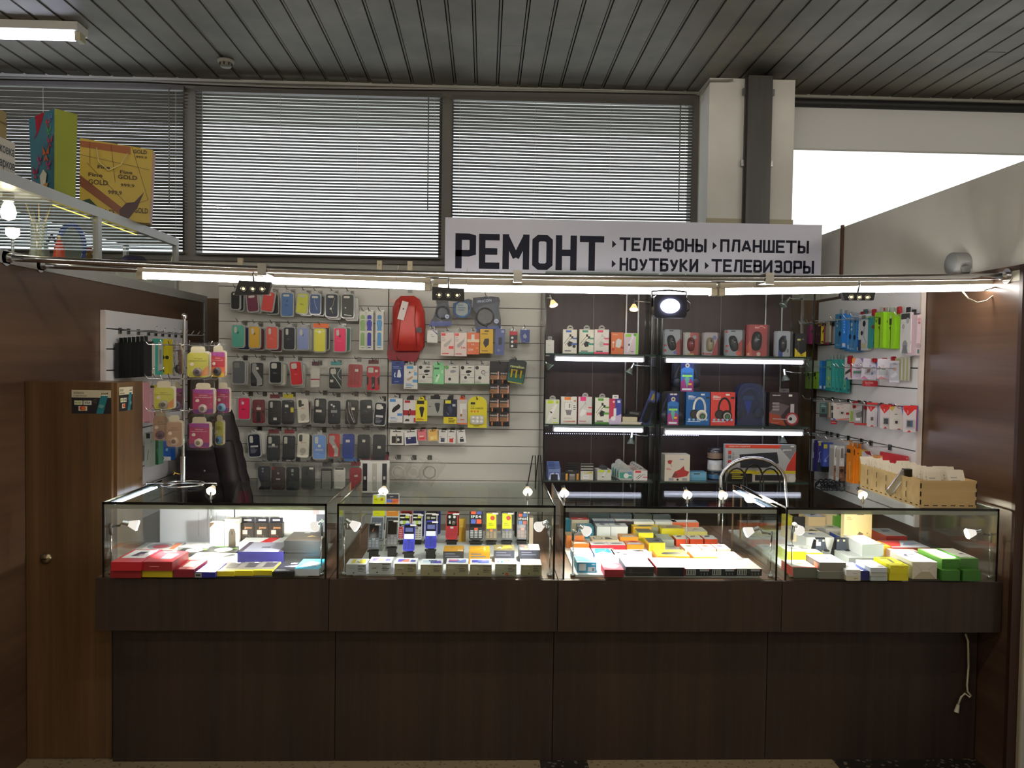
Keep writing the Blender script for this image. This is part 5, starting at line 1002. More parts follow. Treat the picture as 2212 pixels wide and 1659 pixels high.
# bottom shelf, partly below the counter line
def stack_of(label_fn,n,rect,f,dx,dz,dy,col,ops,Y,sh,tab=None,depth=0.012,group=None,rnd=None,nm='pack',cat='pack'):
    for i in range(n):
        r = (rect[0]-dx*i,rect[1]-dz*i,rect[2]-dx*i,rect[3]-dz*i)
        carton('',label_fn(i),r,Y+dy*i,depth,col,ops if i == 0 else ops[:2],tab,nm=nm,cat=cat,group=group,base=ZS[sh]+0.0004,f=f)
ORD = ['front','second','third','fourth','fifth','sixth','seventh']
BK = {'front':'foremost','second':'second','third':'third','fourth':'fourth','fifth':'hindmost'}
stack_of(lambda i: 'blue earphone pack, %s of the row at the left of the bottom cabinet shelf' % ['foremost','second','third','hindmost'][i],4,(168,1300,368,1660),c9,7,32,0.03,(92,112,170),[('r',.06,.6,.94,.9,(120,140,190)),('rows',.1,.85,.9,.95,1,(60,70,120)),('p',[(.05,.0),(.2,.5),(.45,.58),(.45,.3),(.6,.3),(.62,.56),(.85,.5),(.95,0)],(206,216,236)),('r',.22,0,.78,.44,(34,38,52))],KF,2,group='earphone packs on the bottom shelf',nm='earphone_pack',cat='earphones')
stack_of(lambda i: 'black and amber earphone pack, %s of its row on the bottom cabinet shelf' % ['foremost','second','third','hindmost'][i],4,(442,1330,650,1660),c9,-2,36,0.03,(30,28,30),[('r',0,0,.16,.6,(206,150,60)),('r',.84,0,1,.6,(206,150,60)),('r',.3,.3,.7,.56,(150,146,140)),('r',.28,.0,.72,.26,(120,116,108)),('rows',.2,.8,.8,.92,1,(150,150,150))],KF,2,group='earphone packs on the bottom shelf',nm='earphone_pack',cat='earphones')
stack_of(lambda i: 'white and yellow charger pack, %s of its row on the bottom cabinet shelf' % ['foremost','second','hindmost'][i],3,(676,1330,876,1660),c9,-2,44,0.035,(206,206,190),[('p',[(.2,.62),(.9,.62),(.9,.8),(.55,.7)],(190,176,60)),('r',.0,.86,1,1,(44,44,40)),('r',.2,.1,.66,.5,(226,226,224)),('r',.26,.28,.6,.34,(180,190,196))],KF,2,group='charger packs on the bottom shelf',nm='charger_pack',cat='charger')
stack_of(lambda i: 'lime and white adapter box, %s of three on the bottom cabinet shelf' % ['foremost','second','hindmost'][i],3,(935,1335,1160,1660),c9,20,10,0.04,(206,208,196),[('r',.1,.76,.5,.96,(190,210,40)),('c',.82,.84,.008,(180,200,40)),('p',[(.3,.3),(.46,.74),(.6,.78),(.5,.36)],(226,226,224)),('p',[(.3,.34),(.42,.36),(.5,.28),(.36,.26)],(60,60,60)),('l',[(.66,.4),(.86,.74)],.004,(220,220,218))],KF,2,('round',(60,62,70)),0.03,'adapter boxes on the bottom shelf',nm='adapter_box',cat='adapter')
for i in range(4):
    p = atY(*c9(1385-38*i,1440-32*i),KF+0.035*i); w,h = 0.08,0.13
    t = thing('car_kit_pack','teal rounded clear pack, %s of four on the bottom cabinet shelf' % ['foremost','second','third','hindmost'][i],'pack','teal packs on the bottom shelf',loc=(p.x,KF+0.035*i,ZS[2]+0.0004))
    hh = p.z+0.04-ZS[2]; m = MB(); m.prism(rrect(0,hh/2,w,hh,0.014),0,0.012,film((200,226,220),.5,.5)); m.prism([(-0.02,hh)]+[(0.02,hh)]+arc(0,hh+0.004,0.02,0,180,8),0.004,0.006,TABC); m.build('clear_pack',t)
    m = MB(); m.box(-w/2+0.006,-0.001,0.01,w/2-0.006,-0.0002,hh*.7,pm((60,150,130),0.4)); m.ink((-w/2+0.006,-0.001,0.01),(w-0.012,0,0),(0,0,hh*.7),[('c',.52,.35,.014,(224,226,226)),('r',.7,.6,.96,.85,(110,130,200)),('r',.7,.3,.96,.48,(190,220,214))]); m.build('card',t)
stack_of(lambda i: 'white and red cable box, %s of five on the bottom cabinet shelf' % BK[ORD[i]],5,(1498,1342,1722,1660),c9,30,19,0.03,(214,212,208),[('r',.12,.76,.54,.94,(206,40,50)),('r',.0,.98,1,1,(200,60,60)),('l',[(.2,.2),(.5,.56)],.003,(70,70,74)),('l',[(.3,.1),(.62,.5)],.003,(70,70,74)),('r',.66,.28,1,.36,(190,30,44)),('rows',.6,.5,.94,.62,2,(150,150,150))],KF,2,('round',TABC),0.02,'cable boxes on the bottom shelf',nm='cable_box',cat='cable')
# ---- mouse cabinet
GM = 'mouse packs in the cabinet'
def mouse_body(m,cx,cz,w,h,col,band,y=0.0):
    rings = []
    for k in range(7):
        f = 1-k/6.0; rings.append([(cx+w/2*f*math.copysign(abs(math.cos(a))**0.75,math.cos(a)),y-0.026*math.sqrt(max(0,1-f*f)),cz+h/2*f*math.copysign(abs(math.sin(a))**0.75,math.sin(a))) for a in [2*math.pi*i/20 for i in range(20)]])
    ids = [m._add(r) for r in rings]; mt = pm(col,0.22)
    for a,b in zip(ids,ids[1:]):
        for i in range(20): j = (i+1) % 20; m.face((a+i,a+j,b+j,b+i),mt,True)
    m.box(cx-0.003,y-0.029,cz+h*.16,cx+0.003,y-0.02,cz+h*.34,pm((40,40,42),0.4))
    m.tube([(cx-w*.36,y-0.0175,cz+h*.04),(cx,y-0.027,cz+h*.09),(cx+w*.36,y-0.0175,cz+h*.04)],0.0012,pm(band,0.2),5)
def mouse_pack(label,rect,mc,band,col,ops,f,lean=0,Y=KF):
    (x0,y0),(x1,y1) = f(*rect[:2]),f(*rect[2:]); cx,cz,w,h = px_rect((x0,y0),(x1,y1),Y); b = ZS[0]+0.0004; h = cz+h/2-b
    t = thing('mouse_pack',label,'computer mouse',GM,loc=(cx,Y,b))
    m = MB(); m.prism(rrect(0,h/2,w,h,0.008),0.012,0.03,pm(col,0.4)); m.ink((-w/2,0.012,0),(w,0,0),(0,0,h),ops); m.build('card',t)
    m = MB(); m.T = Matrix.Translation((0,0,h*.48)) @ Matrix.Rotation(R(lean),4,'Y'); mouse_body(m,0,0,w*.5,h*.62,mc,band,0.010); m.build('mouse',t)
    m = MB(); m.prism(rrect(0,h/2,w,h,0.008),-0.026,0.0115,film((246,248,250),.5,.04)); m.build('clear_box',t)
R_ = (190,50,44)
mouse_pack('grey blister with a black mouse, leftmost on the upper mouse shelf',(192,652,412,965),(34,40,46),(180,184,186),(176,180,186),[('p',[(1,.66),(1,.0),(.8,.0),(.7,.4)],R_),('r',.06,.34,.2,.42,R_),('r',.06,.14,.2,.22,R_),('r',.36,.93,.6,.97,(60,60,64)),('c',.72,.1,.010,(100,100,170))],c8,-12)
mouse_pack('clear box with a wine red mouse on the upper mouse shelf',(444,690,645,962),(120,22,34),(220,190,180),(190,60,56),[('r',0,0,.45,1,(206,200,190)),('c',.74,.8,.011,(140,140,144)),('r',.28,.0,.7,.08,(190,160,100))],c8,0)
mouse_pack('clear box with a champagne gold mouse on the upper mouse shelf',(684,690,885,966),(150,136,110),(226,214,190),(196,186,184),[('p',[(1,.8),(1,0),(.6,0)],(184,50,60)),('c',.8,.78,.011,(110,110,160)),('r',.04,.04,.16,.12,R_),('r',.2,.04,.6,.1,(180,80,80))],c8,0)
mouse_pack('grey blister with a black mouse, right of the gold one',(968,657,1196,972),(32,38,44),(190,192,194),(176,180,186),[('p',[(1,.66),(1,.0),(.8,.0),(.7,.4)],R_),('r',.06,.34,.2,.42,R_),('r',.06,.14,.2,.22,R_),('r',.36,.93,.6,.97,(40,40,44)),('r',.04,.88,.16,.95,R_),('c',.78,.1,.012,(230,90,50))],c8,-14)
mouse_pack('tall bright red pack with a glossy black mouse',(1238,592,1510,982),(20,22,34),(190,200,206),(186,30,36),[('r',.4,.86,1,.99,(206,44,48)),('t','Aura',.5,.89,.2,.06,(236,200,200)),('l',[(.6,.92),(.7,.97),(.9,.9)],.002,(236,210,210)),('p',[(0,0),(.3,0),(.2,.5),(0,.3)],(206,90,60)),('r',.04,.02,.16,.1,(220,180,160)),('c',.6,.07,.011,(220,190,170))],c8,4)
mouse_pack('white and blue box with a black mouse under a clear lid',(1600,672,1802,982),(30,32,38),(120,126,130),(196,200,206),[('r',.24,0,.52,.66,(40,70,160)),('r',.44,.62,.72,.82,(36,46,100)),('r',.8,.16,.9,.3,(120,124,136)),('r',.04,0,.2,.1,(196,170,160))],c8,0)
carton('','black and yellow cable box at the right of the upper mouse shelf',(1842,705,1992,984),KF,0.05,(26,26,30),[('p',[(0,0),(1,0),(1,.24),(.55,.1),(0,.38)],(206,186,50)),('l',[(.2,.5),(.28,.68),(.36,.4),(.28,.2),(.2,.4)],.003,(60,60,56)),('r',.2,.7,.5,.78,(190,186,120)),('rows',.6,.72,.9,.8,1,(110,110,110)),('rows',.5,.04,.9,.1,1,(60,54,20))],None,nm='cable_box',cat='cable',base=ZS[0]+0.0004,f=c8)
# headphone packs
def headphones(m,cx,cz,w,h,band,cup,y):
    m.tube([(cx+w*.42*math.cos(a),y-0.004,cz+h*.02+h*.46*math.sin(a)) for a in [math.pi*i/14 for i in range(15)]],0.006,pm(band,0.35),8)
    for s in (-1,1):
        m.lathe([(0,0.016),(0.016,0.014),(0.024,0.006),(0.025,-0.004)],pm(cup,0.3),18,(cx+s*w*.4,y,cz-h*.14),'Y')
HG = 'headphone boxes in the cabinet'
DB = [('p',[(0,0),(1,0),(1,.3),(.5,.5),(0,.3)],(190,60,130)),('p',[(0,.3),(.5,.5),(1,.3),(1,.7),(.5,.8),(0,.7)],(50,130,200)),('p',[(.3,.4),(.5,.5),(.7,.4),(.5,.1)],(110,200,170)),('t','DEEP BASS',.5,.54,.8,.05,(30,60,90)),('r',.1,.46,.9,.52,(150,220,90)),('c',.5,.82,.012,(200,200,196)),('c',.5,.82,.006,(90,90,40)),('r',.6,.2,.86,.26,(220,170,40)),('r',.1,.04,.86,.1,(220,220,226)),('r',.2,.95,.5,1,(220,220,224)),('r',.54,.95,.84,1,(220,220,224))]
def deep_pack(label,rect,f,Y,base):
    (x0,y0),(x1,y1) = f(*rect[:2]),f(*rect[2:]); cx,cz,w,h = px_rect((x0,y0),(x1,y1),Y); h = cz+h/2-base
    t = thing('headphone_box',label,'headphones',HG,loc=(cx,Y,base)); s = w*.24
    m = MB(); m.box(-w/2,0.055,0,w/2,0.06,h,pm((24,26,40),0.4)); m.build('back_card',t)
    m = MB(); m.tube([(w*.40*math.cos(a),0.03,h*.3+h*.62*math.sin(a)) for a in [math.pi*i/14 for i in range(15)]],0.009,pm((24,28,50),0.4),8); m.build('headband',t)
    for sg in (-1,1): m = MB(); m.lathe([(0,0.02),(0.02,0.018),(0.03,0.006),(0.03,-0.01)],pm((26,30,44),0.4),18,(sg*w*.34,0.03,h*.28),'Y'); m.build('ear_cup',t)
    m = MB(); m.box(-s,0,0,s,0.01,h,pm((30,40,110),0.35)); m.ink((-s,0,0),(2*s,0,0),(0,0,h),DB); m.build('printed_sleeve',t)
    m = MB(); m.box(-w/2,-0.001,-0.0,w/2,0.0545,h,film((236,240,250),.5,.02)); m.build('clear_box',t)
cxx = ZS[1]+0.0004
deep_pack('headphones in a clear box with a rainbow sleeve, front of the lower shelf',(165,235,462,640),c10,KF-0.02,cxx)
zt = atY(*c10(300,205),KF+0.075).z
t = thing('plinth_box','plain dark carton propping up the rear rainbow headphone box','box',loc=(atY(*c10(480,300),KF+0.07).x,KF+0.07,cxx)); m = MB(); m.box(-0.13,0,0,0.13,0.10,zt-0.0004-cxx,pm((26,24,30),0.5)); m.build('carton',t)
deep_pack('headphones in a clear box with a rainbow sleeve, raised at the rear',c10(322,210)[0:1] and (322,-190,662,208),c10,KF+0.075,zt)
def hp_box(label,rect,col,ops,bandc,cupc,f,tab=None,d=0.05):
    t = carton('',label,rect,KF-0.015,d,col,ops,tab,nm='headphone_box',cat='headphones',group=HG,base=cxx,f=f)
    return t
def hp_print(white):
    b = (220,218,208) if white else (34,30,34); k = (40,40,44)
    arcp = [(.56+.24*math.cos(a),.5+.32*math.sin(a)) for a in [R(215-15*i) for i in range(17)]]
    return [('p',[(.5,.3),(0,.5),(0,.36)],(200,200,200)) if False else ('rows',.08,.82,.4,.9,2,(226,226,230)),('t','Wireless',.25,.84,.3,.035,(236,236,240)),('t','Headphones',.27,.78,.36,.03,(236,236,240)),('l',arcp,.011,b),('l',arcp[6:],.007,k if not white else (200,200,196)),('c',.36,.33,.026,k),('c',.36,.33,.019,(60,56,56)),('c',.66,.30,.03,b if white else (30,28,30)),('c',.68,.28,.021,(170,170,166)),('c',.69,.27,.016,(70,66,56)),('c',.69,.27,.009,(60,120,80)),('r',.82,.8,.96,.86,(60,54,40)),('r',.6,.9,.76,.95,(230,228,224)),('rows',.06,.09,.94,.13,1,(200,214,230)),('c',.14,.17,.007,(150,180,210)),('c',.32,.17,.007,(150,180,210)),('c',.5,.17,.007,(150,180,210)),('c',.68,.17,.007,(150,180,210)),('c',.86,.17,.007,(150,180,210))]
hp_box('blue headphone box picturing white headphones, lower mouse shelf',(472,216,782,640),(30,92,156),hp_print(True),0,0,c10)
hp_box('red headphone box picturing black headphones, lower mouse shelf',(784,218,1097,642),(206,70,66),hp_print(False),0,0,c10)
q0,q1 = px_rect(c10(1112,110),c10(1480,650),KF-0.01)[:2],px_rect(c10(1112,110),c10(1480,650),KF-0.01)[2:]
w,h = q1[0],q0[1]+q1[1]/2-cxx
t = thing('gaming_headset_pack','dark blue domed blister with a black gaming headset, lower mouse shelf','headset',HG,loc=(q0[0],KF-0.01,cxx))
O = [(-w/2,0),(w/2,0),(w/2,h-w*.42)]+arc(0,h-w*.42,w*.5,10,170,12)[0:]+[(-w/2,h-w*.42)]
O = [(p[0],min(p[1],h)) for p in O]
m = MB(); m.prism(O,0.05,0.06,pm((26,36,72),0.4)); m.poly([(-0.022,0.0495,h*.58),(0,0.0495,h*.22),(0.022,0.0495,h*.58)],pm((60,110,180),0.4)); m.poly([(-0.036,0.049,h*.6),(0.036,0.049,h*.6),(0.03,0.049,h*.7),(-0.03,0.049,h*.7)],pm((60,120,130),0.4)); m.build('card',t)
m = MB(); m.tube([(w*.38*math.cos(a),0.03,h*.42+h*.44*math.sin(a)) for a in [math.pi*(i-1)/12 for i in range(15)]],0.012,pm((30,40,66),0.4),10); m.build('headband',t)
for s in (-1,1): m = MB(); m.lathe([(0,0.026),(0.02,0.024),(0.028,0.012),(0.03,-0.008)],pm((22,24,32),0.35),18,(s*w*.33,0.03,h*.3),'Y'); m.build('ear_cup',t)
m = MB(); m.tube([(-w*.3,0.015,h*.26),(-w*.4,0.006,h*.14),(-w*.34,0.004,h*.3)],0.0025,pm((30,32,40),0.4),6); m.build('microphone',t)
m = MB(); m.prism(O,-0.004,0.0,film((190,206,240),.5,.04)); m.build('clear_dome',t)
hp_box('black and rust headset box picturing a white headset with microphone',(1520,222,1890,640),(50,40,44),[('p',[(0,.1),(.6,.0),(.4,.3),(0,.4)],(150,70,50)),('p',[(0,.4),(.4,.3),(.7,.6),(.3,.7)],(96,84,90)),('p',[(.2,.8),(.3,.74),(.5,.72),(.42,.8)],(60,52,50)),('r',.1,.64,.34,.7,(140,136,140)),('r',.1,.55,.34,.61,(140,136,140)),('r',.1,.46,.34,.52,(140,136,140)),('t','defender',.24,.9,.3,.035,(214,214,214)),('r',.66,.88,.78,.94,(224,224,220)),('r',.73,.28,.86,.66,(176,172,176)),('c',.79,.22,.036,(150,50,48)),('c',.79,.22,.026,(186,184,186)),('l',[(.12,.22),(.72,.2)],.006,(150,146,150)),('c',.74,.22,.009,(30,28,30)),('rows',.06,.06,.5,.12,1,(200,110,90))],0,0,c10,('wide',(90,88,92)))
# bottom shelf of the mouse cabinet
zb = ZS[2]+0.0004
carton('','cream box printed with red blossoms, left on the bottom mouse shelf',(205,1005,528,1360),KF-0.02,0.09,(206,200,184),[('p',[(.28,.14),(.4,.36),(.6,.44),(.76,.58),(.8,.42),(.98,.36),(.9,.2),(.7,.16),(.5,.12)],(170,44,44)),('p',[(.3,.14),(.36,.3),(.5,.3),(.5,.14)],(110,60,52)),('p',[(.1,.76),(.2,.8),(.3,.78),(.24,.64),(.14,.66)],(160,50,44)),('l',[(.24,.64),(.28,.54)],.002,(90,60,40)),('rows',.6,.78,.86,.86,1,(120,130,190)),('r',.16,.02,.36,.12,(150,150,160)),('c',.52,.06,.006,(30,30,30)),('r',.7,.02,.9,.12,(150,150,160)),('rows',.06,.4,.3,.5,2,(200,110,110))],None,nm='gift_box',cat='box',base=zb,f=c10)
carton('','light blue box with a black slot on the bottom mouse shelf',(523,1222,735,1380),KF+0.02,0.06,(110,170,200),[('r',.24,.72,.6,.84,(30,40,46)),('r',0,.0,1,.36,(96,160,186))],None,nm='accessory_box',cat='box',base=zb,f=c10)
for i,(y0,y1,col,key) in enumerate(((1215,1400,(34,42,52),'bottom'),(1075,1208,(186,190,196),'middle'),(925,1072,(40,36,40),'top'))):
    a,b = atY(*c10(775,y1),KF+0.03),atY(*c10(965,y0),KF+0.03); r = (b.x-a.x)/2; z0 = zb if i == 0 else ztop; ztop = b.z
    t = thing('disc_tub','round disc tub at the %s of the stack beside the keyboard box' % key,'disc tub','stacked disc tubs',loc=((a.x+b.x)/2,KF+0.03+r,z0+0.0002)); h = ztop-z0-0.0006
    m = MB(); m.lathe([(0,0),(r,0),(r,h*.8),(r*.96,h*.82),(r*.96,h),(0,h)],pm(col,0.25),24); m.build('tub',t)
    m = MB(); m.lathe([(r+0.0005,h*.12),(r+0.0005,h*.6)],pm((60,110,150) if i == 0 else ((206,206,206) if i == 1 else (120,100,84)),0.4),24); m.build('paper_band',t)
carton('','long keyboard box in white and orange-red standing on a yellow one',(965,882,1862,1205),KF-0.01,0.035,(176,180,182),[('r',0,.86,.8,1,(214,70,50)),('t','КЛАВИАТУРА С ПОДСВЕТКОЙ',.2,.9,.3,.05,(236,210,200)),('p',[(.8,1),(1,1),(1,.8),(.92,.42),(.76,.9)],(120,124,130)),('p',[(.88,.2),(1,.78),(1,0),(.86,0)],(200,60,48)),('p',[(.2,.62),(.73,.72),(.76,.3),(.6,.12),(.22,.1)],(44,48,56)),('r',.04,.62,.085,.76,(200,60,56)),('r',.04,.46,.085,.58,(110,120,130)),('r',.04,.28,.085,.4,(190,60,60)),('r',.04,.1,.085,.22,(110,120,130)),('t','gembird',.87,.78,.12,.07,(226,226,226)),('r',.92,.92,.97,.97,(220,220,216)),('rows',.1,.4,.13,.7,5,(120,120,124))],None,nm='keyboard_box',cat='keyboard',base=atY(*c10(1400,1203),KF-0.01).z,f=c10)
zk = atY(*c10(1400,1205),KF-0.01).z
carton('','yellow and black keyboard box under the white and orange-red one',(1000,1206,1855,1400),KF-0.012,0.05,(190,186,176),[('r',0,.74,1,1,(206,190,36)),('r',0,0,.36,.72,(26,26,26)),('p',[(.32,.74),(.46,.74),(.42,.6)],(206,190,36)),('r',.4,.1,.86,.62,(40,40,42)),('t','OKLICK',.12,.84,.12,.1,(70,64,20)),('rows',.06,.2,.26,.66,3,(190,176,40)),('r',.42,.9,.46,.98,(230,228,220)),('c',.95,.3,.02,(206,206,200))],None,nm='keyboard_box',cat='keyboard',base=zb,f=c10)
bpy.data.objects[ 'keyboard_box.001' ].scale = (1,1,1)
# chrome chair behind the counter
ca_ = atY(1632,1040,4.1)
t = thing('chair','chair with an arched chrome tube back behind the counter','chair',loc=(ca_.x,4.085,0))
Wc = 0.185
m = MB(); m.tube([(-Wc,0.0,0.45),(-Wc*1.02,0.03,0.75),(-Wc*.94,0.05,0.93)]+[(Wc*.97*math.cos(a),0.06,0.95+0.14*math.sin(a)) for a in [math.pi*(1-i/12) for i in range(1,12)]]+[(Wc*.94,0.05,0.93),(Wc*1.02,0.03,0.75),(Wc,0,0.45)],0.011,M_CHROME,12); m.build('back_frame',t)
for i,cx_ in enumerate((-0.09,0.0,0.09)):
    m = MB(); m.tube([(cx_-0.055,0.02,0.6),(cx_-0.055,0.045,0.95)]+[(cx_+0.055*math.cos(a),0.05,0.955+0.09*math.sin(a)*(1.15 if i == 1 else 0.9)) for a in [math.pi*(1-k/8) for k in range(1,8)]]+[(cx_+0.055,0.045,0.95),(cx_+0.055,0.02,0.6)],0.0045,pm((60,58,56),0.25,0.9),8); m.build('back_hoop',t)
m = MB(); m.prism(rrect(0,0,0.40,0.40,0.06),-0.022,0.022,pm((28,28,32),0.6)); sv = [(v[0],v[2]-0.20,v[1]+0.45) for v in m.v]; m.v = sv; m.build('seat',t)
for sx in (-1,1):
    for yy in (-0.37,-0.03): m = MB(); m.tube([(sx*0.16,yy,0.43),(sx*0.19,yy+(0.02 if yy > -0.2 else -0.02),0.001)],0.010,M_CHROME,8); m.build('leg',t)
# ================================================================== slat panels on the side partitions and their pegs
d1,d2 = crop(1720,620,7.213),crop(1720,820,6.913)
XP = 1.995
def side_panel(label,X,y0,y1,z0,z1,rows,sgn):
    m = MB(); th = 0.022*sgn; a,b = sorted((X,X+th)); top = z1
    m.box(*( (b-0.006,) if sgn > 0 else (a,) ),y0,z0,*( (b,) if sgn > 0 else (a+0.006,) ),y1,z1,pm((80,78,74),0.7))
    for z in rows + [z0-0.003]:
        if top-z > 0.01: m.box(a,y0,z+0.003,b,y1,top,pm((230,228,230),0.45))
        top = z-0.003
    m.box(a,y0-0.012,z0,b,y0-0.0005,z1,pm((226,214,206),0.5))
    tag(m.build('slatwall_panel'),label,'display panel','slatwall panels')
RZ = [1.835,1.585,1.40,1.20,1.0]
side_panel('white slatwall panel on the right partition, hung with earphones and memory cards',XP,3.56,4.66,0.85,1.965,[1.835,1.71,1.585,1.49,1.40,1.30,1.20,1.10,1.0,0.9],1)
XQ = -1.757
side_panel('white slatwall panel on the left partition behind the rotating stand',XQ,3.72,4.72,0.75,1.80,[1.715,1.62,1.52,1.42,1.32,1.22,1.12,1.02,0.92,0.82],-1)
GPG = 'pegs on the side slat panels'
def peg(key,X,Y,z,L,sgn):
    """peg leaves the panel face at X along -x (sgn -1) or +x"""
    m = MB(); m.box(-0.004 if sgn > 0 else -0.003,-0.012,-0.02,0.003 if sgn > 0 else 0.004,0.012,0.008,M_WIRE)
    m.tube([(sgn*0.003,0,-0.004),(sgn*L,0,-0.004),(sgn*(L+0.016),0,0.018)],0.0024,M_CHROME,6)
    tag(m.build('wire_peg',loc=(X+sgn*0.0045,Y,z)),('wire peg holding the ' + key).replace('the nothing','nothing'),'hook',GPG)
def fit_panel(f,x0,y0,x1,y1,Y):
    """keep a hanging pack clear of the panel face behind it"""
    a,b = f(x0,y0),f(x1,y1)
    return min(Y,atX(b[0],b[1],XP-0.012).y) if b[0] > 1106 else min(Y,atX(a[0],a[1],XQ+0.012).y)
def spine(label,f,x0,y0,x1,y1,Y,dY,col,fops=None,sops=None,sidecol=None,nm='box',cat='box',group=None,tab=None,side='l',tcol=None,lean=0):
    """box on a peg: its narrow face fills the photo rectangle on plane Y; it is dY wide along the panel"""
    Y = fit_panel(f,x0,y0,x1,y1,Y)
    cx,cz,w,h = px_rect(f(x0,y0),f(x1,y1),Y); t = thing(nm,label,cat,group,loc=(cx,Y,cz),rot=(0,R(lean),0))
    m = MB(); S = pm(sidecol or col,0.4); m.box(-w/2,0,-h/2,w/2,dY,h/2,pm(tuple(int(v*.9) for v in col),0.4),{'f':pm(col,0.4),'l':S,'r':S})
    if fops: m.ink((-w/2,0,-h/2),(w,0,0),(0,0,h),fops)
    if sops:
        if side == 'l': m.ink((-w/2,dY,-h/2),(0,-dY,0),(0,0,h),sops)
        else: m.ink((w/2,0,-h/2),(0,dY,0),(0,0,h),sops)
    m.build('carton',t)
    if tab: m = MB(); n = 10; m.v = []; m.box(-0.001,dY*.3,h/2,0.001,dY*.7,h/2+0.026,tab if not isinstance(tab,tuple) else pm(tab,0.4)); m.build('hang_tab',t)
    return t
EP = [('l',[(.35,.9),(.5,.5),(.45,.1)],.003,(30,34,40)),('c',.5,.55,.012,(30,34,44)),('c',.4,.85,.010,(34,38,44))]
WH = (200,206,214)
G1 = 'earphone boxes on the right panel'
spine('small magenta earphone pack with a loop, leftmost of the right panel',d1,205,600,290,885,4.58,0.05,(176,50,120),[('p',[(.2,.62),(.8,.62),(.5,.82)],(60,20,50)),('rows',.2,.54,.8,.6,1,(60,20,50))],nm='earphone_pack',cat='earphones',group=G1,tab=(200,170,150))
spine('yellow and black earphone pack beside the magenta one',d1,380,612,466,880,4.50,0.08,(210,196,60),[('p',[(.2,.66),(.8,.66),(.5,.84)],(50,46,20)),('rows',.2,.58,.8,.64,1,(50,46,20)),('c',.3,.1,.006,(60,56,20)),('c',.7,.1,.006,(60,56,20))],[('c',.5,.5,.02,(206,200,180)),('p',[(.1,.2),(.9,.2),(.5,.9)],(40,40,38))],(56,54,44),nm='earphone_pack',cat='earphones',group=G1,tab=(190,140,80))
spine('slim magenta earphone pack right of the yellow one',d1,470,600,522,895,4.46,0.04,(150,50,100),[('p',[(.2,.66),(.8,.66),(.5,.8)],(60,20,50))],nm='earphone_pack',cat='earphones',group=G1)
spine('slim cream earphone pack left of the blue boxes',d1,512,530,552,860,4.42,0.05,(190,184,166),[('r',.1,.8,.9,.98,(50,50,52))],nm='earphone_pack',cat='earphones',group=G1)
BL = (36,120,206)
for i,(x0,x1,y0,y1) in enumerate(((705,792,415,950),(792,862,430,975),(866,932,458,1000),(936,1002,470,1012),(1002,1040,470,1012))):
    spine('bright blue earphone box, %s of five on the upper right panel' % ['foremost','second','third','fourth','hindmost'][i],d1,x0,y0,x1-4,y1,4.20-0.012*i,0.085,BL,[('t','HOCO',.5,.72,.5,.05,(130,180,226)) if False else ('rows',.35,.4,.65,.8,5,(130,180,226)),('r',.12,.04,.82,.14,(206,206,216)),('p',[(.35,.46),(.65,.46),(.5,.5)],(226,232,240))],[('c',.3,.8,.010,(206,206,206)),('c',.3,.66,.008,(206,206,206)),('l',[(.75,.95),(.8,.6),(.55,.1)],.003,(26,40,70)),('c',.72,.42,.014,(30,44,80)),('c',.76,.9,.01,(30,44,80)),('rows',.2,.06,.9,.12,2,(160,196,220))],(70,136,186),nm='earphone_box',cat='earphones',group=G1,tab=film((210,226,240),.5,.4))
spine('white box with black earphones between the blue and green boxes',d1,1120,415,1180,985,4.00,0.11,WH,[('l',[(.3,.8),(.6,.5),(.5,.1)],.003,(40,40,44)),('r',.6,.2,1,.3,(200,60,80)),('r',.1,.02,.9,.12,(206,200,120))],[('l',[(.6,.75),(.5,.4),(.8,.2)],.003,(36,36,40)),('c',.55,.74,.016,(30,30,34)),('c',.35,.48,.012,(30,30,34)),('r',.3,.86,.7,.96,(50,54,56)),('r',.0,.0,.3,.3,(60,60,90)),('r',.4,.06,.8,.2,(190,190,140))],nm='earphone_box',cat='earphones',group=G1,tab=(60,110,110))
spine('slim teal box squeezed left of the green boxes',d1,1184,450,1218,950,3.92,0.05,(60,150,150),[('c',.5,.66,.010,(120,70,60))],nm='earphone_box',cat='earphones',group=G1)
LG = (150,206,40)
for i,(x0,x1) in enumerate(((1345,1428),(1432,1515),(1519,1600),(1604,1642))):
    spine('lime green cable box, %s of four on the upper right panel' % ['foremost','second','third','hindmost'][i],d1,x0,387+3*i,x1,950+5*i,3.78-0.008*i,0.085,LG,[('rows',.42,.4,.58,.62,4,(180,220,100))],[('r',.52,.8,.62,.92,(214,216,210)),('r',.44,.66,.7,.84,(30,32,26)),('l',[(.58,.7),(.62,.4),(.6,0)],.004,(30,34,26)),('p',[(.46,.6),(.6,.6),(.56,.5)],(34,36,28)),('c',.2,.76,.008,(80,110,30))],nm='cable_box',cat='cable',group='lime cable boxes on the right panel',tab=film((170,214,60),.5,.6))
spine('white and pink earphone box at the right end of the upper panel row',d1,1772,392,1866,1030,3.64,0.09,(214,190,198),[('c',.5,.88,.008,(200,140,150)),('c',.5,.8,.006,(150,100,110)),('c',.5,.7,.007,(150,100,110)),('c',.55,.26,.012,(170,150,160)),('c',.55,.26,.009,(214,190,198)),('r',.3,.05,.8,.17,(80,120,110))],[('r',.05,.84,.9,.98,(60,60,60)),('c',.7,.8,.014,(170,172,172)),('c',.3,.66,.012,(170,172,172)),('l',[(.3,.66),(.25,.5)],.003,(180,180,180)),('c',.5,.2,.022,(150,150,150)),('p',[(.2,0),(.8,0),(.65,.2),(.35,.2)],(120,122,126))],(216,216,214),nm='earphone_box',cat='earphones',group=G1,tab=(40,40,44))
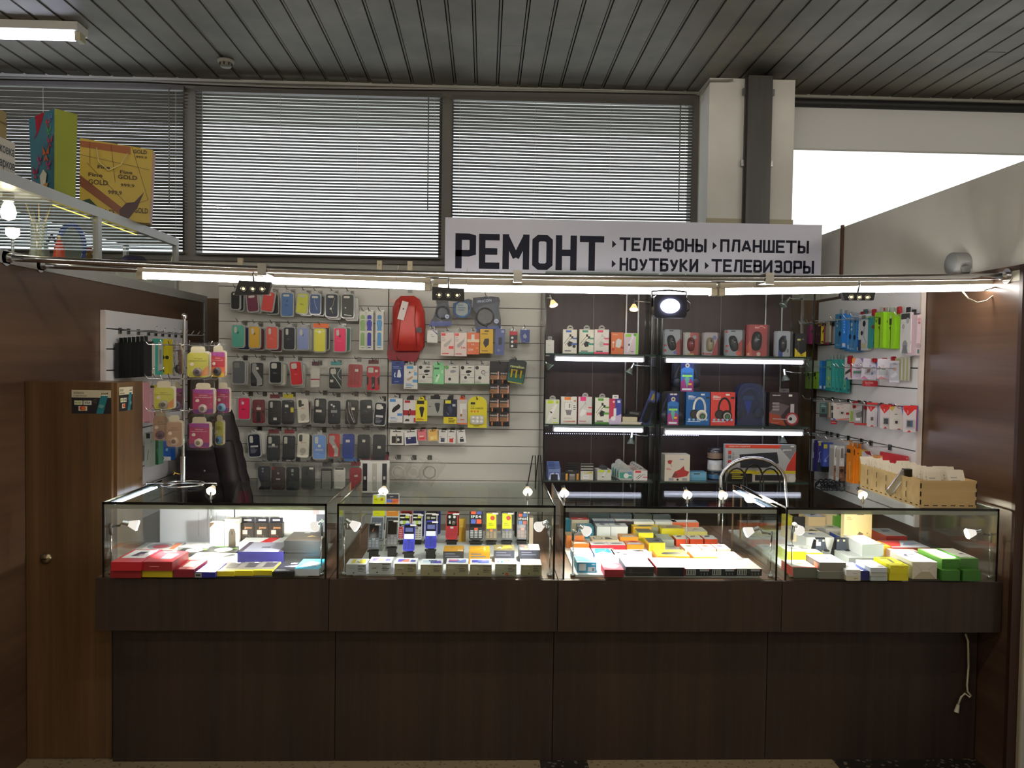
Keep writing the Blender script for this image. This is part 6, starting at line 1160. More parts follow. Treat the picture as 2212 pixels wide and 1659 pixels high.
spine('second white and pink earphone box, tucked behind the end one',d1,1868,430,1950,1066,3.625,0.09,(210,186,194),[('c',.5,.88,.008,(200,140,150)),('c',.5,.8,.006,(150,100,110)),('c',.45,.24,.012,(170,150,160)),('r',.2,.05,.7,.15,(80,120,110))],None,nm='earphone_box',cat='earphones',group=G1,tab=(40,40,44))
# second row
for i,(xa,xb,xc) in enumerate(((175,248,282),(288,352,414))):
    spine('lime and blue earphone box, %s of the far pair, second right panel row' % ['left','right'][i],d1,xb,1145,xc,1590,4.50-0.1*i,0.10,(34,110,176),[('r',.2,.02,.8,.12,(206,206,210))] ,[('r',0,.6,1,1,(200,214,180)),('l',[(.5,.6),(.6,.3),(.5,0)],.003,(34,44,26)),('c',.4,.5,.012,(30,40,26)),('c',.55,.38,.008,(30,40,26))],(150,196,60),nm='earphone_box',cat='earphones',group='earphone boxes, second row of the right panel')
spine('blue earphone box spine left of the teal boxes',d1,418,1150,478,1600,4.38,0.09,(34,110,176),[('r',.2,.04,.84,.13,(206,206,210))],None,nm='earphone_box',cat='earphones',group='earphone boxes, second row of the right panel')
TL = (48,150,148)
for i,(x0,x1,y1) in enumerate(((550,604,1620),(606,664,1630),(667,722,1634),(725,782,1640),(785,850,1650))):
    spine('teal earphone box, %s of five on the second right panel row' % ['foremost','second','third','fourth','hindmost'][i],d1,x0,1130,x1,y1,4.26-0.01*i,0.08,TL,[('r',.25,.04,.8,.12,(40,90,100)),('rows',.3,.3,.7,.5,3,(90,180,176))],[('r',.1,.1,.9,.95,(120,190,160)),('c',.5,.4,.010,(206,200,90)),('c',.7,.2,.006,(30,40,40)),('c',.7,.7,.006,(30,40,40))],nm='earphone_box',cat='earphones',group='teal earphone boxes on the right panel',tab=film((140,210,200),.5,.5))
def flat_card(label,f,x0,y0,x1,y1,Y,col,ops,group,rz=-22,dep=0.004,blister=None,nm='memory_card_pack',cat='memory card',tab=None,lean=0):
    Y = fit_panel(f,x0,y0,x1,y1,Y)
    cx,cz,w,h = px_rect(f(x0,y0),f(x1,y1),Y); w = w/math.cos(R(rz))
    t = thing(nm,label,cat,group,loc=(cx,Y,cz),rot=(0,R(lean),R(rz)))
    m = MB(); m.prism(rrect(0,0,w,h,0.006),0,dep,pm(col,0.35))
    if ops: m.ink((-w/2,0,-h/2),(w,0,0),(0,0,h),ops)
    m.build('card',t)
    if blister: u0,v0,u1,v1 = blister; m = MB(); m.box((u0-.5)*w,-0.008,(v0-.5)*h,(u1-.5)*w,-0.0012,(v1-.5)*h,film((250,250,252),.5,.08)); m.build('blister',t)
    return t
G2,G3 = 'flash drive packs, second row of the right panel','memory card packs, third row of the right panel'
CW = (206,200,206)
flat_card('grey card with a black flash drive, left end of the drive packs',d1,760,1100,872,1440,4.08,(180,176,180),[('p',[(.05,.2),(.75,.36),(.7,.5),(.1,.34)],(34,36,38)),('p',[(.6,1),(1,1),(1,.0),(.8,.1)],(190,40,44)),('p',[(0,0),(.5,0),(.3,.12)],(50,60,140))],G2,cat='flash drive',nm='flash_drive_pack')
flat_card('white card with a green flash drive marked 32',d1,880,1110,1062,1440,4.00,(196,186,206),[('p',[(0,1),(.3,1),(.1,.7),(0,.8)],(220,140,60)),('p',[(.6,1),(1,1),(1,.6)],(120,100,170)),('t','32',.36,.62,.2,.08,(70,60,100)),('r',.3,.5,.62,.57,(110,50,110)),('r',.1,.28,.7,.4,(60,140,110)),('rows',.3,.12,.6,.16,1,(150,150,150))],G2,blister=(.1,.2,.85,.45),cat='flash drive',nm='flash_drive_pack')
flat_card('white card with a red flash drive, tilted, marked 8',d1,1040,1120,1252,1440,3.93,(200,196,214),[('t','8',.5,.62,.1,.08,(70,90,150)),('r',.66,.6,.8,.64,(120,140,190)),('p',[(.3,.3),(.5,.34),(.56,.52),(.36,.5)],(110,40,60)),('r',.62,.26,.76,.36,(60,120,180)),('p',[(0,0),(.5,0),(.2,.16)],(190,120,160)),('p',[(.7,1),(1,1),(1,.4)],(110,110,180))],G2,blister=(.2,.22,.7,.56),lean=6,cat='flash drive',nm='flash_drive_pack')
flat_card('white card with a clear flash drive, right of the tilted one',d1,1275,1120,1450,1436,3.85,(206,200,214),[('r',.36,.46,.66,.54,(80,150,100)),('t','16',.46,.62,.2,.07,(160,140,60)),('r',.1,.24,.7,.4,(190,200,206)),('p',[(0,0),(.8,0),(.3,.14)],(200,130,140))],G2,blister=(.08,.2,.8,.46),cat='flash drive',nm='flash_drive_pack')
flat_card('shiny clear pack with a silver flash drive',d1,1462,1150,1604,1490,3.78,(190,190,204),[('rows',.3,.8,.8,.9,2,(90,80,110)),('p',[(.1,.3),(.6,.5),(.8,.36),(.3,.2)],(214,216,226)),('r',0,.04,1,.1,(226,226,234)),('c',.5,.62,.008,(190,140,120))],G2,blister=(.05,.05,.95,.9),cat='flash drive',nm='flash_drive_pack')
for i in range(6):
    x = 1625+28*i; spine('thin drive pack seen edge on, %s of six at the right of the second row' % ['leftmost','second','third','fourth','fifth','rightmost'][i],d1,x,1120-6*i,x+18,1445+4*i,3.74-0.02*i,0.08,(196,190,186) if i % 2 else (160,170,110),[('r',.0,.0,.4,1,(80,90,60))],None,nm='flash_drive_pack',cat='flash drive',group=G2)
flat_card('red hang tag with white lettering under the second panel row',d1,1042,1462,1262,1548,3.96,(168,36,46),[('t','SanDisk',.44,.5,.56,.3,(220,180,180)),('rows',.2,.16,.7,.34,1,(214,160,160))],G2,rz=-10,nm='hang_tag',cat='tag')
# third row
flat_card('green and black memory card pack, left end of the third row',d2,352,350,462,560,4.42,(70,110,104),[('r',.05,.0,.95,.25,(40,44,50)),('r',.3,.35,.66,.6,(40,50,54)),('rows',.2,.7,.9,.9,2,(170,190,186))],G3)
flat_card('brown memory card pack turned edge on, beside the green one',d2,470,310,512,590,4.36,(120,96,80),[('r',.4,.1,.9,.9,(176,160,140))],G3,rz=-40)
flat_card('white memory card pack marked 64, with a tiny black card',d2,560,340,788,606,4.22,(208,200,196),[('t','perfeo',.4,.84,.4,.07,(90,90,96)),('t','64',.28,.64,.16,.09,(200,50,60)),('rows',.5,.66,.74,.72,1,(206,120,120)),('r',.36,.3,.7,.52,(190,184,182)),('r',.48,.36,.62,.46,(40,40,44)),('r',.78,.32,1,.44,(180,40,50)),('p',[(0,.05),(.5,.0),(1,.06),(1,.14),(.4,.08)],(196,120,110)),('p',[(0,.14),(.2,.04),(.1,0),(0,0)],(90,90,170))],G3,rz=-12)
flat_card('white and black memory card pack half behind the pack marked 64',d2,522,340,600,600,4.28,(196,192,188),[('r',.0,.55,.6,.8,(50,54,60)),('r',.1,.1,.5,.42,(40,44,50))],G3)
flat_card('red brand hang tag under the third panel row',d2,520,612,606,668,4.24,(176,40,46),[('t','SanDisk',.5,.36,.84,.36,(226,190,190))],G3,rz=-5,nm='hang_tag',cat='tag')
flat_card('white and lime flash card pack at the middle of the third row',d2,800,350,930,650,4.10,(200,196,190),[('r',.1,.1,.36,.6,(140,180,60)),('r',.56,.2,.86,.5,(90,90,94)),('r',0,0,1,.06,(180,60,60))],G3)
flat_card('silver and black flash card pack beside the lime one',d2,880,360,1045,680,4.04,(176,170,172),[('p',[(.1,.55),(.6,.66),(.7,.4),(.2,.3)],(70,66,74)),('r',.6,.0,.72,1,(60,60,62)),('r',.82,.0,.9,1,(90,88,88)),('r',0,.0,1,.1,(184,50,56)),('r',.1,.2,.46,.34,(226,226,226))],G3,blister=(.05,.1,.55,.7))
TRI = [('r',0,.86,1,1,(206,44,44)),('p',[(0,.86),(.86,.86),(.36,.62)],(206,44,44)),('t','2',.34,.72,.12,.1,(226,200,196)),('p',[(.3,0),(.66,0),(.48,.08)],(206,44,44))]
flat_card('white and red memory card pack, first of the red-topped ones',d2,1062,345,1210,702,3.98,CW,TRI+[('r',.36,.26,.6,.4,(90,90,94))],G3,rz=-18)
flat_card('white and red memory card pack, middle of the red-topped ones',d2,1260,372,1415,730,3.86,CW,TRI+[('r',.34,.2,.72,.42,(40,50,66))],G3,rz=-18,blister=(.25,.18,.8,.46))
flat_card('white memory card pack with a small black chip',d2,1400,405,1592,745,3.78,(206,200,196),[('p',[(0,1),(.4,1),(.2,.8),(0,.9)],(200,170,80)),('p',[(.8,1),(1,1),(1,.5)],(100,100,180)),('rows',.36,.62,.7,.7,1,(100,140,110)),('r',.3,.2,.76,.46,(196,192,188)),('r',.42,.26,.6,.38,(40,40,44)),('r',.6,.0,.8,.04,(180,50,50))],G3,rz=-16)
flat_card('large white and red memory card pack at the right end',d2,1602,392,1785,785,3.70,CW,TRI+[('r',.3,.2,.74,.44,(50,80,110)),('r',.34,.24,.56,.42,(30,40,56))],G3,rz=-16,blister=(.22,.16,.86,.48))
for i,(x,c) in enumerate(((1216,(70,80,150)),(1236,(196,190,196)),(1254,(190,184,190)),(1795,(190,40,44)),(1812,(80,90,160)))):
    spine('thin memory card pack seen edge on, %s' % ['left of the middle red-topped pack','second left of the middle red-topped pack','just left of the middle red-topped pack','red, right of the large pack','blue, right of the large pack'][i],d2,x,390,x+14,700 if i < 3 else 772,3.92 if i < 3 else 3.66,0.06,c,None,None,nm='memory_card_pack',cat='memory card',group=G3)
# red clips
for i,(f,x0,y0,x1,y1,Y,w) in enumerate(((d1,988,385,1040,512,4.10,'over the last blue box'),(d1,1040,362,1098,470,4.05,'over the white earphone box'),(d1,1166,345,1226,452,3.95,'over the slim teal box'),(d1,1300,326,1392,376,3.84,'lying over the green boxes'),(d1,1556,306,1622,422,3.70,'over the right green box'),
    (d1,786,1070,864,1200,4.06,'over the grey drive card'),(d1,1158,1112,1240,1172,3.90,'over the tilted drive card'),(d1,1320,1102,1396,1192,3.82,'over the clear drive card'),(d1,1460,1082,1530,1202,3.75,'over the shiny drive pack'),
    (d2,832,322,905,430,4.04,'over the lime card pack'),(d2,1002,342,1062,450,3.96,'over the silver card pack'),(d2,1252,362,1312,470,3.84,'over the middle red-topped pack'),(d2,1385,380,1440,490,3.77,'left of the chip pack top'),(d2,1482,392,1548,512,3.74,'right of the chip pack top'))):
    cx,cz,w_,h_ = px_rect(f(x0,y0),f(x1,y1),Y); m = MB(); m.prism(rrect(0,0,w_,h_,min(w_,h_)*.3),-0.006,0.006,pm((150,26,36),0.3)); m.prism(rrect(0,-h_*.2,w_*.6,h_*.5,min(w_,h_)*.25),-0.009,-0.006,pm((170,34,44),0.3))
    tag(m.build('peg_clip',loc=(cx,Y-0.012,cz)),'small dark red peg clip ' + w,'clip','red peg clips on the right panel')
# fourth row
G4 = 'cable packs, fourth row of the right panel'
spine('white and grey cable pack, leftmost of the fourth row',d2,240,895,312,1368,4.48,0.05,(190,192,196),[('r',.0,0,1,.42,(60,70,84)),('r',.1,.6,.6,.9,(70,64,66)),('rows',.2,.2,.8,.36,3,(150,160,170))],None,nm='cable_pack',cat='cable',group=G4)
spine('white and violet cable pack with a yellow sticker, second of the fourth row',d2,312,915,392,1372,4.42,0.05,(74,66,140),[('r',0,.94,1,1,(214,216,220)),('r',.2,.84,.8,.95,(206,190,60)),('l',[(.2,.3),(.5,.5),(.3,.6),(.8,.66)],.004,(190,190,226)),('r',0,0,1,.3,(44,56,66)),('r',.6,.3,.9,.4,(200,200,214))],None,nm='cable_pack',cat='cable',group=G4)
spine('blue cable pack with a yellow sticker, third of the fourth row',d2,396,945,556,1300,4.34,0.03,(66,84,170),[('r',.05,.76,.4,.94,(206,196,60)),('l',[(.2,.3),(.6,.5),(.9,.6)],.004,(150,160,190)),('c',.25,.25,.008,(140,150,210)),('r',.66,.06,.86,.14,(200,206,226)),('rows',.6,.8,.9,.86,1,(180,190,220))],None,nm='cable_pack',cat='cable',group=G4)
spine('small black pack below the blue cable pack',d2,388,1215,505,1382,4.40,0.03,(28,30,36),None,None,nm='cable_pack',cat='cable',group=G4)
for i,(x0,x1,y0,y1) in enumerate(((556,634,985,1498),(636,726,995,1515))):
    spine('white and brown cable box, %s of the pair on the fourth row' % ['left','right'][i],d2,x0,y0,x1,y1,4.22-0.04*i,0.06,(206,206,204),[('r',0,0,1,.42,(124,84,60)),('p',[(.2,.66),(.8,.66),(.7,.94),(.3,.94)],(130,120,116)),('c',.5,.3,.010,(60,44,40)),('r',.3,.48,.6,.56,(226,226,226)),('rows',.2,.1,.7,.2,2,(180,150,130))],[('r',0,.1,1,.9,(180,176,170))],nm='cable_box',cat='cable',group=G4)
OR = (226,132,34)
for i,(x0,x1,y0) in enumerate(((845,880,1000),(884,966,1030),(970,1012,1045))):
    spine('orange cable box, %s of three on the fourth row' % ['foremost','middle','hindmost'][i],d2,x0,y0,x1,1555,4.04-0.015*i,0.08,OR,[('r',.2,.76,.8,.92,(40,30,20))] if i == 0 else [('rows',.2,.8,.8,.9,1,(150,80,20))],[('r',.05,.8,.55,.9,(50,44,36)),('l',[(.5,.1),(.5,.5)],.006,(226,200,150)),('c',.5,.52,.010,(226,200,150)),('c',.5,.52,.006,OR),('r',.25,.06,.42,.34,(206,140,60))],nm='cable_box',cat='cable',group=G4,tab=OR)
spine('yellow cable box right of the orange ones',d2,1014,1060,1082,1550,3.96,0.06,(226,170,40),[('r',0,.0,1,.5,(214,160,30)),('rows',.2,.26,.7,.34,1,(160,110,20))],None,nm='cable_box',cat='cable',group=G4)
flat_card('grey and white folded pack in front of the yellow cable box',d2,985,1070,1140,1280,3.90,(170,168,174),[('p',[(.5,.9),(.9,.1),(1,.8)],(206,200,206)),('p',[(.2,1),(.7,1),(.9,.66),(.4,.8)],(130,30,44))],G4,rz=-14,nm='cable_pack',cat='cable')
spine('white narrow pack below the folded one',d2,1078,1330,1142,1570,3.92,0.04,(196,190,186),[('r',0,.6,1,1,(176,130,100)),('rows',.2,.1,.6,.5,4,(120,120,130))],None,nm='cable_pack',cat='cable',group=G4)
for i in range(6):
    x = 1335+58*i; spine('bright red box top, %s of six behind the wooden tag tray' % ['leftmost','second','third','fourth','fifth','rightmost'][i],d2,x,1095+10*i,x+47,1330,3.86-0.03*i,0.06,(196,34,48),[('r',.3,.78,.7,.9,(220,150,150))],None,nm='red_box',cat='box',group='red boxes on the right panel')
spine('small orange and white box left of the red boxes',d2,1210,1140,1330,1330,3.93,0.05,(226,160,90),[('r',.3,.6,.7,.9,(226,214,196))],None,nm='orange_box',cat='box')
for i in range(5):
    q = atY(*d2(360+75*i,1530),4.42-0.06*i); m = MB(); rb = random.Random(60+i); m.tube([(0.024*math.cos(a*1.0)+rb.uniform(-.004,.004),0.012*math.sin(2*a)+rb.uniform(-.004,.004),0.02*math.sin(a)-0.03*(k/20)) for k,a in enumerate([2*math.pi*j/10 for j in range(22)])],0.004,pm((26,26,34),0.4),6)
    tag(m.build('coiled_cable',loc=q),'coiled black cable on the lowest right panel row, %s of five' % ['leftmost','second','third','fourth','rightmost'][i],'cable','black cables low on the right panel')
PEGS = [('magenta earphone pack',4.60,0,.13),('yellow earphone pack',4.54,0,.15),('slim magenta pack',4.48,0,.15),('cream earphone pack',4.44,0,.15),('blue earphone boxes',4.23,0,.20),('white earphone box',4.06,0,.18),('slim teal box',3.95,0,.16),('lime green boxes',3.81,0,.19),('pink and white earphone boxes',3.66,0,.05),
 ('lime and blue box pair',4.52,1,.2),('teal earphone boxes',4.29,1,.2),('grey drive card',4.09,1,.14),('marked 32 drive card',4.01,1,.16),('tilted drive card',3.94,1,.16),('clear drive card',3.86,1,.15),('shiny drive pack',3.79,1,.14),('edge-on drive packs',3.70,1,.1),
 ('green memory card pack',4.43,2,.16),('memory pack marked 64',4.23,2,.2),('lime flash card pack',4.11,2,.18),('silver flash card pack',4.05,2,.16),('first red-topped pack',3.99,2,.15),('middle red-topped pack',3.87,2,.15),('chip memory pack',3.79,2,.12),('large red-topped pack',3.62,2,.05),
 ('grey and white cable pack',4.49,3,.2),('violet cable pack',4.43,3,.18),('blue cable pack with sticker',4.35,3,.16),('white and brown cable boxes',4.22,3,.16),('orange cable boxes',4.07,3,.18),('yellow cable box',3.97,3,.14),('red boxes by the tray',3.78,3,.10)]
for key,Y,r,L in PEGS: peg(key,XP,Y,RZ[r],L,-1)
# ================================================================== left side panel
e1 = crop(220,690,10.37)
GL = 'boxes on the left panel'
for i in range(7):
    x0 = 292+ i*94; spine('flat black box, %s of seven on the left panel' % ['leftmost','second','third','fourth','fifth','sixth','rightmost'][i],e1,x0,530-7*i,x0+90 if i < 6 else 945,1320-7*i,3.80+0.004*i,0.09,(22,22,24),[('r',.96,.0,1,1,(36,36,36))],None,(20,20,22),nm='black_box',cat='box',group='black boxes on the left panel',tab=(18,18,20),side='r')
spine('yellow and black stylus box beside the black boxes',e1,945,490,1068,1275,3.92,0.05,(32,32,32),[('r',0,.84,1,1,(206,196,60)),('rows',.0,.7,.6,.8,2,(190,180,60)),('c',.5,.6,.006,(220,220,214)),('l',[(.62,.1),(.62,.55)],.003,(210,210,206)),('l',[(.3,.05),(.25,.35)],.0035,(200,200,196)),('r',.5,.08,1,.16,(196,190,50))],None,nm='stylus_box',cat='box',group=GL)
spine('thin white and red box between the stylus and teal boxes',e1,1072,530,1120,1290,3.94,0.04,(206,206,196),[('r',0,.4,1,.72,(170,50,50))],None,nm='cable_box',cat='cable',group=GL)
spine('teal box with a white barcode side on the left panel',e1,1125,430,1245,1240,4.02,0.07,(70,176,156),[('r',0,.86,1,.88,(50,140,124))],[('r',.1,.1,.9,.9,(196,196,190)),('r',.4,.3,.5,.7,(60,60,60)),('r',.6,.3,.66,.7,(60,60,60))],nm='cable_box',cat='cable',group=GL,side='r')
spine('yellow box with black marks on the left panel',e1,1340,440,1490,1230,4.14,0.06,(206,190,40),[('c',.1,.48,.012,(50,46,20)),('c',.8,.48,.010,(50,46,20)),('r',.1,.06,.4,.12,(60,56,20)),('r',.2,.8,.5,.86,(90,80,60))],None,nm='cable_box',cat='cable',group=GL)
e2 = crop(300,840,7.541)
for i in range(6):
    x0 = 300+108*i; spine('pink box, %s of six just above the walnut cupboard' % ['leftmost','second','third','fourth','fifth','rightmost'][i],e1,x0,1440-6*i,x0+100,2300,3.82+0.01*i,0.07,(206,150,156),[('c',.3,.97,.004,(40,30,34))],None,nm='pink_box',cat='box',group='pink boxes on the left panel')
spine('tall pink box right of the walnut cupboard',e2,92,-10,182,560,3.95,0.05,(206,160,172),[('r',.1,.94,.9,1,(40,36,36)),('c',.3,.3,.006,(90,60,60)),('r',.7,.1,.95,.25,(206,190,60))],None,nm='pink_box',cat='box',group=GL)
spine('tall yellow box with a black grid top right of the pink one',e2,186,-60,250,330,4.02,0.05,(206,186,40),[('r',.05,.8,.95,.98,(40,38,30)),('rows',.2,.2,.8,.4,2,(120,100,20))],None,nm='cable_box',cat='cable',group=GL)
spine('red box end behind the rotating stand',e2,190,390,330,545,4.05,0.06,(150,56,46),None,None,nm='red_box',cat='box',group=GL)
spine('pale grey box with a black corner, lowest row of the left panel',e2,92,720,186,1270,3.95,0.06,(150,156,146),[('r',.3,.84,.95,.99,(34,34,34)),('l',[(.5,.2),(.7,.5)],.003,(100,90,80))],None,nm='cable_box',cat='cable',group=GL)
spine('green box, lowest row of the left panel',e2,190,830,318,1235,4.02,0.06,(44,84,50),[('p',[(0,0),(.6,0),(.3,.4)],(60,110,66)),('p',[(.7,.6),(1,.7),(1,.3)],(70,120,84))],[('r',0,0,1,1,(90,140,116))],nm='cable_box',cat='cable',group=GL,side='r')
spine('blue and white box, lowest row of the left panel',e2,360,855,520,1165,4.15,0.06,(30,84,160),[('r',0,0,1,.2,(190,192,190)),('c',.16,.1,.008,(30,30,34)),('r',.5,.5,.7,.64,(150,180,214)),('l',[(0,.66),(1,.7)],.003,(20,60,120))],None,nm='cable_box',cat='cable',group=GL)
spine('dark teal box at the far end of the lowest left row',e2,640,950,752,1140,4.40,0.05,(50,84,84),[('r',.1,.0,.9,.2,(70,100,100))],None,nm='cable_box',cat='cable',group=GL)
for key,Y,z,L in (('black boxes',3.85,1.715,.16),('stylus box',3.94,1.715,.12),('teal box',4.05,1.715,.12),('yellow marked box',4.17,1.715,.12),('pink boxes',3.87,1.52,.14),('tall yellow box',4.04,1.52,.12),('green box',4.05,1.32,.12),('blue and white box',4.18,1.32,.1)): peg(key+' on the left panel',XQ,Y,z,L,1)
for i in range(5): peg('nothing, %s of the bare left panel pegs' % ['first','second','third','fourth','last'][i],XQ,4.26+0.09*i,1.715,0.12,1)
# ================================================================== rotating stand with phone brackets
q = atZ(406,1042,1.05); SXx,SYy = q.x,3.36; SZb = GZ+0.0006
t = thing('rotating_stand','chrome rotating wire stand of phone bracket packs on the leftmost glass case','display stand',loc=(SXx,SYy,SZb))
m = MB(); m.tube([(0.085*math.cos(a),0.085*math.sin(a),0.004) for a in [2*math.pi*i/28 for i in range(28)]],0.003,M_CHROME,6,closed=True)
for a in (0,2.1,4.2): m.tube([(0.085*math.cos(a),0.085*math.sin(a),0.004),(0,0,0.012)],0.003,M_CHROME,6)
m.tube([(-0.14,-0.03,0.003),(-0.14,-0.03,0.012),(0.15,-0.03,0.012),(0.15,-0.03,0.003)],0.003,M_CHROME,6); m.build('base_ring',t)
m = MB(); m.cyl((0,0,0.006),(0,0,0.12),0.011,M_CHROME,12); m.cyl((0,0,0.12),(0.004,0,0.70),0.0065,M_CHROME,10); m.lathe([(0,0.725),(0.010,0.72),(0.012,0.71),(0.009,0.70)],M_CHROME,12,(0.004,0,0)); m.build('pole',t)
m = MB(); m.tube([(-0.012,0,0.045),(-0.034,0,0.05),(-0.04,0,0.06)],0.003,pm((170,140,70),0.3,0.9),6); m.tube([(-0.034,0,0.05),(-0.04,0,0.042)],0.003,pm((170,140,70),0.3,0.9),6); m.build('thumb_screw',t)
e3,e4 = crop(300,690,10.055),crop(300,840,7.541)
tiers = [e3(1200,560)[1],e3(1200,1290)[1],e4(700,350)[1]]
for k,py in enumerate(tiers):
    z = atY(406,py,SYy).z-SZb; m = MB(); m.tube([(0.022*math.cos(a),0.022*math.sin(a),z) for a in [2*math.pi*i/12 for i in range(12)]],0.0025,M_CHROME,6,closed=True)
    for a in (15,75,135,165,205,255,300,340): ca,sa = math.cos(R(a)),math.sin(R(a)); m.tube([(0.02*ca,0.02*sa,z),(0.135*ca,0.135*sa,z),(0.148*ca,0.148*sa,z+0.018)],0.002,M_CHROME,5)
    m.build('hook_tier',t)
KR,YL_,MG = (176,140,112),(196,190,70),(170,40,90)
def bracket(label,rect,f,col,rz,dy,ops,ring,rc,Ybase=SYy):
    (x0,y0),(x1,y1) = f(*rect[:2]),f(*rect[2:]); Y = Ybase+dy; cx,cz,w,h = px_rect((x0,y0),(x1,y1),Y); w = w/max(0.35,math.cos(R(rz)))
    t = thing('phone_bracket_pack',label,'phone bracket','phone bracket packs on the rotating stand',loc=(cx,Y,cz),rot=(0,0,R(rz)))
    m = MB(); m.prism(rrect(0,0,w,h,0.012),0,0.002,pm(col,0.4)); txt = (60,56,20) if col[1] > 120 else (226,190,190)
    m.ink((-w/2,0,-h/2),(w,0,0),(0,0,h),ops+[('t','AIR BAG',.5,.74,.4,.035,txt),('t','CELL PHONE BRACKET',.5,.66,.82,.03,txt),('c',.24,.54,.007,(226,206,190)),('c',.19,.53,.005,(226,206,190))]); m.build('card',t)
    m = MB(); m.prism(rrect(0,h/2+0.012,w*.7,0.03,0.012),0.0022,0.003,pm((206,196,166),0.5)); m.prism(rrect(w*.1,h*.05,w*1.04,h*1.04,0.012),0.005,0.006,pm((222,214,192),0.5)); m.build('backing_card',t)
    m = MB(); u = ring; m.lathe([(0,0.012),(0.010,0.012),(0.017,0.008),(0.018,0.0)],pm(rc,0.3),18,((u-.5)*w,-0.002,-h*.28),'Y'); m.lathe([(0,0.0135),(0.009,0.0125)],pm(tuple(max(0,v-60) for v in rc),0.25),14,((u-.5)*w,-0.002,-h*.28),'Y'); m.build('grip',t)
    m = MB(); rb = random.Random(int(x0)); W_,H_ = w+0.016,h+0.05
    m.grid([[(-W_/2+W_*j/5,-0.016-0.008*rb.random()*(0<j<5)+0.012*(j in (0,5)),-h/2-0.008+H_*i/7) for j in range(6)] for i in range(8)],M_BAG); m.build('clear_bag',t)
SUN = [('p',[(1,.5),(1,.1),(.5,.02),(.75,.3)],(206,130,60))]; PUR = [('p',[(0,1),(1,1),(1,.8),(0,.86)],(150,50,140)),('p',[(0,.16),(1,.22),(1,.05),(.06,0)],(110,40,120))]; TRO = [('p',[(0,1),(1,1),(1,.8),(0,.86)],(170,60,150)),('p',[(0,.4),(1,.4),(1,0),(0,0)],(226,110,50)),('p',[(.02,.16),(.98,.16),(.94,0),(.06,0)],(226,190,40))]
bracket('kraft brown bracket pack turned edge on, top tier of the stand',(800,660,965,1195),e3,(126,84,70),-55,-0.02,[],.3,(30,24,24))
bracket('yellow bracket pack with a grey grip, top tier of the stand',(1055,730,1505,1255),e3,YL_,4,-0.06,SUN,.5,(120,104,110))
bracket('purple to yellow bracket pack with a black grip, top tier of the stand',(1552,712,1875,1250),e3,(196,44,60),-12,-0.05,TRO,.5,(60,58,60))
bracket('yellow bracket pack with a pale grip, middle tier of the stand',(255,-20,556,330),e4,YL_,10,-0.05,SUN,.5,(160,152,136))
bracket('wine red bracket pack half hidden, middle tier of the stand',(540,-10,688,332),e4,(120,36,70),35,0.0,PUR,.4,(120,110,130))
bracket('purple and red bracket pack with a pale grip, middle tier of the stand',(878,12,1212,405),e4,MG,2,-0.07,PUR,.5,(190,170,166))
bracket('purple and red bracket pack with a blue grip, middle tier of the stand',(1252,2,1478,388),e4,MG,-14,-0.05,PUR,.46,(110,160,190))
bracket('kraft bracket pack with a plum grip, bottom tier of the stand',(242,450,455,835),e4,KR,16,-0.02,[],.48,(96,60,76))
bracket('kraft bracket pack with a pale grip, bottom tier of the stand',(458,540,692,940),e4,KR,10,-0.06,[],.5,(186,160,140))
bracket('purple and red bracket pack with a white grip, bottom tier of the stand',(818,565,1145,960),e4,MG,0,-0.07,PUR,.5,(206,190,170))
bracket('narrow yellow bracket pack with a blue grip, bottom tier of the stand',(1225,530,1388,915),e4,(190,190,80),-30,-0.04,SUN,.6,(70,110,140))
# jacket
j0 = atY(500,880,4.40); t = thing('jacket','dark maroon quilted jacket hanging at the left end of the slatwall','jacket',loc=(j0.x,4.33,0.62))
M_JK = noisy('maroon_quilt',(20,8,11),(30,12,16),30,0.6); H = j0.z+0.005-0.62
def blob(prof,mat,n=26):
    m = MB(); P = []
    for (z,xl,xr,d) in prof:
        c,w = (xl+xr)/2,(xr-xl)/2; P.append([(c+w*math.cos(a),d*math.sin(a),z) for a in [2*math.pi*i/n for i in range(n+1)]])
    m.grid(P,mat); m.poly([P[-1][i] for i in range(n)],mat); m.poly([P[0][i] for i in range(n-1,-1,-1)],mat); return m
prof = []
for i in range(40):
    f = i/39.0; z = H*f; g = 1-f; puff = 0.006*abs(math.sin(f*8*math.pi))
    xr = 0.012+0.155*min(1,g*1.05)**0.8 + puff; xl = -0.03-0.235*min(1,g*2.6)**0.7 - puff; prof.append((z,xl,xr,0.016+0.075*min(1,g*3)**0.6+puff))
blob(prof,M_JK).build('body',t)
sl = []
for i in range(26):
    f = i/25.0; puff = 0.005*abs(math.sin(f*6*math.pi)); sl.append((0.02+H*0.72*f,0.055-0.10*f-puff,0.155-0.10*f+puff,0.045-0.012*f+puff))
m = blob(sl,M_JK); m.v = [(x,y-0.085,z) for x,y,z in m.v]; m.build('sleeve',t)
m = MB(); m.tube([(0.03*math.cos(a)-0.01,0.02*math.sin(a)-0.012,H-0.02) for a in [2*math.pi*i/14 for i in range(14)]],0.012,M_JK,8,closed=True); m.build('collar',t)
for i in range(3): m = MB(); m.lathe([(0,0.006),(0.006,0.005),(0.007,0)],pm((120,110,110),0.3,0.6),10,(-0.09,-0.092,0.36+0.13*i),'Y'); m.build('snap',t)
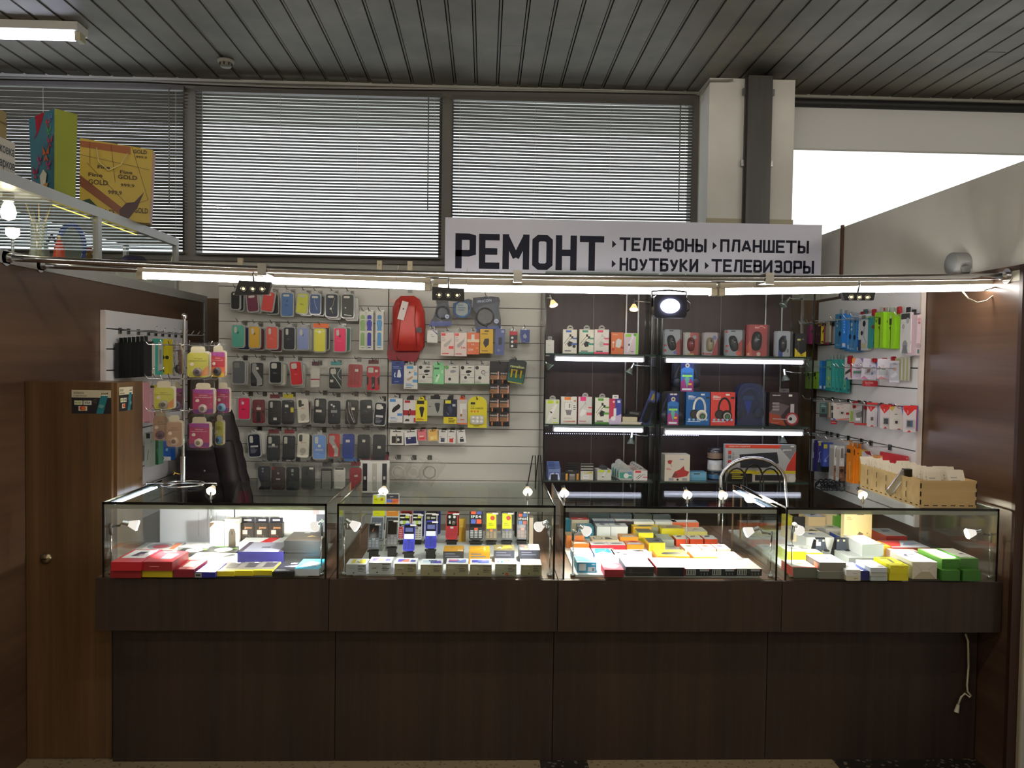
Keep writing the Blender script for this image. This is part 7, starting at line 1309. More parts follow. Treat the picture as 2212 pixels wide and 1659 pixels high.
# ================================================================== glass showcase and gift bags on the left partition
SB,ST,SE = 1.9726,2.268,4.637
t = thing('glass_showcase','grey framed glass showcase along the top of the left partition','showcase',loc=(XL,0,SB))
m = MB()
for y0,y1 in ((2.3,SE),): m.box(-0.30,y0,ST-SB-0.045,0.004,y1,ST-SB,M_ALU,{'t':M_ALU}); 
m.build('top_frame',t)
for y in (2.3,3.685,SE-0.035): m = MB(); m.box(-0.02,y,0.0005,0.004,y+0.035,ST-SB-0.0455,M_ALU); m.box(-0.30,y,0.0005,-0.28,y+0.035,ST-SB-0.0455,M_ALU); m.build('post',t)
m = MB(); m.box(-0.30,2.3,0.0005,-0.0,SE,0.004,pm((190,188,182),0.4)); m.build('base_board',t)
for y0,y1 in ((2.336,3.684),(3.721,SE-0.036)): m = MB(); m.box(-0.012,y0,0.0045,-0.008,y1,ST-SB-0.046,M_GLASS); m.build('front_pane',t)
for y0,y1,w in ((3.36,3.68,'left'),(3.78,4.16,'right')):
    m = MB(); n = int((y1-y0)/0.012)
    for i in range(n): m.box(-0.003,y0+i*0.012,-0.0018,0,y0+i*0.012+0.005,0.0018,emit((255,226,90),1.2))
    m.box(-0.006,y0,-0.004,-0.0041,y1,0.004,pm((120,110,60),0.5)); tag(m.build('led_strip',loc=(XL-0.022,0,ST-0.055)),'yellow LED strip under the top frame of the showcase, %s pane' % w,'LED strip')
zb_ = SB+0.0045
q = atX(18,420,XL-0.10); t = thing('showcase_lamp','glowing round bulb inside the left end of the showcase','lamp',loc=(q.x,q.y,ST-0.046))
m = MB(); m.cyl((0,0,0),(0,0,-0.03),0.02,pm((206,200,180),0.5),14); m.build('socket',t)
m = MB(); m.lathe([(0.012,-0.03),(0.022,-0.05),(0.028,-0.075),(0.022,-0.098),(0,-0.106)],emit((255,236,200),9.0),16); m.build('bulb',t)
t = thing('showcase_spotlight','small glowing spotlight below the round showcase bulb','lamp',loc=(q.x+0.01,q.y+0.01,zb_))
m = MB(); m.cyl((0,0,0),(0,0,0.07),0.006,M_CHROME,8); m.build('stem',t); m = MB(); m.lathe([(0.008,0.07),(0.024,0.085),(0.024,0.11),(0,0.112)],emit((255,240,214),7.0),14); m.build('bulb',t)
q = atX(155,530,XL-0.09)
t = thing('hand_mirror','blue oval framed mirror standing in the showcase','mirror',loc=(q.x,q.y,zb_),rot=(0,0,R(50)))
m = MB(); el = lambda a,b,n=26: [(a*math.cos(x),0.105+b*math.sin(x)) for x in [2*math.pi*i/n for i in range(n)]]
m.ringplate(el(0.062,0.105),el(0.046,0.086),-0.008,0.008,pm((30,60,150),0.3)); m.build('frame',t); m = MB(); m.prism(el(0.0465,0.0865),-0.002,0.004,pm((180,186,190),0.05,1.0)); m.build('glass',t)
def show(nm,label,cat,px,py,shape,rz=0,xo=0.09):
    q = atX(px,py,XL-xo); t = thing(nm,label,cat,loc=(q.x,q.y,zb_),rot=(0,0,R(rz))); shape(t); return t
def sh1(t): m = MB(); m.lathe([(0.02,0),(0.026,0.03),(0.02,0.08),(0.010,0.115),(0,0.118)],pm((236,84,40),0.3),16); m.build('bottle',t); m = MB(); m.cyl((0,0,0.1185),(0,0,0.135),0.009,pm((206,170,90),0.3,0.6),10); m.build('cap',t)
show('orange_bottle','orange bottle left of the blue mirror in the showcase','bottle',128,560,sh1)
def sh2(t):
    m = MB(); m.lathe([(0.035,0),(0.04,0.02),(0.028,0.10),(0.03,0.16),(0.034,0.165)],film((220,226,220),.5,.15),18); m.build('vase',t)
    for i in range(5): m = MB(); a = i*1.3; m.tube([(0,0,0.01),(0.02*math.cos(a),0.02*math.sin(a),0.15),(0.05*math.cos(a),0.05*math.sin(a),0.24)],0.0025,pm((200,180,120),0.4,0.3),5); m.build('stem',t)
show('glass_vase','clear glass vase with pale stems in the left of the showcase','vase',85,540,sh2)
def sh3(t): m = MB(); m.lathe([(0.03,0),(0.038,0.03),(0.03,0.07),(0.016,0.09),(0.02,0.10)],pm((176,130,60),0.25,0.7),16); m.build('jar',t); m = MB(); m.lathe([(0.02,0.1005),(0.022,0.11),(0.006,0.122),(0,0.126)],pm((196,90,60),0.3),16); m.build('lid',t)
show('gold_jar','gold and red jar right of the blue mirror in the showcase','jar',192,555,sh3)
def sh4(t): m = MB(); m.box(-0.09,-0.05,0,0.09,0.05,0.115,pm((206,202,190),0.6)); m.ink((-0.09,-0.05,0),(0.18,0,0),(0,0,0.115),[('c',.3,.5,.008,(170,130,140)),('c',.6,.7,.006,(150,150,170)),('c',.8,.3,.007,(180,150,130)),('l',[(.5,0),(.5,1)],.002,(180,176,166))]); m.build('carton',t)
show('gift_carton','white floral gift carton in the right pane of the showcase','box',285,560,sh4,rz=35,xo=0.12)
def sh5(t): m = MB(); m.box(-0.03,-0.03,0,0.03,0.03,0.055,pm((214,200,160),0.6)); m.build('carton',t); m = MB(); m.box(-0.02,-0.012,0.0555,0.02,0.012,0.068,pm((226,214,176),0.5)); m.build('bow',t)
show('small_gift_box','small cream gift box with a bow, right pane of the showcase','box',312,560,sh5,rz=30,xo=0.08)
def sh6(t): m = MB(); m.lathe([(0.07,0),(0.09,0.06),(0.085,0.13),(0.05,0.17),(0,0.175)],pm((60,50,100),0.5),20); m.build('bag',t)
show('purple_pouch','dark purple pouch behind the floral carton in the showcase','pouch',290,545,sh6,xo=0.2)
def sh7(t): m = MB(); m.tube([(-0.02,0,0),(-0.026,0,0.10),(0,0,0.14),(0.026,0,0.10),(0.02,0,0)],0.008,pm((50,46,50),0.3),8); m.build('stand',t)
show('dark_stand','dark arched stand beside the orange bottle in the showcase','stand',112,560,sh7,xo=0.14)
# gift bags and the wrapping sign on top
zt_ = ST+0.0005
q = atX(133,400,XL-0.02); t = thing('gift_bag','tall gift bag with butterflies and a lime side on the showcase','gift bag','gift bags on the showcase',loc=(q.x-0.03,q.y,zt_),rot=(0,0,R(54)))
Hh,Aw,Bw = 0.36,0.095,0.22      # lime face along +x, butterfly face along its left side
m = MB(); TB = (64,118,136)
m.poly([(0,0,0),(Aw*.92,0,0),(Aw,-0.004,Hh),(0,-0.004,Hh)],pm((150,160,56),0.6)); m.poly([(0,Bw*.86,0),(0,0,0),(0,-0.004,Hh),(0,Bw,Hh-0.01)],pm(TB,0.5))
m.poly([(Aw*.92,0,0),(Aw*.92,Bw*.86,0),(Aw,Bw,Hh-0.01),(Aw,-0.004,Hh)],pm(TB,0.5)); m.poly([(Aw*.92,Bw*.86,0),(0,Bw*.86,0),(0,Bw,Hh-0.01),(Aw,Bw,Hh-0.01)],pm((150,160,56),0.6)); m.poly([(0,Bw*.86,0),(Aw*.92,Bw*.86,0),(Aw*.92,0,0),(0,0,0)],pm(TB,0.5))
O,U,V = (-0.0006,Bw*.92,0.0),(0,-Bw*.92,-0.002),(0,0,Hh)
bf = lambda u,v,s,c: [('p',[(u,v),(u-s,v+s*.7),(u-s*.9,v-.1*s)],c),('p',[(u,v),(u+s,v+s*.7),(u+s*.8,v-.1*s)],c),('p',[(u,v),(u-s*.7,v-s*.6),(u-.1*s,v-s*.5)],c),('p',[(u,v),(u+s*.7,v-s*.6),(u+.1*s,v-s*.5)],c)]
ops = [('p',[(.2,.98),(.6,1),(.5,.9),(.4,.82),(.3,.76),(.14,.7),(.26,.78)],(170,24,50))]
for u,v,s,c in ((.75,.86,.1,(190,70,70)),(.8,.76,.09,(90,160,90)),(.86,.63,.12,(176,60,90)),(.7,.5,.15,(210,100,50)),(.42,.44,.1,(180,60,110)),(.8,.36,.1,(190,60,120)),(.25,.3,.12,(170,40,80)),(.9,.9,.07,(80,120,190))): ops += bf(u,v,s,c)
ops += [('p',[(.45,.25),(.6,.32),(.75,.26),(.68,.12),(.5,.12)],(220,214,190)),('p',[(.6,.14),(.8,.16),(.7,.02)],(210,140,60)),('p',[(.35,.14),(.55,.1),(.45,.0)],(200,90,60)),('c',.2,.15,.02,(190,50,90))]
m.ink(O,U,V,ops); m.build('paper_bag',t)
q = atX(250,440,XL-0.10); t = thing('gift_bag','golden gift bag printed with gold bars on the showcase','gift bag','gift bags on the showcase',loc=(q.x,q.y+0.02,zt_),rot=(0,0,R(18)))
GD,w,h,d = (186,158,52),0.165,0.40,0.045
m = MB(); m.poly([(-w,-d,0),(w*.92,-d,0),(w,-d*.6,h*.94),(-w,-d*.6,h)],pm(GD,0.4)); m.poly([(w*.92,-d,0),(w*.95,d,0),(w*1.06,d*.7,h*.92),(w,-d*.6,h*.94)],pm((176,110,60),0.5)); m.poly([(w*.95,d,0),(-w,d,0),(-w,d*.7,h),(w*1.06,d*.7,h*.92)],pm(GD,0.4)); m.poly([(-w,d,0),(-w,-d,0),(-w,-d*.6,h),(-w,d*.7,h)],pm(GD,0.4)); m.poly([(-w,d,0),(w*.95,d,0),(w*.92,-d,0),(-w,-d,0)],pm(GD,0.4))
DK = (70,46,16); BR = (120,64,24)
m.ink((-w,-d-0.0004,0),(2*w*.96,0,0),(0,d*.4,h*.97),[('p',[(0,1),(.72,.98),(.72,.88),(0,.92)],(150,84,30)),('l',[(0,.82),(1,.7)],.002,DK),('l',[(.14,1),(.14,.7)],.002,DK),('l',[(.44,.98),(.5,.5)],.002,DK),('l',[(.74,.98),(.98,.3)],.002,DK),('p',[(0,.56),(.62,.16),(.6,.06),(0,.42)],BR),('l',[(.1,.72),(.7,.2),(.98,.3)],.002,DK),('p',[(.56,.14),(.66,.24),(.78,.26),(.92,.4),(.82,.18),(.7,.04),(.58,.02)],(60,24,20)),('p',[(0,.22),(.14,.26),(.26,.16),(.2,.04),(0,.02)],(24,60,36)),
 ('t','Fine',.22,.55,.2,.05,DK),('t','GOLD',.26,.45,.28,.065,DK),('t','Fine',.66,.62,.18,.045,DK),('t','GOLD',.68,.55,.28,.055,DK),('t','999,9',.68,.45,.2,.04,DK),('t','999,9',.5,.34,.2,.05,DK),('t','Fine',.34,.66,.18,.045,DK),('t','999,9',.88,.84,.16,.03,DK),('t','GOLD',.86,.9,.2,.05,DK),('t','GOLD',.34,.08,.3,.06,DK),('t','GOLD',.88,.12,.2,.07,DK)])
m.build('paper_bag',t)
m = MB(); m.tube([(-0.09,-d*.66-0.003,h*.9),(-0.08,-d-0.006,h*.72),(-0.035,-d-0.008,h*.62),(0.02,-d-0.006,h*.7),(0.05,-d*.7-0.004,h*.86)],0.0025,pm((220,206,150),0.6),6); m.build('handle',t)
q = atX(20,380,XL-0.01); t = thing('wrapping_sign','white lettered gift wrapping sign leaning at the left end of the showcase','sign',loc=(XL-0.02,2.925,zt_))
m = MB(); m.box(-0.004,0,0,0,0.165,0.125,pm((206,200,186),0.5)); m.ink((0.0002,0,0),(0,0.165,0),(0,0,0.125),[('t','упаковка',.52,.58,.9,.26,(20,20,22)),('t','подарков',.52,.16,.94,.26,(20,20,22))]); m.build('board',t)
m = MB(); m.box(-0.014,-0.002,0,-0.005,0.167,0.128,pm((96,70,46),0.5)); m.build('backing',t)
q = atX(6,260,XL-0.10); t = thing('gift_bag','kraft paper bag at the left edge, behind the wrapping sign','gift bag','gift bags on the showcase',loc=(XL-0.17,q.y-0.06,zt_))
m = MB(); m.box(-0.06,-0.10,0,0.06,0.10,0.27,pm((170,150,100),0.7)); m.box(-0.062,-0.102,0.22,0.062,0.102,0.226,pm((120,104,66),0.7)); m.build('paper_bag',t)
# ================================================================== wooden tag tray and price tags on the rightmost case
TX0,TX1,TY0,TY1,TZ0,TH = 1.682,1.906,2.962,3.44,GZ+0.0012,0.106
t = thing('tag_tray','laser-cut plywood tray of price tags on the rightmost glass case','tray',loc=((TX0+TX1)/2,TY0,TZ0)); w,d = (TX1-TX0)/2,TY1-TY0; SL = pm((50,34,20),0.8)
m = MB(); m.box(-w,0,0,w,0.004,TH,PLY); m.ink((-w,0,0),(2*w,0,0),(0,0,TH),[('r',.08+.155*i,.07,.165+.155*i,.105,SL) for i in range(6)]+[('r',0,.12+.3*i,.025,.30+.3*i,SL) for i in range(3)]+[('r',.975,.12+.3*i,1,.30+.3*i,SL) for i in range(3)]); m.build('front_panel',t)
for s in (-1,1):
    m = MB(); a,b = (-w,-w+0.004) if s < 0 else (w-0.004,w); m.box(a,0.0042,0,b,d,TH,PLY)
    if s < 0: m.ink((-w,d,0),(0,-d,0),(0,0,TH),[('r',.04+.083*i,.07,.075+.083*i,.105,SL) for i in range(12)]+[('r',.145+.165*i,.62,.155+.165*i,.85,SL) for i in range(5)]+[('r',.145+.165*i,.25,.155+.165*i,.48,SL) for i in range(5)])
    m.build('side_panel',t)
m = MB(); m.box(-w+0.0045,d-0.004,0,w-0.0045,d,TH,PLY); m.build('back_panel',t)
m = MB(); m.box(-w+0.0045,0.0045,0.003,w-0.0045,d-0.0045,0.007,PLY); m.build('bottom',t)
for k in (1,2): x = -w+2*w*k/3; m = MB(); m.box(x-0.0015,0.0045,0.0075,x+0.0015,d-0.0045,TH-0.012,PLY); m.build('divider',t)
pt = None
for k,(f0,f1,n) in enumerate(((0.34,0.96,24),(0.12,0.62,24),(0.03,0.28,13))):
    for i in range(n):
        x = -w+2*w*(k+.5)/3; y = d*(f0+(f1-f0)*i/n); loc = (t.location.x+x+random.uniform(-.006,.006),TY0+y+0.008,TZ0+0.0095); rot = (R(-22+random.uniform(-7,7)),0,R(random.uniform(-4,4)))
        if pt is None: m = MB(); m.box(-0.03,-0.0006,0,0.03,0.0006,0.128,pm((226,216,196),0.6)); m.ink((-0.03,-0.0006,0),(0.06,0,0),(0,0,0.118),[('rows',.15,.6,.85,.9,3,(176,170,156))]); pt = m.build('price_tag',loc=loc,rot=rot); tag(pt,'small cream price tag filed in the plywood tray','price tag','price tags in the tray')
        else: c = copy_thing(pt,loc,rot)
        (pt if i == 0 and k == 0 else c).scale = (1,1,1.0+random.uniform(-.08,.10))
m = MB(); m.T = Matrix.Rotation(R(36),4,'Y'); out = arc(0,-0.035,0.0125,180,360,8)+[(0.0125,0.045),(-0.0125,0.045)]
q = atY(1957,1019,3.13); t = thing('metal_clip','chrome strap clip hooked over the left side of the plywood tag tray','clip',loc=(TX0-0.018,3.10,TZ0+TH-0.03))
m.ringplate(out,[(p[0]*.72,p[1]*.86) for p in out],-0.006,0.0,M_CHROME); m.prism([(p[0]*.72,p[1]*.86) for p in out],-0.003,-0.001,pm((206,210,210),0.3,0.6)); m.build('strap',t); t.scale = (1.25,1.25,1.25)
m = MB(); m.box(0.022,-0.012,0.02,0.044,0.012,0.045,pm((60,54,40),0.3,0.6)); m.build('jaw',t)
# ================================================================== goods inside the glass cases
ZT = DZ + 0.0105
def lay(label,x0,x1,yt,h,d,col,top=None,tops=None,fops=None,z0=None,f=None,side=None,nm='product_box',cat='box',group=None,sops=None,rz=0,up=0):
    """lying box: its front top edge runs between photo points (x0,yt)-(x1,yt) at height z0+h; top faces up"""
    z0 = ZT if z0 is None else z0; h += up
    if f: (x0,yt),(x1,_) = f(x0,yt),f(x1,yt)
    a,b = atZ(x0,yt,z0+h),atZ(x1,yt,z0+h); Y = (a.y+b.y)/2; a,b = atY(x0,yt,Y),atY(x1,yt,Y); w = b.x-a.x
    t = thing(nm,label,cat,group,loc=((a.x+b.x)/2,Y,z0),rot=(0,0,R(rz)))
    tc = pm(top or col,0.35); m = MB(); m.box(-w/2,0,0,w/2,d,h,pm(col,0.4),{'t':tc,'l':pm(side or col,0.4),'r':pm(side or col,0.4)})
    if tops: m.ink((-w/2,0,h),(w,0,0),(0,d,0),tops)
    if fops: m.ink((-w/2,0,0),(w,0,0),(0,0,h),fops)
    if sops: m.ink((-w/2,d,0),(0,-d,0),(0,0,h),sops)
    m.build('carton',t)
    return z0+h+0.0004,Y
f13,f14 = crop(200,1010,6.382),crop(440,1010,6.38)
K1 = 'boxes in the leftmost glass case'
RED,YEL,NAV,BLK,WHT = (196,36,44),(214,196,30),(38,36,96),(26,26,26),(226,226,228)
RTOP = [('r',.1,.3,.9,.95,WHT),('p',[(.3,.45),(.6,.45),(.68,.8),(.4,.8)],(50,50,80)),('p',[(.5,.5),(.7,.45),(.7,.6),(.55,.62)],(190,170,180))]
z,_ = lay('lower red box of the stack at the left end of the case',240,665,1400,0.033,0.19,(150,30,36),f=f13,group=K1)
lay('upper red box with a white top, left end of the case',252,668,1303,0.032,0.19,(186,32,44),(206,50,66),RTOP,z0=z,f=f13,group=K1)
z,_ = lay('yellow box under a red one near the left end',675,1098,1402,0.030,0.17,(206,186,30),YEL,f=f13,group=K1)
lay('red box with a grey gadget picture on the yellow box',684,1098,1300,0.033,0.16,(150,36,40),(206,60,66),[('r',.42,.25,.82,.75,(140,140,150)),('rows',.2,.85,.9,.93,1,(230,170,170))],[('rows',.24,.4,.76,.56,1,(220,130,120))],z0=z,f=f13,group=K1)
lay('crimson box with a white square, front row',1118,1400,1402,0.030,0.14,(130,28,48),(196,50,70),[('r',.25,.25,.8,.85,WHT),('rows',.2,.04,.6,.16,1,(230,200,200))],f=f13,group=K1)
lay('royal blue box with a white square, front row',1408,1690,1442,0.020,0.13,(36,36,140),(50,50,180),[('r',.3,.3,.85,.85,WHT),('rows',.2,.06,.6,.2,1,(210,210,230))],[('r',0,0,.34,.9,(150,150,146)),('r',.05,.25,.28,.6,(50,50,50))],f=f13,group=K1)
for i,(x0,x1,n) in enumerate(((160,422,'left'),(430,676,'middle'),(682,942,'right'))):
    lay('yellow-fronted case box with a smoky clear top, %s of three' % n,x0,x1,1432-6*i,0.018,0.13,YEL,(110,104,96),[('r',0,0,1,.14,YEL),('r',.3,.4,.9,.9,(60,56,56)),('r',.6,.9,.8,.98,(220,220,214))],f=f14,group=K1)
lay('black box with a lilac wedge, front row',945,1245,1440,0.018,0.14,(24,24,26),(36,36,40),[('p',[(.3,.55),(.95,.75),(.95,.5)],(150,150,200)),('rows',.1,.08,.8,.24,2,(150,150,150)),('r',.5,.8,.8,.9,(200,206,206))],f=f14,group=K1)
lay('white-fronted box with a cyan top, right end of the front row',1250,1590,1400,0.025,0.15,(206,210,220),(70,180,220),[('p',[(.1,.2),(.4,.75),(.95,.6),(.8,.25)],(214,232,240)),('r',.6,.25,.8,.32,(60,90,110))],f=f14,group=K1)
lay('small white box with a black gadget, left of its twin',1335,1640,1245,0.022,0.09,WHT,WHT,[('p',[(.3,.3),(.5,.3),(.85,.7),(.6,.8),(.4,.6)],(60,60,64))],f=f13,group=K1)
lay('small white box with a black gadget, right of its twin',105,440,1260,0.028,0.09,WHT,WHT,[('p',[(.35,.3),(.5,.3),(.8,.7),(.6,.85),(.4,.6)],(60,60,64))],f=f14,group=K1)
z,_ = lay('dark navy carton with a grey lid top, middle of the case',466,1090,1160,0.052,0.16,(40,38,96),(150,150,166),[('r',.42,.4,.62,.52,(70,70,90)),('r',0,0,.1,1,(60,50,70)),('r',.9,0,1,1,(60,50,70))],[('rows',.02,.86,.98,.92,1,(70,70,130))],f=f14,group=K1)
lay('white carton with a red corner lying behind the navy one',486,1070,1040,0.045,0.12,(226,226,226),(232,232,230),[('p',[(.46,0),(.74,0),(.86,1),(.6,1)],(206,40,50))],[('r',.46,0,.74,1,(206,40,50))],f=f14,group=K1)
z,_ = lay('lower black carton, right side of the case',1105,1605,1175,0.045,0.16,(26,26,26),f=f14,group=K1)
lay('upper black carton with a gold mark, right side of the case',1108,1610,1010,0.048,0.16,(28,28,28),(60,52,46),[('p',[(.5,.4),(.62,.6),(.8,.42),(.66,.5)],(180,150,80)),('r',.34,.85,.5,.92,(206,206,200))],z0=z,f=f14,group=K1)
lay('black and green box with a white oval lid, left of its twin',1118,1520,1195,0.014,0.12,(30,34,30),(40,44,40),[('c',.5,.55,.034,WHT),('r',.1,.85,.5,.97,(130,190,80)),('r',.75,.6,.92,.7,(130,190,80))],f=f13,group=K1)
lay('black and green box with a white oval lid, right of its twin',-10,425,1180,0.016,0.12,(30,34,30),(40,44,40),[('c',.5,.5,.036,WHT),('r',.1,.85,.5,.97,(130,190,80)),('r',.75,.6,.92,.7,(130,190,80))],f=f14,group=K1)
lay('white box with a grey and red disc picture, behind the red boxes',560,1100,1135,0.02,0.13,(226,224,226),(226,222,226),[('c',.52,.5,.05,(150,150,160)),('c',.56,.45,.032,(170,60,76)),('p',[(.8,.9),(1,.9),(1,.1),(.88,.1)],(220,130,90))],f=f13,group=K1)
lay('wide white box with two pale circles at the back',888,1600,1098,0.018,0.10,(230,230,234),(232,232,236),[('c',.3,.5,.036,(120,120,140)),('c',.7,.5,.034,(206,206,212))],f=f13,group=K1)
lay('small white carton in front of the mouse boxes',148,420,1050,0.020,0.06,(232,230,226),WHT,[('r',.3,.55,.5,.68,(70,70,74)),('r',.6,.6,.8,.68,(150,150,150))],[('rows',.2,.3,.8,.5,1,(170,170,170))],f=f14,group=K1)
def stand(label,x0,y0,x1,y1,Y,d,col,fops=None,f=None,nm='product_box',cat='box',group=None,z0=None,tabc=None,lean=0):
    (x0,y0),(x1,y1) = (f(x0,y0),f(x1,y1)) if f else ((x0,y0),(x1,y1)); cx,cz,w,h = px_rect((x0,y0),(x1,y1),Y); b = cz-h/2
    if z0 is not None: h = cz+h/2-z0; b = z0
    t = thing(nm,label,cat,group,loc=(cx,Y,b),rot=(R(-lean),0,0)); m = MB(); m.box(-w/2,0,0,w/2,d,h,pm(tuple(int(v*.92) for v in col),0.4),{'f':pm(col,0.35)})
    if fops: m.ink((-w/2,0,0),(w,0,0),(0,0,h),fops)
    m.build('carton',t)
    if tabc: m = MB(); m.box(-w*.46,d*.5,h,w*.46,d*.5+0.001,h+0.02,pm(tabc,0.4)); m.box(-w*.26,d*.5-0.0008,h+0.006,w*.26,d*.5-0.0002,h+0.013,pm((216,206,190),0.5)); m.build('hang_tab',t)
    return t
GRV = [('r',.52+.12*i,.2,.53+.12*i,.86,(206,206,214)) for i in range(4)]
zb3 = ZT
stand('big white carton with faint grooves standing at the back, left one',345,1096,505,1172,3.455,0.03,(232,234,240),GRV,z0=zb3,group=K1)
stand('big white carton with faint grooves standing at the back, right one',508,1096,676,1172,3.455,0.03,(236,232,222),[('r',.3+.1*i,.3,.31+.1*i,.9,(216,210,196)) for i in range(4)],z0=zb3,group=K1)
stand('white box with a phone picture standing at the right end',1500,575,1672,900,3.44,0.04,(230,230,234),[('r',.3,.0,1,.86,(120,120,130)),('r',.0,.86,.5,1,(220,190,190))],f=f14,z0=zb3,group=K1)
q14 = lambda Y: ZT
stand('slim white mouse box with a brown corner, back of the case',85,760,282,1050,3.36,0.035,(232,228,222),[('p',[(0,1),(.34,1),(0,.8)],(120,90,60)),('c',.5,.35,.018,(206,204,204)),('r',.44,.55,.58,.68,(200,200,200)),('t','C5C',.66,.88,.24,.04,(190,180,170))],f=f14,z0=ZT,nm='mouse_box',cat='computer mouse',group=K1)
stand('slim white mouse box with a dark oval, back of the case',288,712,488,1040,3.36,0.035,(232,226,206),[('p',[(.28,.05),(.76,.05),(.76,.55),(.66,.68),(.38,.68),(.28,.55)],(90,80,64)),('r',.48,.48,.56,.6,(50,46,40)),('t','C5',.46,.82,.2,.05,(190,170,140)),('c',.84,.9,.004,(220,170,80))],f=f14,z0=ZT,nm='mouse_box',cat='computer mouse',group=K1)
for i,(x0,x1,n) in enumerate(((495,692,'left'),(696,888,'middle'),(892,1086,'right'))):
    stand('black cable box with orange lettering, %s of three' % n,x0,765,x1,1010,3.38,0.03,(44,38,32),[('t','jomoi',.6,.78,.5,.09,(206,140,90)),('r',.2,.55,.54,.72,(214,170,150)),('l',[(.2,.5),(.7,.5),(.6,.3),(.3,.3),(.2,.5)],.001,(130,116,100)),('r',.38,.2,.5,.26,(120,106,90))],f=f14,z0=ZT,nm='cable_box',cat='cable',group=K1,tabc=(30,28,44))
# ---- second case: phones
f15,f16 = crop(700,1020,6.635),crop(940,1020,6.636)
K2 = 'phone boxes in the phone case'
PT = {'yel':[('r',.2,.2,.9,.85,(206,196,60)),('r',.4,.15,.6,.9,WHT),('p',[(.44,.3),(.6,.4),(.5,.6)],(120,170,130)),('c',.6,.3,.006,(206,120,100))],
 'sun':[('r',.1,.3,.62,.8,(90,80,190)),('p',[(.25,.3),(.62,.3),(.62,.8),(.4,.7)],(226,130,100)),('p',[(.62,.35),(.8,.9),(.74,.3)],(190,196,226)),('r',.7,.3,.92,.62,(80,80,160))],
 'teal':[('r',.08,.35,.42,.8,(190,214,222)),('r',.44,.25,.72,.8,(80,90,140)),('p',[(.6,.25),(.95,.25),(.9,.7),(.7,.6)],(96,84,180)),('r',.34,.6,.4,.75,(60,70,80))],
 'pink':[('r',.1,.3,.5,.8,(196,110,150)),('r',.1,.3,.5,.5,(90,110,200)),('r',.5,.25,.9,.8,(120,140,210)),('p',[(.55,.8),(.8,.8),(.6,.5)],(206,214,236))],
 'blue':[('r',.08,.35,.5,.8,(80,80,190)),('r',.36,.25,.88,.75,(110,130,210)),('p',[(.5,.4),(.8,.6),(.6,.75)],(170,150,220))],
 'multi':[('p',[(.1,.25),(.18,.25),(.14,.8)],(90,90,180)),('p',[(.26,.25),(.38,.25),(.32,.9)],(60,140,150)),('r',.42,.35,.55,.8,(196,200,110)),('p',[(.55,.8),(.75,.75),(.65,.4)],(206,90,80)),('r',.7,.3,.92,.5,(214,140,150))],
 'red':[('r',.1,.3,.34,.7,(206,110,120)),('p',[(.32,.3),(.5,.3),(.4,.75)],(110,120,206)),('r',.2,.55,.3,.7,(226,150,150))]}
FB = [('rows',.08,.55,.5,.85,3,(190,186,176)),('rows',.6,.3,.95,.7,3,(90,86,80)),('r',.6,.8,.95,.9,(120,110,100)),('c',.38,.2,.003,(80,80,80)),('rows',.06,.08,.4,.13,1,(180,176,166))]
for key,f,x0,x1,yt,h,pic,col,ex in (('yellow cloud picture, left end',f15,315,600,1322,0.040,'yel',(196,196,206),[]),('sunset phone picture, second from the left',f15,640,962,1296,0.046,'sun',(200,200,202),[('t','LITE',.25,.5,.2,.1,(60,60,60))]),('sunset phone picture, third from the left',f15,1010,1322,1312,0.047,'sun',(156,146,112),[('t','LITE',.25,.5,.2,.1,(80,76,60))]),('teal and violet phone picture',f15,1384,1692,1326,0.043,'teal',(158,150,116),[]),
  ('pink and blue phone picture',f16,156,472,1318,0.046,'pink',(156,148,118),[]),('blue phone picture',f16,500,812,1325,0.045,'blue',(154,144,112),[]),('many coloured phones and an orange seal',f16,860,1168,1318,0.044,'multi',(170,166,142),[('c',.55,.14,.006,(206,80,50))]),('red phone picture, right end',f16,1230,1528,1328,0.042,'red',(160,150,116),[])):
    lay('white phone box with a ' + key + ' of the front row' if 'picture' in key else 'white phone box with ' + key + ', front row',x0,x1,yt,h,0.085,col,(236,236,240),PT[pic],FB+ex,f=f,nm='phone_box',cat='phone box',group=K2,side=(226,226,232))  # beige col paints the shade on the white boxes' front faces
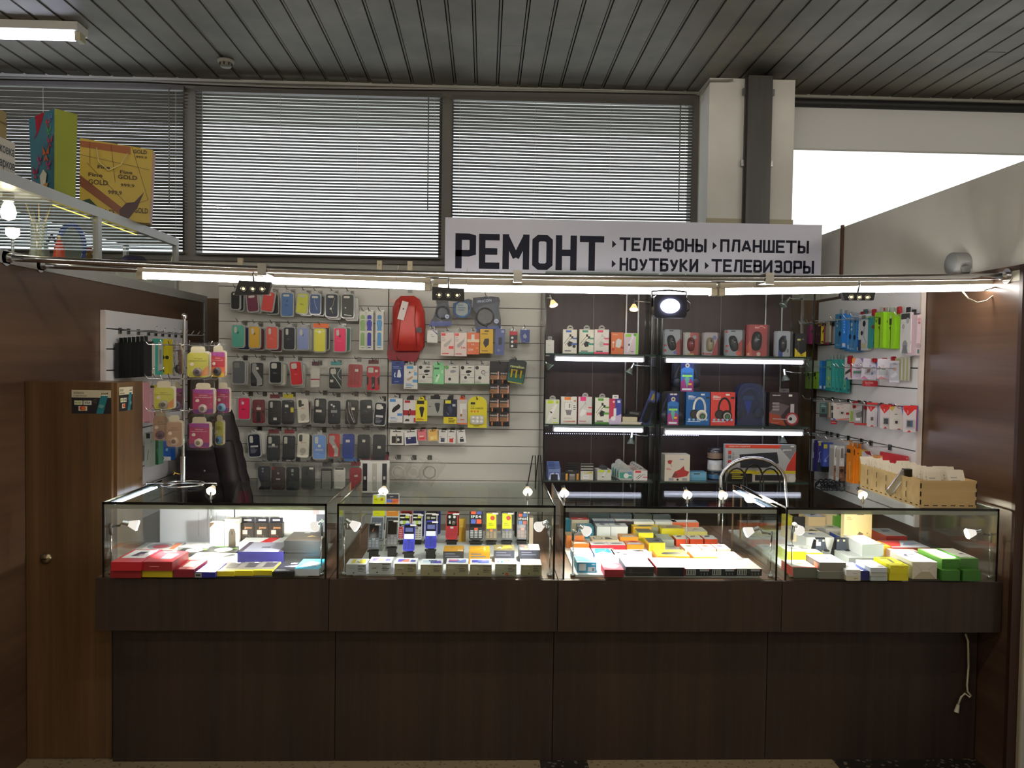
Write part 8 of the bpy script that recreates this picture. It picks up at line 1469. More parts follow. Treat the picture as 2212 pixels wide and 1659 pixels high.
def phone(label,x0,y0,x1,y1,Y,f,body,scr,keyc,keys=(5,3),easel=None,lean=18,sops=None,scrfrac=.5,tagc=True,group='mobile phones in the phone case',pad=None,acc=None,sidec=None,h0=None):
    (x0,y0),(x1,y1) = f(x0,y0),f(x1,y1); cx,cz,w,h = px_rect((x0,y0),(x1,y1),Y); h = h/math.cos(R(lean))
    zb = cz-h*math.cos(R(lean))/2
    t = thing('mobile_phone',label,'mobile phone',group,loc=(cx,Y,zb),rot=(R(-lean),0,0))
    m = MB(); m.prism(rrect(0,h/2,w,h,w*.2),-0.006,0.006,pm(body,0.35),side=pm(sidec or body,0.4)); m.build('body',t)
    m = MB(); z0,z1 = h*(1-scrfrac),h*.95; m.box(-w*.42,-0.0072,z0,w*.42,-0.0063,z1,pm(scr,0.15))
    if sops: m.ink((-w*.42,-0.0072,z0),(w*.84,0,0),(0,0,z1-z0),sops)
    m.build('screen',t)
    m = MB(); nr,nc = keys
    for r in range(nr):
        for c in range(nc): x = -w*.3+w*.3*c*2/(nc-1); z = h*.06+(h*(1-scrfrac)-h*.16)*(r+.3)/nr; m.box(x-w*.11,-0.0078,z,x+w*.11,-0.0063,z+h*.03,pm(keyc,0.4))
    pc = acc or keyc; m.prism(rrect(0,h*(1-scrfrac)-h*.06,w*.26,h*.07,h*.02),-0.0085,-0.0063,pm(pc,0.3)); m.build('keypad',t)
    if pad: m = MB(); m.box(-w*.46,-0.0071,h*.04,w*.46,-0.0062,h*(1-scrfrac)-h*.02,pm(pad,0.4)); m.build('key_plate',t)
    if tagc: m = MB(); m.box(w*.08,-0.0092,h*.91,w*.6,-0.0080,h*.97,pm((236,224,220),0.5)); m.build('price_sticker',t)
    st = thing('phone_easel','black easel under the ' + label,'easel' ,'phone easels',loc=(cx,Y+0.010,ZT)) if easel else None
    if easel:
        hh = zb-ZT; m = MB(); m.box(-w*.42,-0.004,0,w*.42,0.05,0.004,pm((20,20,20),0.4)); m.build('foot',st)
        m = MB(); m.poly([(-w*.42,-0.002,0.0045),(w*.42,-0.002,0.0045),(w*.42,-0.002,max(0.006,hh-0.004)),(-w*.42,-0.002,max(0.006,hh-0.004))],pm((20,20,20),0.4)); m.box(-w*.5,-0.022,max(0.005,hh-0.009),w*.5,0.0,max(0.009,hh-0.004),pm((20,20,20),0.4)); m.build('ledge',st)
        m = MB(); m.poly([(-w*.3,0.014,0.0045),(w*.3,0.014,0.0045),(w*.2,0.018+h*.2,h*.75),(-w*.2,0.018+h*.2,h*.75)],pm((20,20,20),0.4)); m.poly([(-w*.3,0.05,0.0045),(-w*.2,0.019+h*.2,h*.75),(w*.2,0.019+h*.2,h*.75),(w*.3,0.05,0.0045)],pm((20,20,20),0.4)); m.build('rest',st)
    return t
LIT = [('p',[(0,0),(1,0),(1,.35),(0,.35)],(226,226,236)),('r',.1,.5,.9,.8,(90,96,150))]
phone('grey keypad phone with a dark red and orange screen',625,755,790,1105,3.20,f15,(110,112,120),(20,22,24),(176,180,190),easel=1,sops=[('p',[(.3,.5),(.5,.75),(.4,.4)],(170,70,40))],scrfrac=.56)
phone('grey keypad phone with a plain dark screen',895,708,1050,1060,3.24,f15,(110,106,104),(28,22,20),(150,146,146),easel=1,scrfrac=.56)
phone('bright blue keypad phone, left of the blue pair',1130,765,1298,1132,3.18,f15,(52,56,180),(20,24,40),(36,40,120),easel=1,sops=LIT,scrfrac=.56)
phone('bright blue keypad phone, right of the blue pair',1445,722,1612,1092,3.21,f15,(52,56,180),(20,24,40),(36,40,120),easel=1,sops=LIT,scrfrac=.56)
ROT = [('r',.05,.72,.5,.82,(226,226,226)),('r',.55,.72,.95,.88,(196,196,50)),('r',.3,.2,.7,.5,(170,200,60)),('c',.2,.35,.008,(206,206,206)),('c',.8,.35,.008,(206,206,206)),('rows',.2,.02,.8,.12,1,(206,206,206))]
B2 = 'brick phone in the second row, '
def p2(label,f,x0,y0,x1,y1,*a,**k): return phone(label,x0,y0,x1,y1,3.46,f,*a,lean=14,easel=1,**k)
p2('white-framed '+B2+'with red keys',f15,1062,612,1236,965,(206,204,202),(20,20,22),(226,200,200),sops=ROT,pad=(190,40,56))
p2('white-framed '+B2+'with brown keys',f15,1252,612,1405,968,(206,204,202),(20,20,22),(110,90,80),sops=ROT,pad=(206,200,196))
p2('white-framed '+B2+'behind the right blue phone',f15,1435,605,1622,960,(206,204,202),(22,22,24),(60,60,62),sops=[('r',.1,.6,.4,.8,(150,150,130)),('r',.5,.62,.9,.76,(190,190,186)),('r',.1,.2,.3,.4,(110,140,110)),('r',.4,.22,.9,.36,(170,170,166))])
p2('red and black phone with a round chrome button',f16,150,598,326,965,(176,36,48),(20,20,22),(150,26,40),sops=[('c',.26,.75,.006,(206,206,200)),('c',.74,.75,.006,(206,206,200)),('p',[(.2,.2),(.4,.2),(.3,.5)],(206,206,200)),('rows',.55,.1,.9,.4,3,(180,170,140))],acc=(206,206,206))
p2('rugged black and orange phone marked IP54',f16,484,525,690,975,(34,30,34),(30,26,34),(190,190,190),sops=[('r',.05,.7,.47,.92,(230,84,40)),('r',.53,.7,.95,.92,(70,84,170)),('t','IP54',.5,.5,.84,.14,(230,230,230)),('r',.05,.18,.47,.42,(80,100,190)),('r',.53,.18,.95,.42,(230,84,40))],acc=(230,90,50),scrfrac=.6,sidec=(120,50,30))
p2('rugged camouflage phone with a yellow screen',f16,722,592,890,972,(110,96,76),(226,226,30),(170,150,120),sops=[('c',.62,.7,.010,(206,60,40)),('rows',.2,.15,.8,.4,2,(170,170,30))],acc=(226,120,50),scrfrac=.6)
p2('rugged black phone with a yellow screen',f16,948,592,1112,970,(40,36,34),(226,226,30),(150,140,130),sops=[('c',.66,.7,.010,(206,60,40)),('rows',.2,.15,.8,.4,2,(170,170,30))],acc=(40,50,110),scrfrac=.6)
p2('brown-black phone marked IP68',f16,1168,575,1342,962,(60,44,40),(66,48,44),(170,130,110),sops=[('r',.1,.7,.48,.9,(230,100,50)),('r',.54,.7,.94,.9,(60,120,200)),('t','IP68',.5,.5,.8,.14,(226,226,226)),('r',.1,.2,.46,.42,(70,130,200)),('r',.54,.2,.92,.42,(214,100,70))],acc=(230,100,50),scrfrac=.58)
def flip(label,x0,y0,x1,y1,kx0,kx1,ky1,f,colr,kc,ops):
    Y = 3.40; t = thing('flip_phone',label,'mobile phone','mobile phones in the phone case',loc=(0,0,0))
    cx,cz,w,h = px_rect(f(x0,y0),f(x1,y1),Y); t.location = (cx,Y,cz-h/2); m = MB(); m.prism(rrect(0,h/2,w,h,w*.12),0,0.008,pm((206,204,200),0.4)); m.ink((-w/2,0,0),(w,0,0),(0,0,h),[('r',.06,.02,.94,.96,colr)]+ops); m.build('upper_shell',t)
    cx2,cz2,w2,h2 = px_rect(f(kx0,y1+12),f(kx1,ky1),Y-0.05); m = MB(); m.T = Matrix.Translation((cx2-cx,-0.05,cz2-h2/2-(cz-h/2))) @ Matrix.Rotation(R(-24),4,'X'); m.prism(rrect(0,h2/2*1.06,w2,h2*1.06,w2*.1),-0.004,0.004,pm((200,202,206),0.4)); m.box(-w2*.44,-0.0052,h2*.04,w2*.44,-0.0042,h2,pm(kc,0.4))
    for r in range(5):
        for c in range(3): m.box(-w2*.36+w2*.26*c,-0.0062,h2*(.1+.15*r),-w2*.36+w2*.26*c+w2*.18,-0.0053,h2*(.1+.15*r)+h2*.09,pm(tuple(min(255,v+50) for v in kc),0.4))
    m.build('keypad_shell',t)
    stn = thing('phone_easel','clear riser under the '+label,'easel','phone easels',loc=(cx,Y-0.06,ZT)); m = MB(); zz = cz2-h2/2-ZT-0.004; m.box(-w*.4,0.0,0,w*.4,0.06,max(0.004,zz),film((230,236,236),.5,.15)); m.build('riser',stn)
flip('open flip phone with a bright yellow card',695,320,882,640,655,845,972,f15,(230,226,20),(96,100,116),[('c',.45,.92,.008,(230,226,210)),('r',.55,.88,.9,.97,(206,206,170)),('c',.72,.78,.006,(190,130,60)),('t','BQ',.26,.76,.2,.05,(120,116,30)),('rows',.2,.1,.8,.2,1,(206,200,20))])
flip('open flip phone with an orange and blue card',884,308,1080,640,868,1060,965,f15,(226,140,50),(40,40,50),[('r',.06,.78,.94,.97,(40,36,50)),('r',.06,.62,.48,.76,(90,110,190)),('r',.52,.62,.94,.76,(226,80,40)),('rows',.3,.84,.7,.9,1,(190,190,190)),('rows',.2,.2,.8,.32,2,(230,190,130))])
for key,f,x0,x1,yt,c in (('red',f15,1100,1262,545,(170,34,44)),('black and blue',f15,1280,1440,520,(40,44,110)),('black',f15,1460,1640,542,(30,30,34)),('blue',f15,1540,1672,520,(40,50,140)),('dark red',f16,180,345,518,(160,30,40)),('camouflage',f16,722,882,520,(110,90,70)),('charcoal',f16,948,1112,520,(36,36,38)),('jet black',f16,1142,1312,520,(26,26,30))):
    (a,yy),(b,_) = f(x0,yt),f(x1,yt); Y = 3.62+(0.05 if key == 'blue' else 0); p,q = atY(a,yy,Y),atY(b,yy,Y); h = p.z-ZT; w = q.x-p.x
    t = thing('mobile_phone','%s phone in the hindmost row of the phone case, only its top showing' % key,'mobile phone','phones in the hindmost row',loc=((p.x+q.x)/2,Y,ZT)); m = MB(); m.prism(rrect(0,h/2,w,h,w*.2),0,0.012,pm(c,0.35)); m.build('body',t); m = MB(); m.prism(rrect(0,h*.8,w*.8,h*.3,w*.1),-0.001,-0.0002,pm(tuple(int(v*.6) for v in c),0.2)); m.build('screen',t)
for key,f,x0,x1,yt,h,col,top,tops in (('first amber phone box behind the white ones',f16,115,402,1138,0.05,(60,58,60),(206,150,40),[('r',0,0,1,.06,(190,130,30)),('rows',.3,.6,.7,.7,1,(170,120,30)),('r',.72,.1,.98,.26,(226,220,206))]),('second amber phone box behind the white ones',f16,486,784,1142,0.05,(196,140,30),(214,160,30),[('p',[(.1,.2),(.6,.5),(.9,.3),(.7,.8)],(226,180,60)),('r',.7,.2,.8,.8,(230,206,120))]),
   ('dark phone box wrapped in shiny film',f16,845,1138,1122,0.048,(60,60,72),(130,118,80),[('p',[(.3,.2),(.9,.5),(.8,.8),(.5,.7)],(206,180,50)),('p',[(.1,.3),(.4,.4),(.3,.6)],(226,222,210)),('p',[(.4,.3),(1,.0),(.9,.1)],(60,54,40))]),('dark phone box with a red and blue picture',f16,1206,1504,1118,0.048,(56,56,66),(70,70,84),[('c',.2,.8,.008,(206,90,60)),('r',.06,.1,.2,.4,(110,130,190)),('r',.24,.1,.44,.4,(206,90,70)),('p',[(.5,0),(1,0),(1,1),(.48,1)],(226,226,230)),('p',[(.3,.5),(.44,.6),(.3,.66)],(206,200,60))])):
    lay(key,x0,x1,yt,h,0.10,col,top,tops,[('rows',.1,.5,.9,.9,2,(110,110,126))],f=f,nm='phone_box',cat='phone box',group=K2)
stand('amber carton standing behind the red phone',340,672,440,935,3.52,0.03,(206,166,60),[('r',0,0,1,.62,(190,140,20)),('rows',.2,.66,.9,.7,1,(226,210,150))],f=f16,z0=ZT,nm='phone_box',cat='phone box',group=K2)
stand('tall white and peach box at the right of the phones',1345,655,1408,975,3.47,0.05,(236,214,186),None,f=f16,z0=ZT,nm='phone_box',cat='phone box',group=K2)
lay('white box with a yellow picture at the back left of the phone case',425,545,655,0.05,0.10,(206,206,212),(220,216,196),[('r',.1,.1,.9,.9,(206,196,60)),('p',[(.4,.2),(.9,.5),(.6,.8)],(150,170,200))],f=f15,nm='phone_box',cat='phone box',group=K2,z0=DZ+0.0004)
stand('grey speaker box at the far back left of the phone case',212,600,370,760,3.72,0.06,(120,126,130),[('r',0,0,.35,1,(206,206,210))],f=f15,z0=DZ+0.0004)
# ---- third case: flat rows of boxes
f17,f18 = crop(1190,1030,6.91),crop(1430,1030,6.911)
K3 = 'accessory boxes in the case of white boxes'
CABL = lambda c: [('l',[(.2,.6),(.4,.75),(.6,.6),(.8,.7)],.003,c),('c',.35,.55,.008,c),('r',.55,.3,.8,.4,c)]
OVAL = lambda c: [('p',[(.15,.35),(.3,.6),(.7,.65),(.9,.45),(.7,.3),(.3,.25)],c)]
BAR = [('r',.03,.1,.4,.9,(190,190,186)),('r',.06,.2,.1,.8,(60,60,60)),('r',.15,.2,.2,.8,(60,60,60)),('r',.25,.2,.29,.8,(60,60,60)),('r',.33,.2,.36,.8,(60,60,60)),('r',.56,.66,.92,.94,(180,180,186)),('rows',.6,.1,.64,.5,3,(190,190,190)),('rows',.72,.1,.76,.5,3,(190,190,190)),('rows',.84,.1,.88,.5,3,(190,190,190))]
ZZ = ZT
def L3(label,f,x0,x1,yt,h,d,col,top,tops=None,fops=None,**k): return lay(label,x0,x1,yt,h,d,col,top,tops,fops,f=f,group=K3,cat='accessory box',nm='accessory_box',**k)
L3('sky blue box with white panels, left end of the front row',f17,390,682,1278,0.040,0.10,(60,150,190),(206,226,236),[('p',[(0,1),(0,.2),(1,.0),(1,.3),(.4,.9)],(80,170,206))],[('r',.1,.2,.46,.85,(226,226,232)),('r',.56,.1,.94,.55,(214,220,226)),('r',.76,.16,.9,.46,(90,110,120)),('r',.76,.76,.94,.84,(210,226,232))])
L3('crimson box in crinkled film, front row',f17,800,1092,1388,0.028,0.10,(140,22,40),(206,90,100),[('p',[(.2,.3),(.6,.2),(.9,.6),(.5,.9),(.1,.7)],(232,222,222))])
L3('white-topped box with a black side, left of the wide pair',f17,1116,1535,1342,0.036,0.15,(24,24,40),(238,238,238),[('c',.8,.3,.003,(120,120,120))],[('r',.13,.3,.24,.8,(50,60,60)),('l',[(.02,.4),(.5,.34),(.98,.42)],.001,(110,110,130))])
L3('white-topped box with a black and red side, right of the wide pair',f18,-80,338,1352,0.034,0.15,(22,22,34),(238,238,238),[('rows',.3,.8,.7,.86,1,(200,200,200))],[('r',.975,0,1,1,(190,40,50)),('r',0,0,.02,1,(190,40,50))],side=(190,40,50))
for x0,x1,n in ((348,732,'left'),(738,1104,'middle'),(1112,1492,'right')):
    L3('white-topped box with barcode stickers on its black front, %s of three' % n,f18,x0,x1,1372,0.028,0.16,(34,34,44),(240,240,240),[('c',.3,.8,.003,(150,150,150))],BAR+[('r',.86,.9,.98,1,(206,60,60))])
L3('white box picturing a coiled grey cable, second row left',f17,335,630,1155,0.036,0.11,(226,226,230),(236,236,236),[('c',.4,.6,.022,(190,190,196)),('c',.4,.6,.016,(236,236,236)),('c',.6,.55,.018,(180,180,186)),('c',.6,.55,.013,(236,236,236))],side=(120,170,210))
L3('white box with a turquoise picture, second row',f17,655,965,1165,0.036,0.11,(226,230,236),(236,236,238),[('p',[(.05,.2),(.15,.95),(.85,.95),(.9,.3)],(70,160,190)),('p',[(.2,.3),(.5,.5),(.7,.3),(.5,.2)],(226,236,240)),('l',[(.3,.7),(.6,.6),(.7,.8)],.004,(200,226,236))],side=(60,90,160))
L3('white box with a black cable and clip picture, second row',f17,960,1215,1195,0.036,0.12,(230,230,230),(238,238,238),CABL((60,56,70)))
L3('white box with a black and yellow clip picture, second row',f17,1220,1515,1190,0.036,0.12,(230,230,230),(238,238,238),[('p',[(.2,.8),(.7,.9),(.8,.7),(.4,.7)],(70,60,60)),('r',.6,.75,.7,.85,(200,170,50)),('l',[(.4,.3),(.6,.2),(.7,.3)],.003,(90,90,90))])
L3('yellow box with a black pen shape, second row',f18,-60,415,1185,0.034,0.11,(230,150,30),(240,214,60),OVAL((60,56,60)),fops=[('r',0,0,.3,1,(236,150,30))])
L3('yellow edged white box with bird pictures, second row',f18,480,830,1198,0.034,0.11,(230,214,60),(240,238,226),[('p',[(.2,.7),(.3,.9),(.36,.6)],(206,190,150)),('p',[(.5,.7),(.7,.9),(.8,.6),(.6,.5)],(120,120,190)),('r',.7,.6,.78,.8,(206,190,60)),('r',0,0,1,.1,(236,220,60))],side=(230,190,110))
L3('plain white box at the right end of the second row',f18,840,1215,1225,0.030,0.12,(232,232,232),(240,240,240),[('p',[(.55,.7),(.7,.9),(.75,.65)],(196,200,206))])
L3('white box with a red front and grey oval, third row left',f17,600,858,1020,0.036,0.07,(190,40,50),(236,230,226),OVAL((150,140,134)),[('t','HOCO',.3,.3,.4,.5,(236,180,180)) if False else ('rows',.08,.3,.4,.7,2,(226,140,140))])
L3('white box with a red front and grey oval, third row right',f17,862,1120,1020,0.036,0.07,(190,40,50),(236,230,226),OVAL((150,140,134)),[('rows',.08,.3,.4,.7,2,(226,140,140))])
L3('orange box with a rainbow window, third row left',f17,325,572,1005,0.034,0.08,(240,130,30),(226,150,100),[('p',[(.05,.1),(.2,.5),(.8,.5),(.95,.1)],(214,226,214)),('r',.05,.0,.95,.1,(236,130,40)),('p',[(.3,.6),(.8,.6),(.7,.95),(.3,.95)],(206,90,40))],side=(240,150,60))
L3('orange box with a rainbow window, third row middle',f17,1130,1390,1015,0.034,0.08,(240,130,30),(226,140,90),[('p',[(.05,.1),(.2,.5),(.8,.5),(.95,.1)],(206,206,220)),('r',.05,.0,.95,.1,(236,130,40)),('p',[(.3,.6),(.8,.6),(.7,.95),(.3,.95)],(206,80,40)),('c',.5,.75,.006,(150,60,40))],side=(226,120,30))
L3('orange gadget box under the left spotlight',f17,232,500,880,0.034,0.08,(236,140,70),(214,180,140),[('p',[(.3,.2),(.6,.4),(.9,.3),(.8,.8),(.4,.7)],(150,110,90)),('c',.7,.6,.012,(206,206,206))],up=0.02)
L3('clear-topped tan box with a black cable loop, fourth row',f17,620,1020,950,0.034,0.09,(226,196,150),(232,214,180),[('c',.25,.5,.022,(60,60,60)),('c',.25,.5,.017,(232,214,180)),('p',[(.5,.2),(.8,.3),(.7,.6),(.55,.7)],(70,60,56))],up=0.004)
L3('amber rainbow box in the fourth row',f17,1035,1300,900,0.034,0.07,(236,140,40),(206,150,90),[('p',[(.1,.1),(.2,.4),(.8,.4),(.9,.1)],(226,220,200))],side=(236,130,40),up=0.01)
L3('yellow box with a dark window and charger, third row',f17,1465,1705,990,0.036,0.10,(236,206,50),(110,110,110),[('p',[(.4,.4),(.7,.7),(.8,.4)],(50,50,60)),('r',0,0,1,.1,(236,214,80))],[('r',.1,0,.25,.7,(200,170,30)),('r',.7,.2,.9,.8,(206,180,40))],side=(236,200,60))
L3('yellow box with a dark window, fourth row',f17,1310,1530,838,0.036,0.10,(236,220,50),(100,100,96),[('r',0,0,1,.16,(226,220,150))],side=(232,220,110),up=0.012)
L3('grey case box right of the yellow windows',f18,-30,180,940,0.032,0.12,(150,156,146),(170,176,170),[('l',[(.2,.1),(.3,.9)],.002,(206,206,206)),('l',[(.6,.1),(.7,.9)],.002,(206,206,206))])
for i,(x0,x1,c) in enumerate(((215,405,(90,84,70)),(420,615,(170,140,100)),(640,832,(80,80,80)))):
    L3('white box with a red front edge, %s of three in the fourth row' % ['left','middle','right'][i],f18,x0,x1,930,0.030,0.08,(226,80,40),(240,238,232),[('p',[(.2,.5),(.6,.6),(.7,.9),(.3,.85)],c)],up=0.004)
for i,(x0,x1,c) in enumerate(((345,590,(120,120,120)),(600,812,(160,120,110)),(825,1025,(120,120,150)))):
    L3('white box with a small gadget picture, %s of three in the third row' % ['left','middle','right'][i],f18,x0,x1,1080,0.032,0.09,(232,226,214),(240,240,240),[('p',[(.3,.4),(.8,.5),(.6,.85),(.2,.8)],c)],[('rows',.1,.2,.9,.6,1,(90,80,70))],side=(160,110,80))
L3('yellow film-wrapped box at the back',f17,1655,1990,770,0.036,0.08,(230,214,50),(190,170,110),[('p',[(.2,.2),(.8,.4),(.6,.8),(.3,.6)],(150,130,100))],up=0.02)
L3('yellow box with a black pen shape at the back',f17,1235,1610,752,0.034,0.08,(236,180,40),(240,206,50),OVAL((60,56,60)),fops=[('r',.7,0,1,1,(150,150,130))],up=0.02)
L3('white box with a floral grey picture at the back right',f18,350,680,818,0.034,0.10,(232,220,130),(236,232,206),[('p',[(.4,.3),(.6,.8),(.8,.5)],(190,190,180))],up=0.012)
for i,(x0,x1,n) in enumerate(((690,890,'left'),(900,1150,'right'))):
    L3('white box with a black lens picture, %s of the back pair' % n,f17,x0,x1,745,0.034,0.08,(230,230,226),(238,238,236),[('c',.5,.7,.014,(70,66,66)),('p',[(.3,.2),(.7,.3),(.5,.1)],(90,90,90))],up=0.025)
L3('teal-edged box left of the lens pictures',f17,410,640,745,0.03,0.08,(60,130,150),(80,150,170),up=0.025)
L3('red box with a white mountain mark, last row',f17,312,572,640,0.034,0.05,(214,196,170),(206,50,50),[('p',[(.3,.3),(.5,.7),(.7,.3)],(236,220,216))],up=0.035)
L3('silver box with a wire drawing, last row',f17,636,960,660,0.036,0.06,(60,66,80),(190,194,200),[('c',.35,.5,.016,(150,150,156)),('c',.35,.5,.013,(190,194,200)),('l',[(.7,.9),(.8,.2)],.003,(60,60,66))],[('rows',.1,.3,.9,.7,1,(190,190,200))],up=0.034)
L3('white box with a red tag and red side, last row',f17,970,1230,665,0.034,0.06,(26,26,28),(238,236,234),[('r',.2,.02,.8,.14,(200,40,50)),('r',.6,.5,.7,.56,(90,90,90))],side=(190,40,50),up=0.034)
for i,(f,x0,x1,n) in enumerate(((f17,1240,1540,'left'),(f17,1560,1880,'middle'),(f18,165,552,'right'))):
    L3('plain white-topped box, %s of three at the end of the last row' % n,f,x0,x1,670 if f is f17 else 680,0.030,0.06,(226,110,70) if n == 'right' else (226,224,220),(240,240,240),[('c',.6,.5,.002,(150,150,150))],up=0.036)
for i,(x0,x1,c) in enumerate(((285,550,(56,46,46)),(555,880,(44,60,62)),(890,1210,(56,66,70)),(1240,1510,(50,56,46)),(1530,1790,(60,66,66)))):
    L3('dark grey box, %s of five along the very back' % ['leftmost','second','third','fourth','rightmost'][i],f17,x0,x1,555+6*i,0.03,0.04,c,tuple(v+16 for v in c),[('c',.4,.6,.006,(150,150,160))] if i == 0 else None,up=0.055)
L3('blue box standing at the far left of the back row',f17,225,306,640,0.03,0.05,(50,140,170),(80,170,200),[('r',0,.3,1,.5,(214,226,230))],up=0.03)
# ---- fourth case
f19,f20 = crop(1660,1060,7.541),crop(1900,1060,7.541)
K4 = 'boxes in the rightmost glass case'
def L4(label,f,x0,x1,yt,h,d,col,top,tops=None,fops=None,**k): return lay(label,x0,x1,yt,h,d,col,top,tops,fops,f=f,group=K4,**k)
L4('red-sided white box with a gold picture, left end of the front row',f19,400,788,1255,0.037,0.12,(110,110,100),(232,228,222),[('p',[(.3,.5),(.6,.7),(.8,.5),(.6,.35)],(170,130,80)),('r',0,0,1,.1,(200,70,60))],side=(190,50,46))
z,_ = L4('lower grey-fronted box of the stack beside the red-sided one',f19,825,1262,1318,0.028,0.13,(110,112,100),(206,206,196))
L4('upper grey-fronted white box with a cable picture',f19,835,1262,1172,0.033,0.13,(120,118,104),(226,226,232),[('p',[(.4,.3),(.6,.7),(.7,.4),(.95,.3),(.7,.5)],(90,96,130)),('rows',.2,.7,.6,.8,1,(220,110,120)),('r',.3,.3,.44,.38,(200,110,190))],z0=z,side=(60,46,44),sops=[('r',.6,.2,.9,.8,(200,90,60))])
z,_ = L4('lower white box of the small pair',f19,1280,1502,1388,0.019,0.10,(190,186,160),(230,230,226),None,[('rows',.5,.3,.95,.6,1,(110,106,90))])
L4('upper white box of the small pair, with a round black lens',f19,1270,1502,1290,0.022,0.11,(200,200,196),(232,232,236),[('c',.5,.5,.018,(70,76,120)),('r',.05,.1,.2,.3,(150,160,200))],[('rows',.5,.2,.95,.4,1,(140,140,120))],z0=z)
L4('narrow navy blue box in the front row',f19,1502,1640,1305,0.036,0.13,(34,36,100),(60,70,160))
z,_ = L4('bottom white box of the stack of three',f19,1670,1938,1392,0.018,0.10,(170,180,176),(226,228,230))
z,_ = L4('middle white box of the stack of three',f19,1668,1935,1322,0.017,0.10,(176,180,172),(226,228,230),z0=z)
L4('top white box of the stack of three, with a grey picture',f19,1665,1935,1255,0.017,0.12,(190,196,206),(226,228,236),[('r',.3,.1,.9,.4,(120,126,150)),('l',[(.1,.7),(.6,.8)],.004,(120,126,140))],z0=z)
XF = [('l',[(0,1),(.3,.5),(0,.3)],.001,(226,216,90)),('l',[(1,1),(.7,.6),(1,.4)],.001,(226,216,90)),('l',[(.2,.8),(.8,.78)],.001,(190,176,30))]
z,_ = L4('lower yellow film-wrapped box',f20,160,470,1345,0.028,0.12,(206,196,30),(226,220,40))
L4('upper yellow film-wrapped box with a black stick picture',f20,178,472,1218,0.030,0.13,(214,204,30),(234,226,40),[('p',[(.4,.3),(.55,.3),(.66,.7),(.5,.75)],(80,80,60)),('p',[(.2,.8),(.8,.8),(.7,.9),(.2,.9)],(150,146,60)),('c',.8,.12,.004,(120,120,40))],XF,z0=z)
L4('large white film-wrapped headset box in the front row',f20,540,940,1162,0.066,0.17,(206,200,186),(240,240,238),[('p',[(.2,.6),(.35,.75),(.75,.72),(.85,.5),(.7,.65),(.4,.68),(.3,.5),(.5,.42),(.3,.4)],(110,110,130)),('c',.3,.9,.004,(190,110,120))],[('p',[(0,1),(.4,.5),(.35,.5),(0,.98)],(190,186,170)),('p',[(1,1),(.6,.5),(.66,.5),(1,.97)],(190,186,170)),('p',[(.02,0),(.34,.42),(.7,.42),(.97,0)],(170,160,134)),('r',.38,.48,.66,.51,(232,230,222))])
GN = [('r',.16,.12,1,.97,(238,238,236)),('p',[(.55,.4),(.62,.52),(.8,.5),(.9,.3),(.75,.4)],(96,86,140)),('rows',.4,.16,.9,.2,1,(130,190,110))]
for x0,x1,yl,yu,n in ((1022,1312,1298,1115,'left'),(1362,1655,1302,1108,'right')):
    z,_ = L4('lower green box of the %s green stack' % n,f20,x0,x1,yl,0.040,0.15,(52,110,34),(90,150,60))
    L4('upper green box with a white top, %s green stack' % n,f20,x0-(4 if n == 'left' else 40),x1-(4 if n == 'left' else 40),yu,0.037,0.17,(60,120,36),(110,180,80),GN,z0=z,side=(100,170,60))
L4('yellow box with a white diagram top, left of the pair',f19,318,612,990,0.050,0.14,(214,206,20),(238,238,230),[('p',[(.5,.85),(.9,.8),(.8,.6),(.5,.65)],(90,90,110)),('c',.2,.7,.008,(190,190,160)),('rows',.3,.2,.8,.5,3,(130,130,120))],XF,side=(206,214,110))
L4('yellow box with a white diagram top, right of the pair',f19,618,882,1012,0.048,0.13,(220,210,20),(238,236,226),[('rows',.1,.5,.6,.8,2,(110,110,110)),('l',[(.3,.2),(.8,.3),(.9,.1)],.003,(70,70,80))],XF)
for x0,x1,n in ((705,935,'left'),(1045,1270,'right')):
    (a,yb),(b,_) = f19(x0,1020),f19(x1,1020); Y = 3.22; p,q = atY(a,yb,Y),atY(b,yb,Y); w = (q.x-p.x)*.8; yt = atY(a,f19(0,762)[1],Y).z; zb = ZT
    t = thing('phone_stand','folding black phone stand, %s of the pair' % n,'phone stand','folding phone stands',loc=((p.x+q.x)/2,Y,zb)); h = yt-zb
    m = MB(); m.prism([(-w*.3,h*.45),(w*.7,h*.45),(w*.45,h*.97),(-w*.3,h*.97)],-0.004,0.0,pm((60,66,76),0.4)); m.box(-w*.34,-0.006,h*.95,w*.46,0.004,h,pm((24,24,26),0.4)); m.box(w*.4,-0.02,h*.44,w*.75,0.0,h*.5,pm((24,24,26),0.4))
    for s in (-.2,.34): m.box(w*s-0.004,-0.0055,h*.84,w*s+0.004,-0.0042,h*.92,pm((200,190,160),0.4))
    if n == 'left': m.box(-w*.3,-0.006,h*.66,w*.1,-0.0045,h*.82,pm((236,220,216),0.5))
    m.build('plate',t); m = MB(); m.prism([(-w*.8,0.0),(w*.4,0.0),(w*.2,h*.8),(-w*.35,h*.9)],0.006,0.016,pm((18,18,20),0.4)); m.build('base',t)
z,_ = L4('lower silver speaker box right of the phone stands',f19,1310,1880,1092,0.045,0.16,(150,152,146),(190,190,186))
L4('upper silver speaker box with a brown picture top',f19,1530,1880,875,0.050,0.17,(176,182,176),(150,140,136),[('c',.5,.6,.024,(190,160,140)),('c',.6,.55,.012,(160,120,100)),('r',.05,.04,.9,.16,(206,206,196))],z0=z,side=(170,170,166))
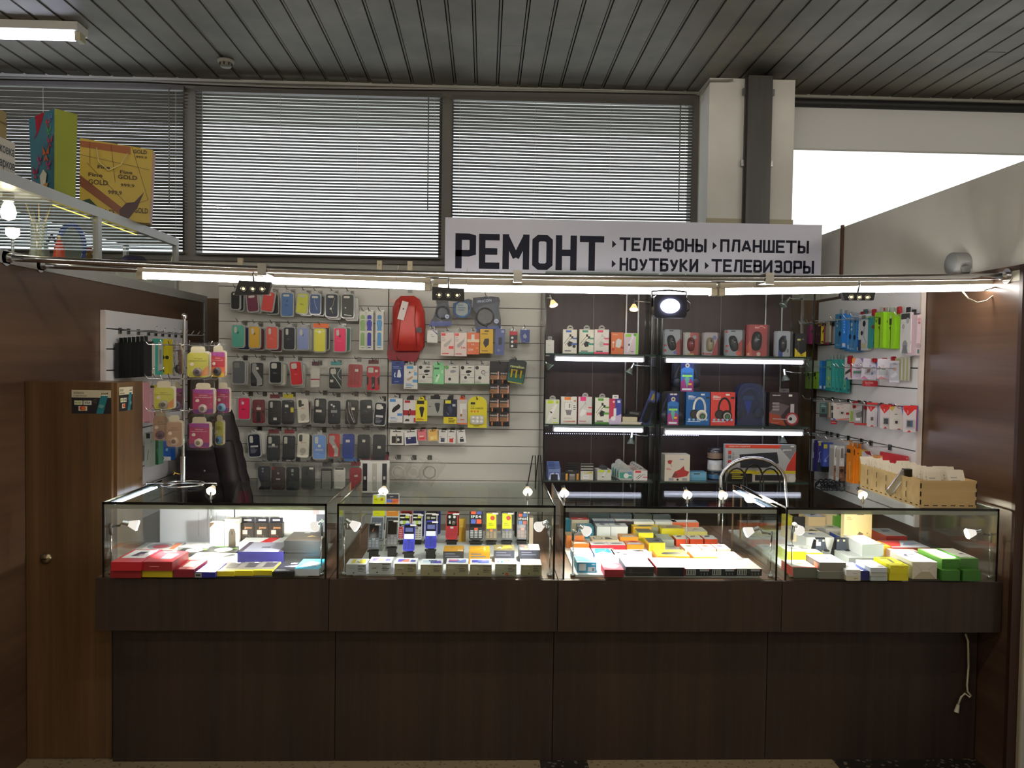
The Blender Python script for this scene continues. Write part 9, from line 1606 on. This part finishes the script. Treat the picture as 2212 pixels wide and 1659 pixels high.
stand('bright picture carton standing open behind the stands',1225,360,1690,775,3.40,0.03,(246,222,160),[('p',[(.2,.05),(.55,.5),(.7,.45),(.62,.2),(.4,.05)],(120,90,70)),('p',[(.35,.2),(.5,.45),(.58,.4),(.45,.15)],(170,140,100)),('c',.2,.12,.008,(190,120,80)),('c',.84,.46,.004,(206,170,110)),('r',.45,.94,.7,.97,(140,120,90)),('rows',.1,.8,.3,.9,2,(226,170,110))],f=f19,z0=ZT,group=K4)
L4('yellow box half hidden behind the silver speaker boxes',f19,1690,1990,905,0.045,0.10,(226,180,30),(240,206,50),[('p',[(.5,.3),(.9,.6),(.95,.3)],(90,60,50))],up=0.006)
z,_ = L4('orange-red box with a grey picture, right side of the case',f20,110,450,738,0.05,0.16,(186,36,30),(176,182,190),[('r',.1,.0,.5,.2,(220,180,170)),('p',[(.3,.5),(.7,.6),(.8,.8),(.4,.85)],(110,116,130))],up=0.012,side=(214,70,30))
L4('red and blue-grey drive box in front of the orange-red one',f20,205,832,925,0.045,0.13,(206,60,50),(190,200,220),[('p',[(0,1),(.6,1),(.3,.2),(0,.1)],(196,50,48)),('p',[(.4,.3),(.6,.7),(.9,.5),(.6,.3)],(110,130,170)),('rows',.1,.8,.35,.92,2,(226,190,190))],up=0.004,side=(226,100,50))
L4('pale pink and white box in front of the drive box',f20,218,640,990,0.035,0.12,(214,180,170),(230,226,236),[('p',[(.3,.5),(.6,.7),(.7,.5),(.4,.35)],(110,100,140)),('p',[(.7,.5),(.9,.6),(.85,.4)],(200,180,170))],up=0.008)
L4('white box with a black slot, top of the back pair',f19,655,935,430,0.055,0.12,(226,196,150),(190,196,206),[('p',[(.3,.3),(.7,.5),(.8,.8),(.5,.7)],(90,100,120))],[('r',.2,.36,.75,.42,(60,50,46))],up=0.03)
L4('white box with red lettering and a dark oval, back of the case',f19,935,1112,385,0.050,0.12,(226,200,160),(240,232,226),[('rows',.1,.2,.6,.5,2,(220,60,60))],[('p',[(.02,.2),(.2,.32),(.5,.3),(.6,.2),(.3,.12)],(110,90,70))],up=0.045)
L4('grey box under the white ones at the back',f19,620,930,610,0.022,0.10,(150,150,150),(190,186,180),up=0.02)
L4('white box with a grey disc picture, middle of the case',f19,935,1200,620,0.034,0.10,(214,206,190),(206,206,200),[('p',[(.2,.4),(.5,.6),(.8,.5),(.6,.3)],(110,100,90))],up=0.01)
L4('blue-sided white box, middle of the case',f19,1150,1280,745,0.030,0.10,(50,80,160),(214,206,196),[('p',[(.2,.4),(.6,.6),(.8,.4)],(120,110,100))],up=0.012,side=(50,80,160))
L4('white box picturing a blue coil',f19,615,1070,760,0.040,0.12,(226,224,220),(232,230,226),[('c',.45,.6,.018,(90,110,170)),('c',.5,.55,.010,(190,196,220))],up=0.006)
L4('white box with a green-black stripe behind the left spotlight',f19,380,860,665,0.034,0.13,(232,214,180),(236,222,196),[('p',[(.6,.1),(.8,.4),(.95,.1)],(50,56,50)),('r',.4,.5,.7,.6,(150,200,160))],up=0.014)
L4('green box at the very back of the case',f19,1085,1215,420,0.04,0.08,(90,150,50),(120,180,70),up=0.05)
L4('yellow box end at the back left of the case',f19,340,450,440,0.04,0.10,(220,206,60),(236,226,70),up=0.03)
stand('black easel back at the rear left of the case',415,435,600,525,3.60,0.02,(30,26,34),None,f=f19,z0=ZT,group=K4)
# ------------------------------------------------------------------ check that labels point to one thing each
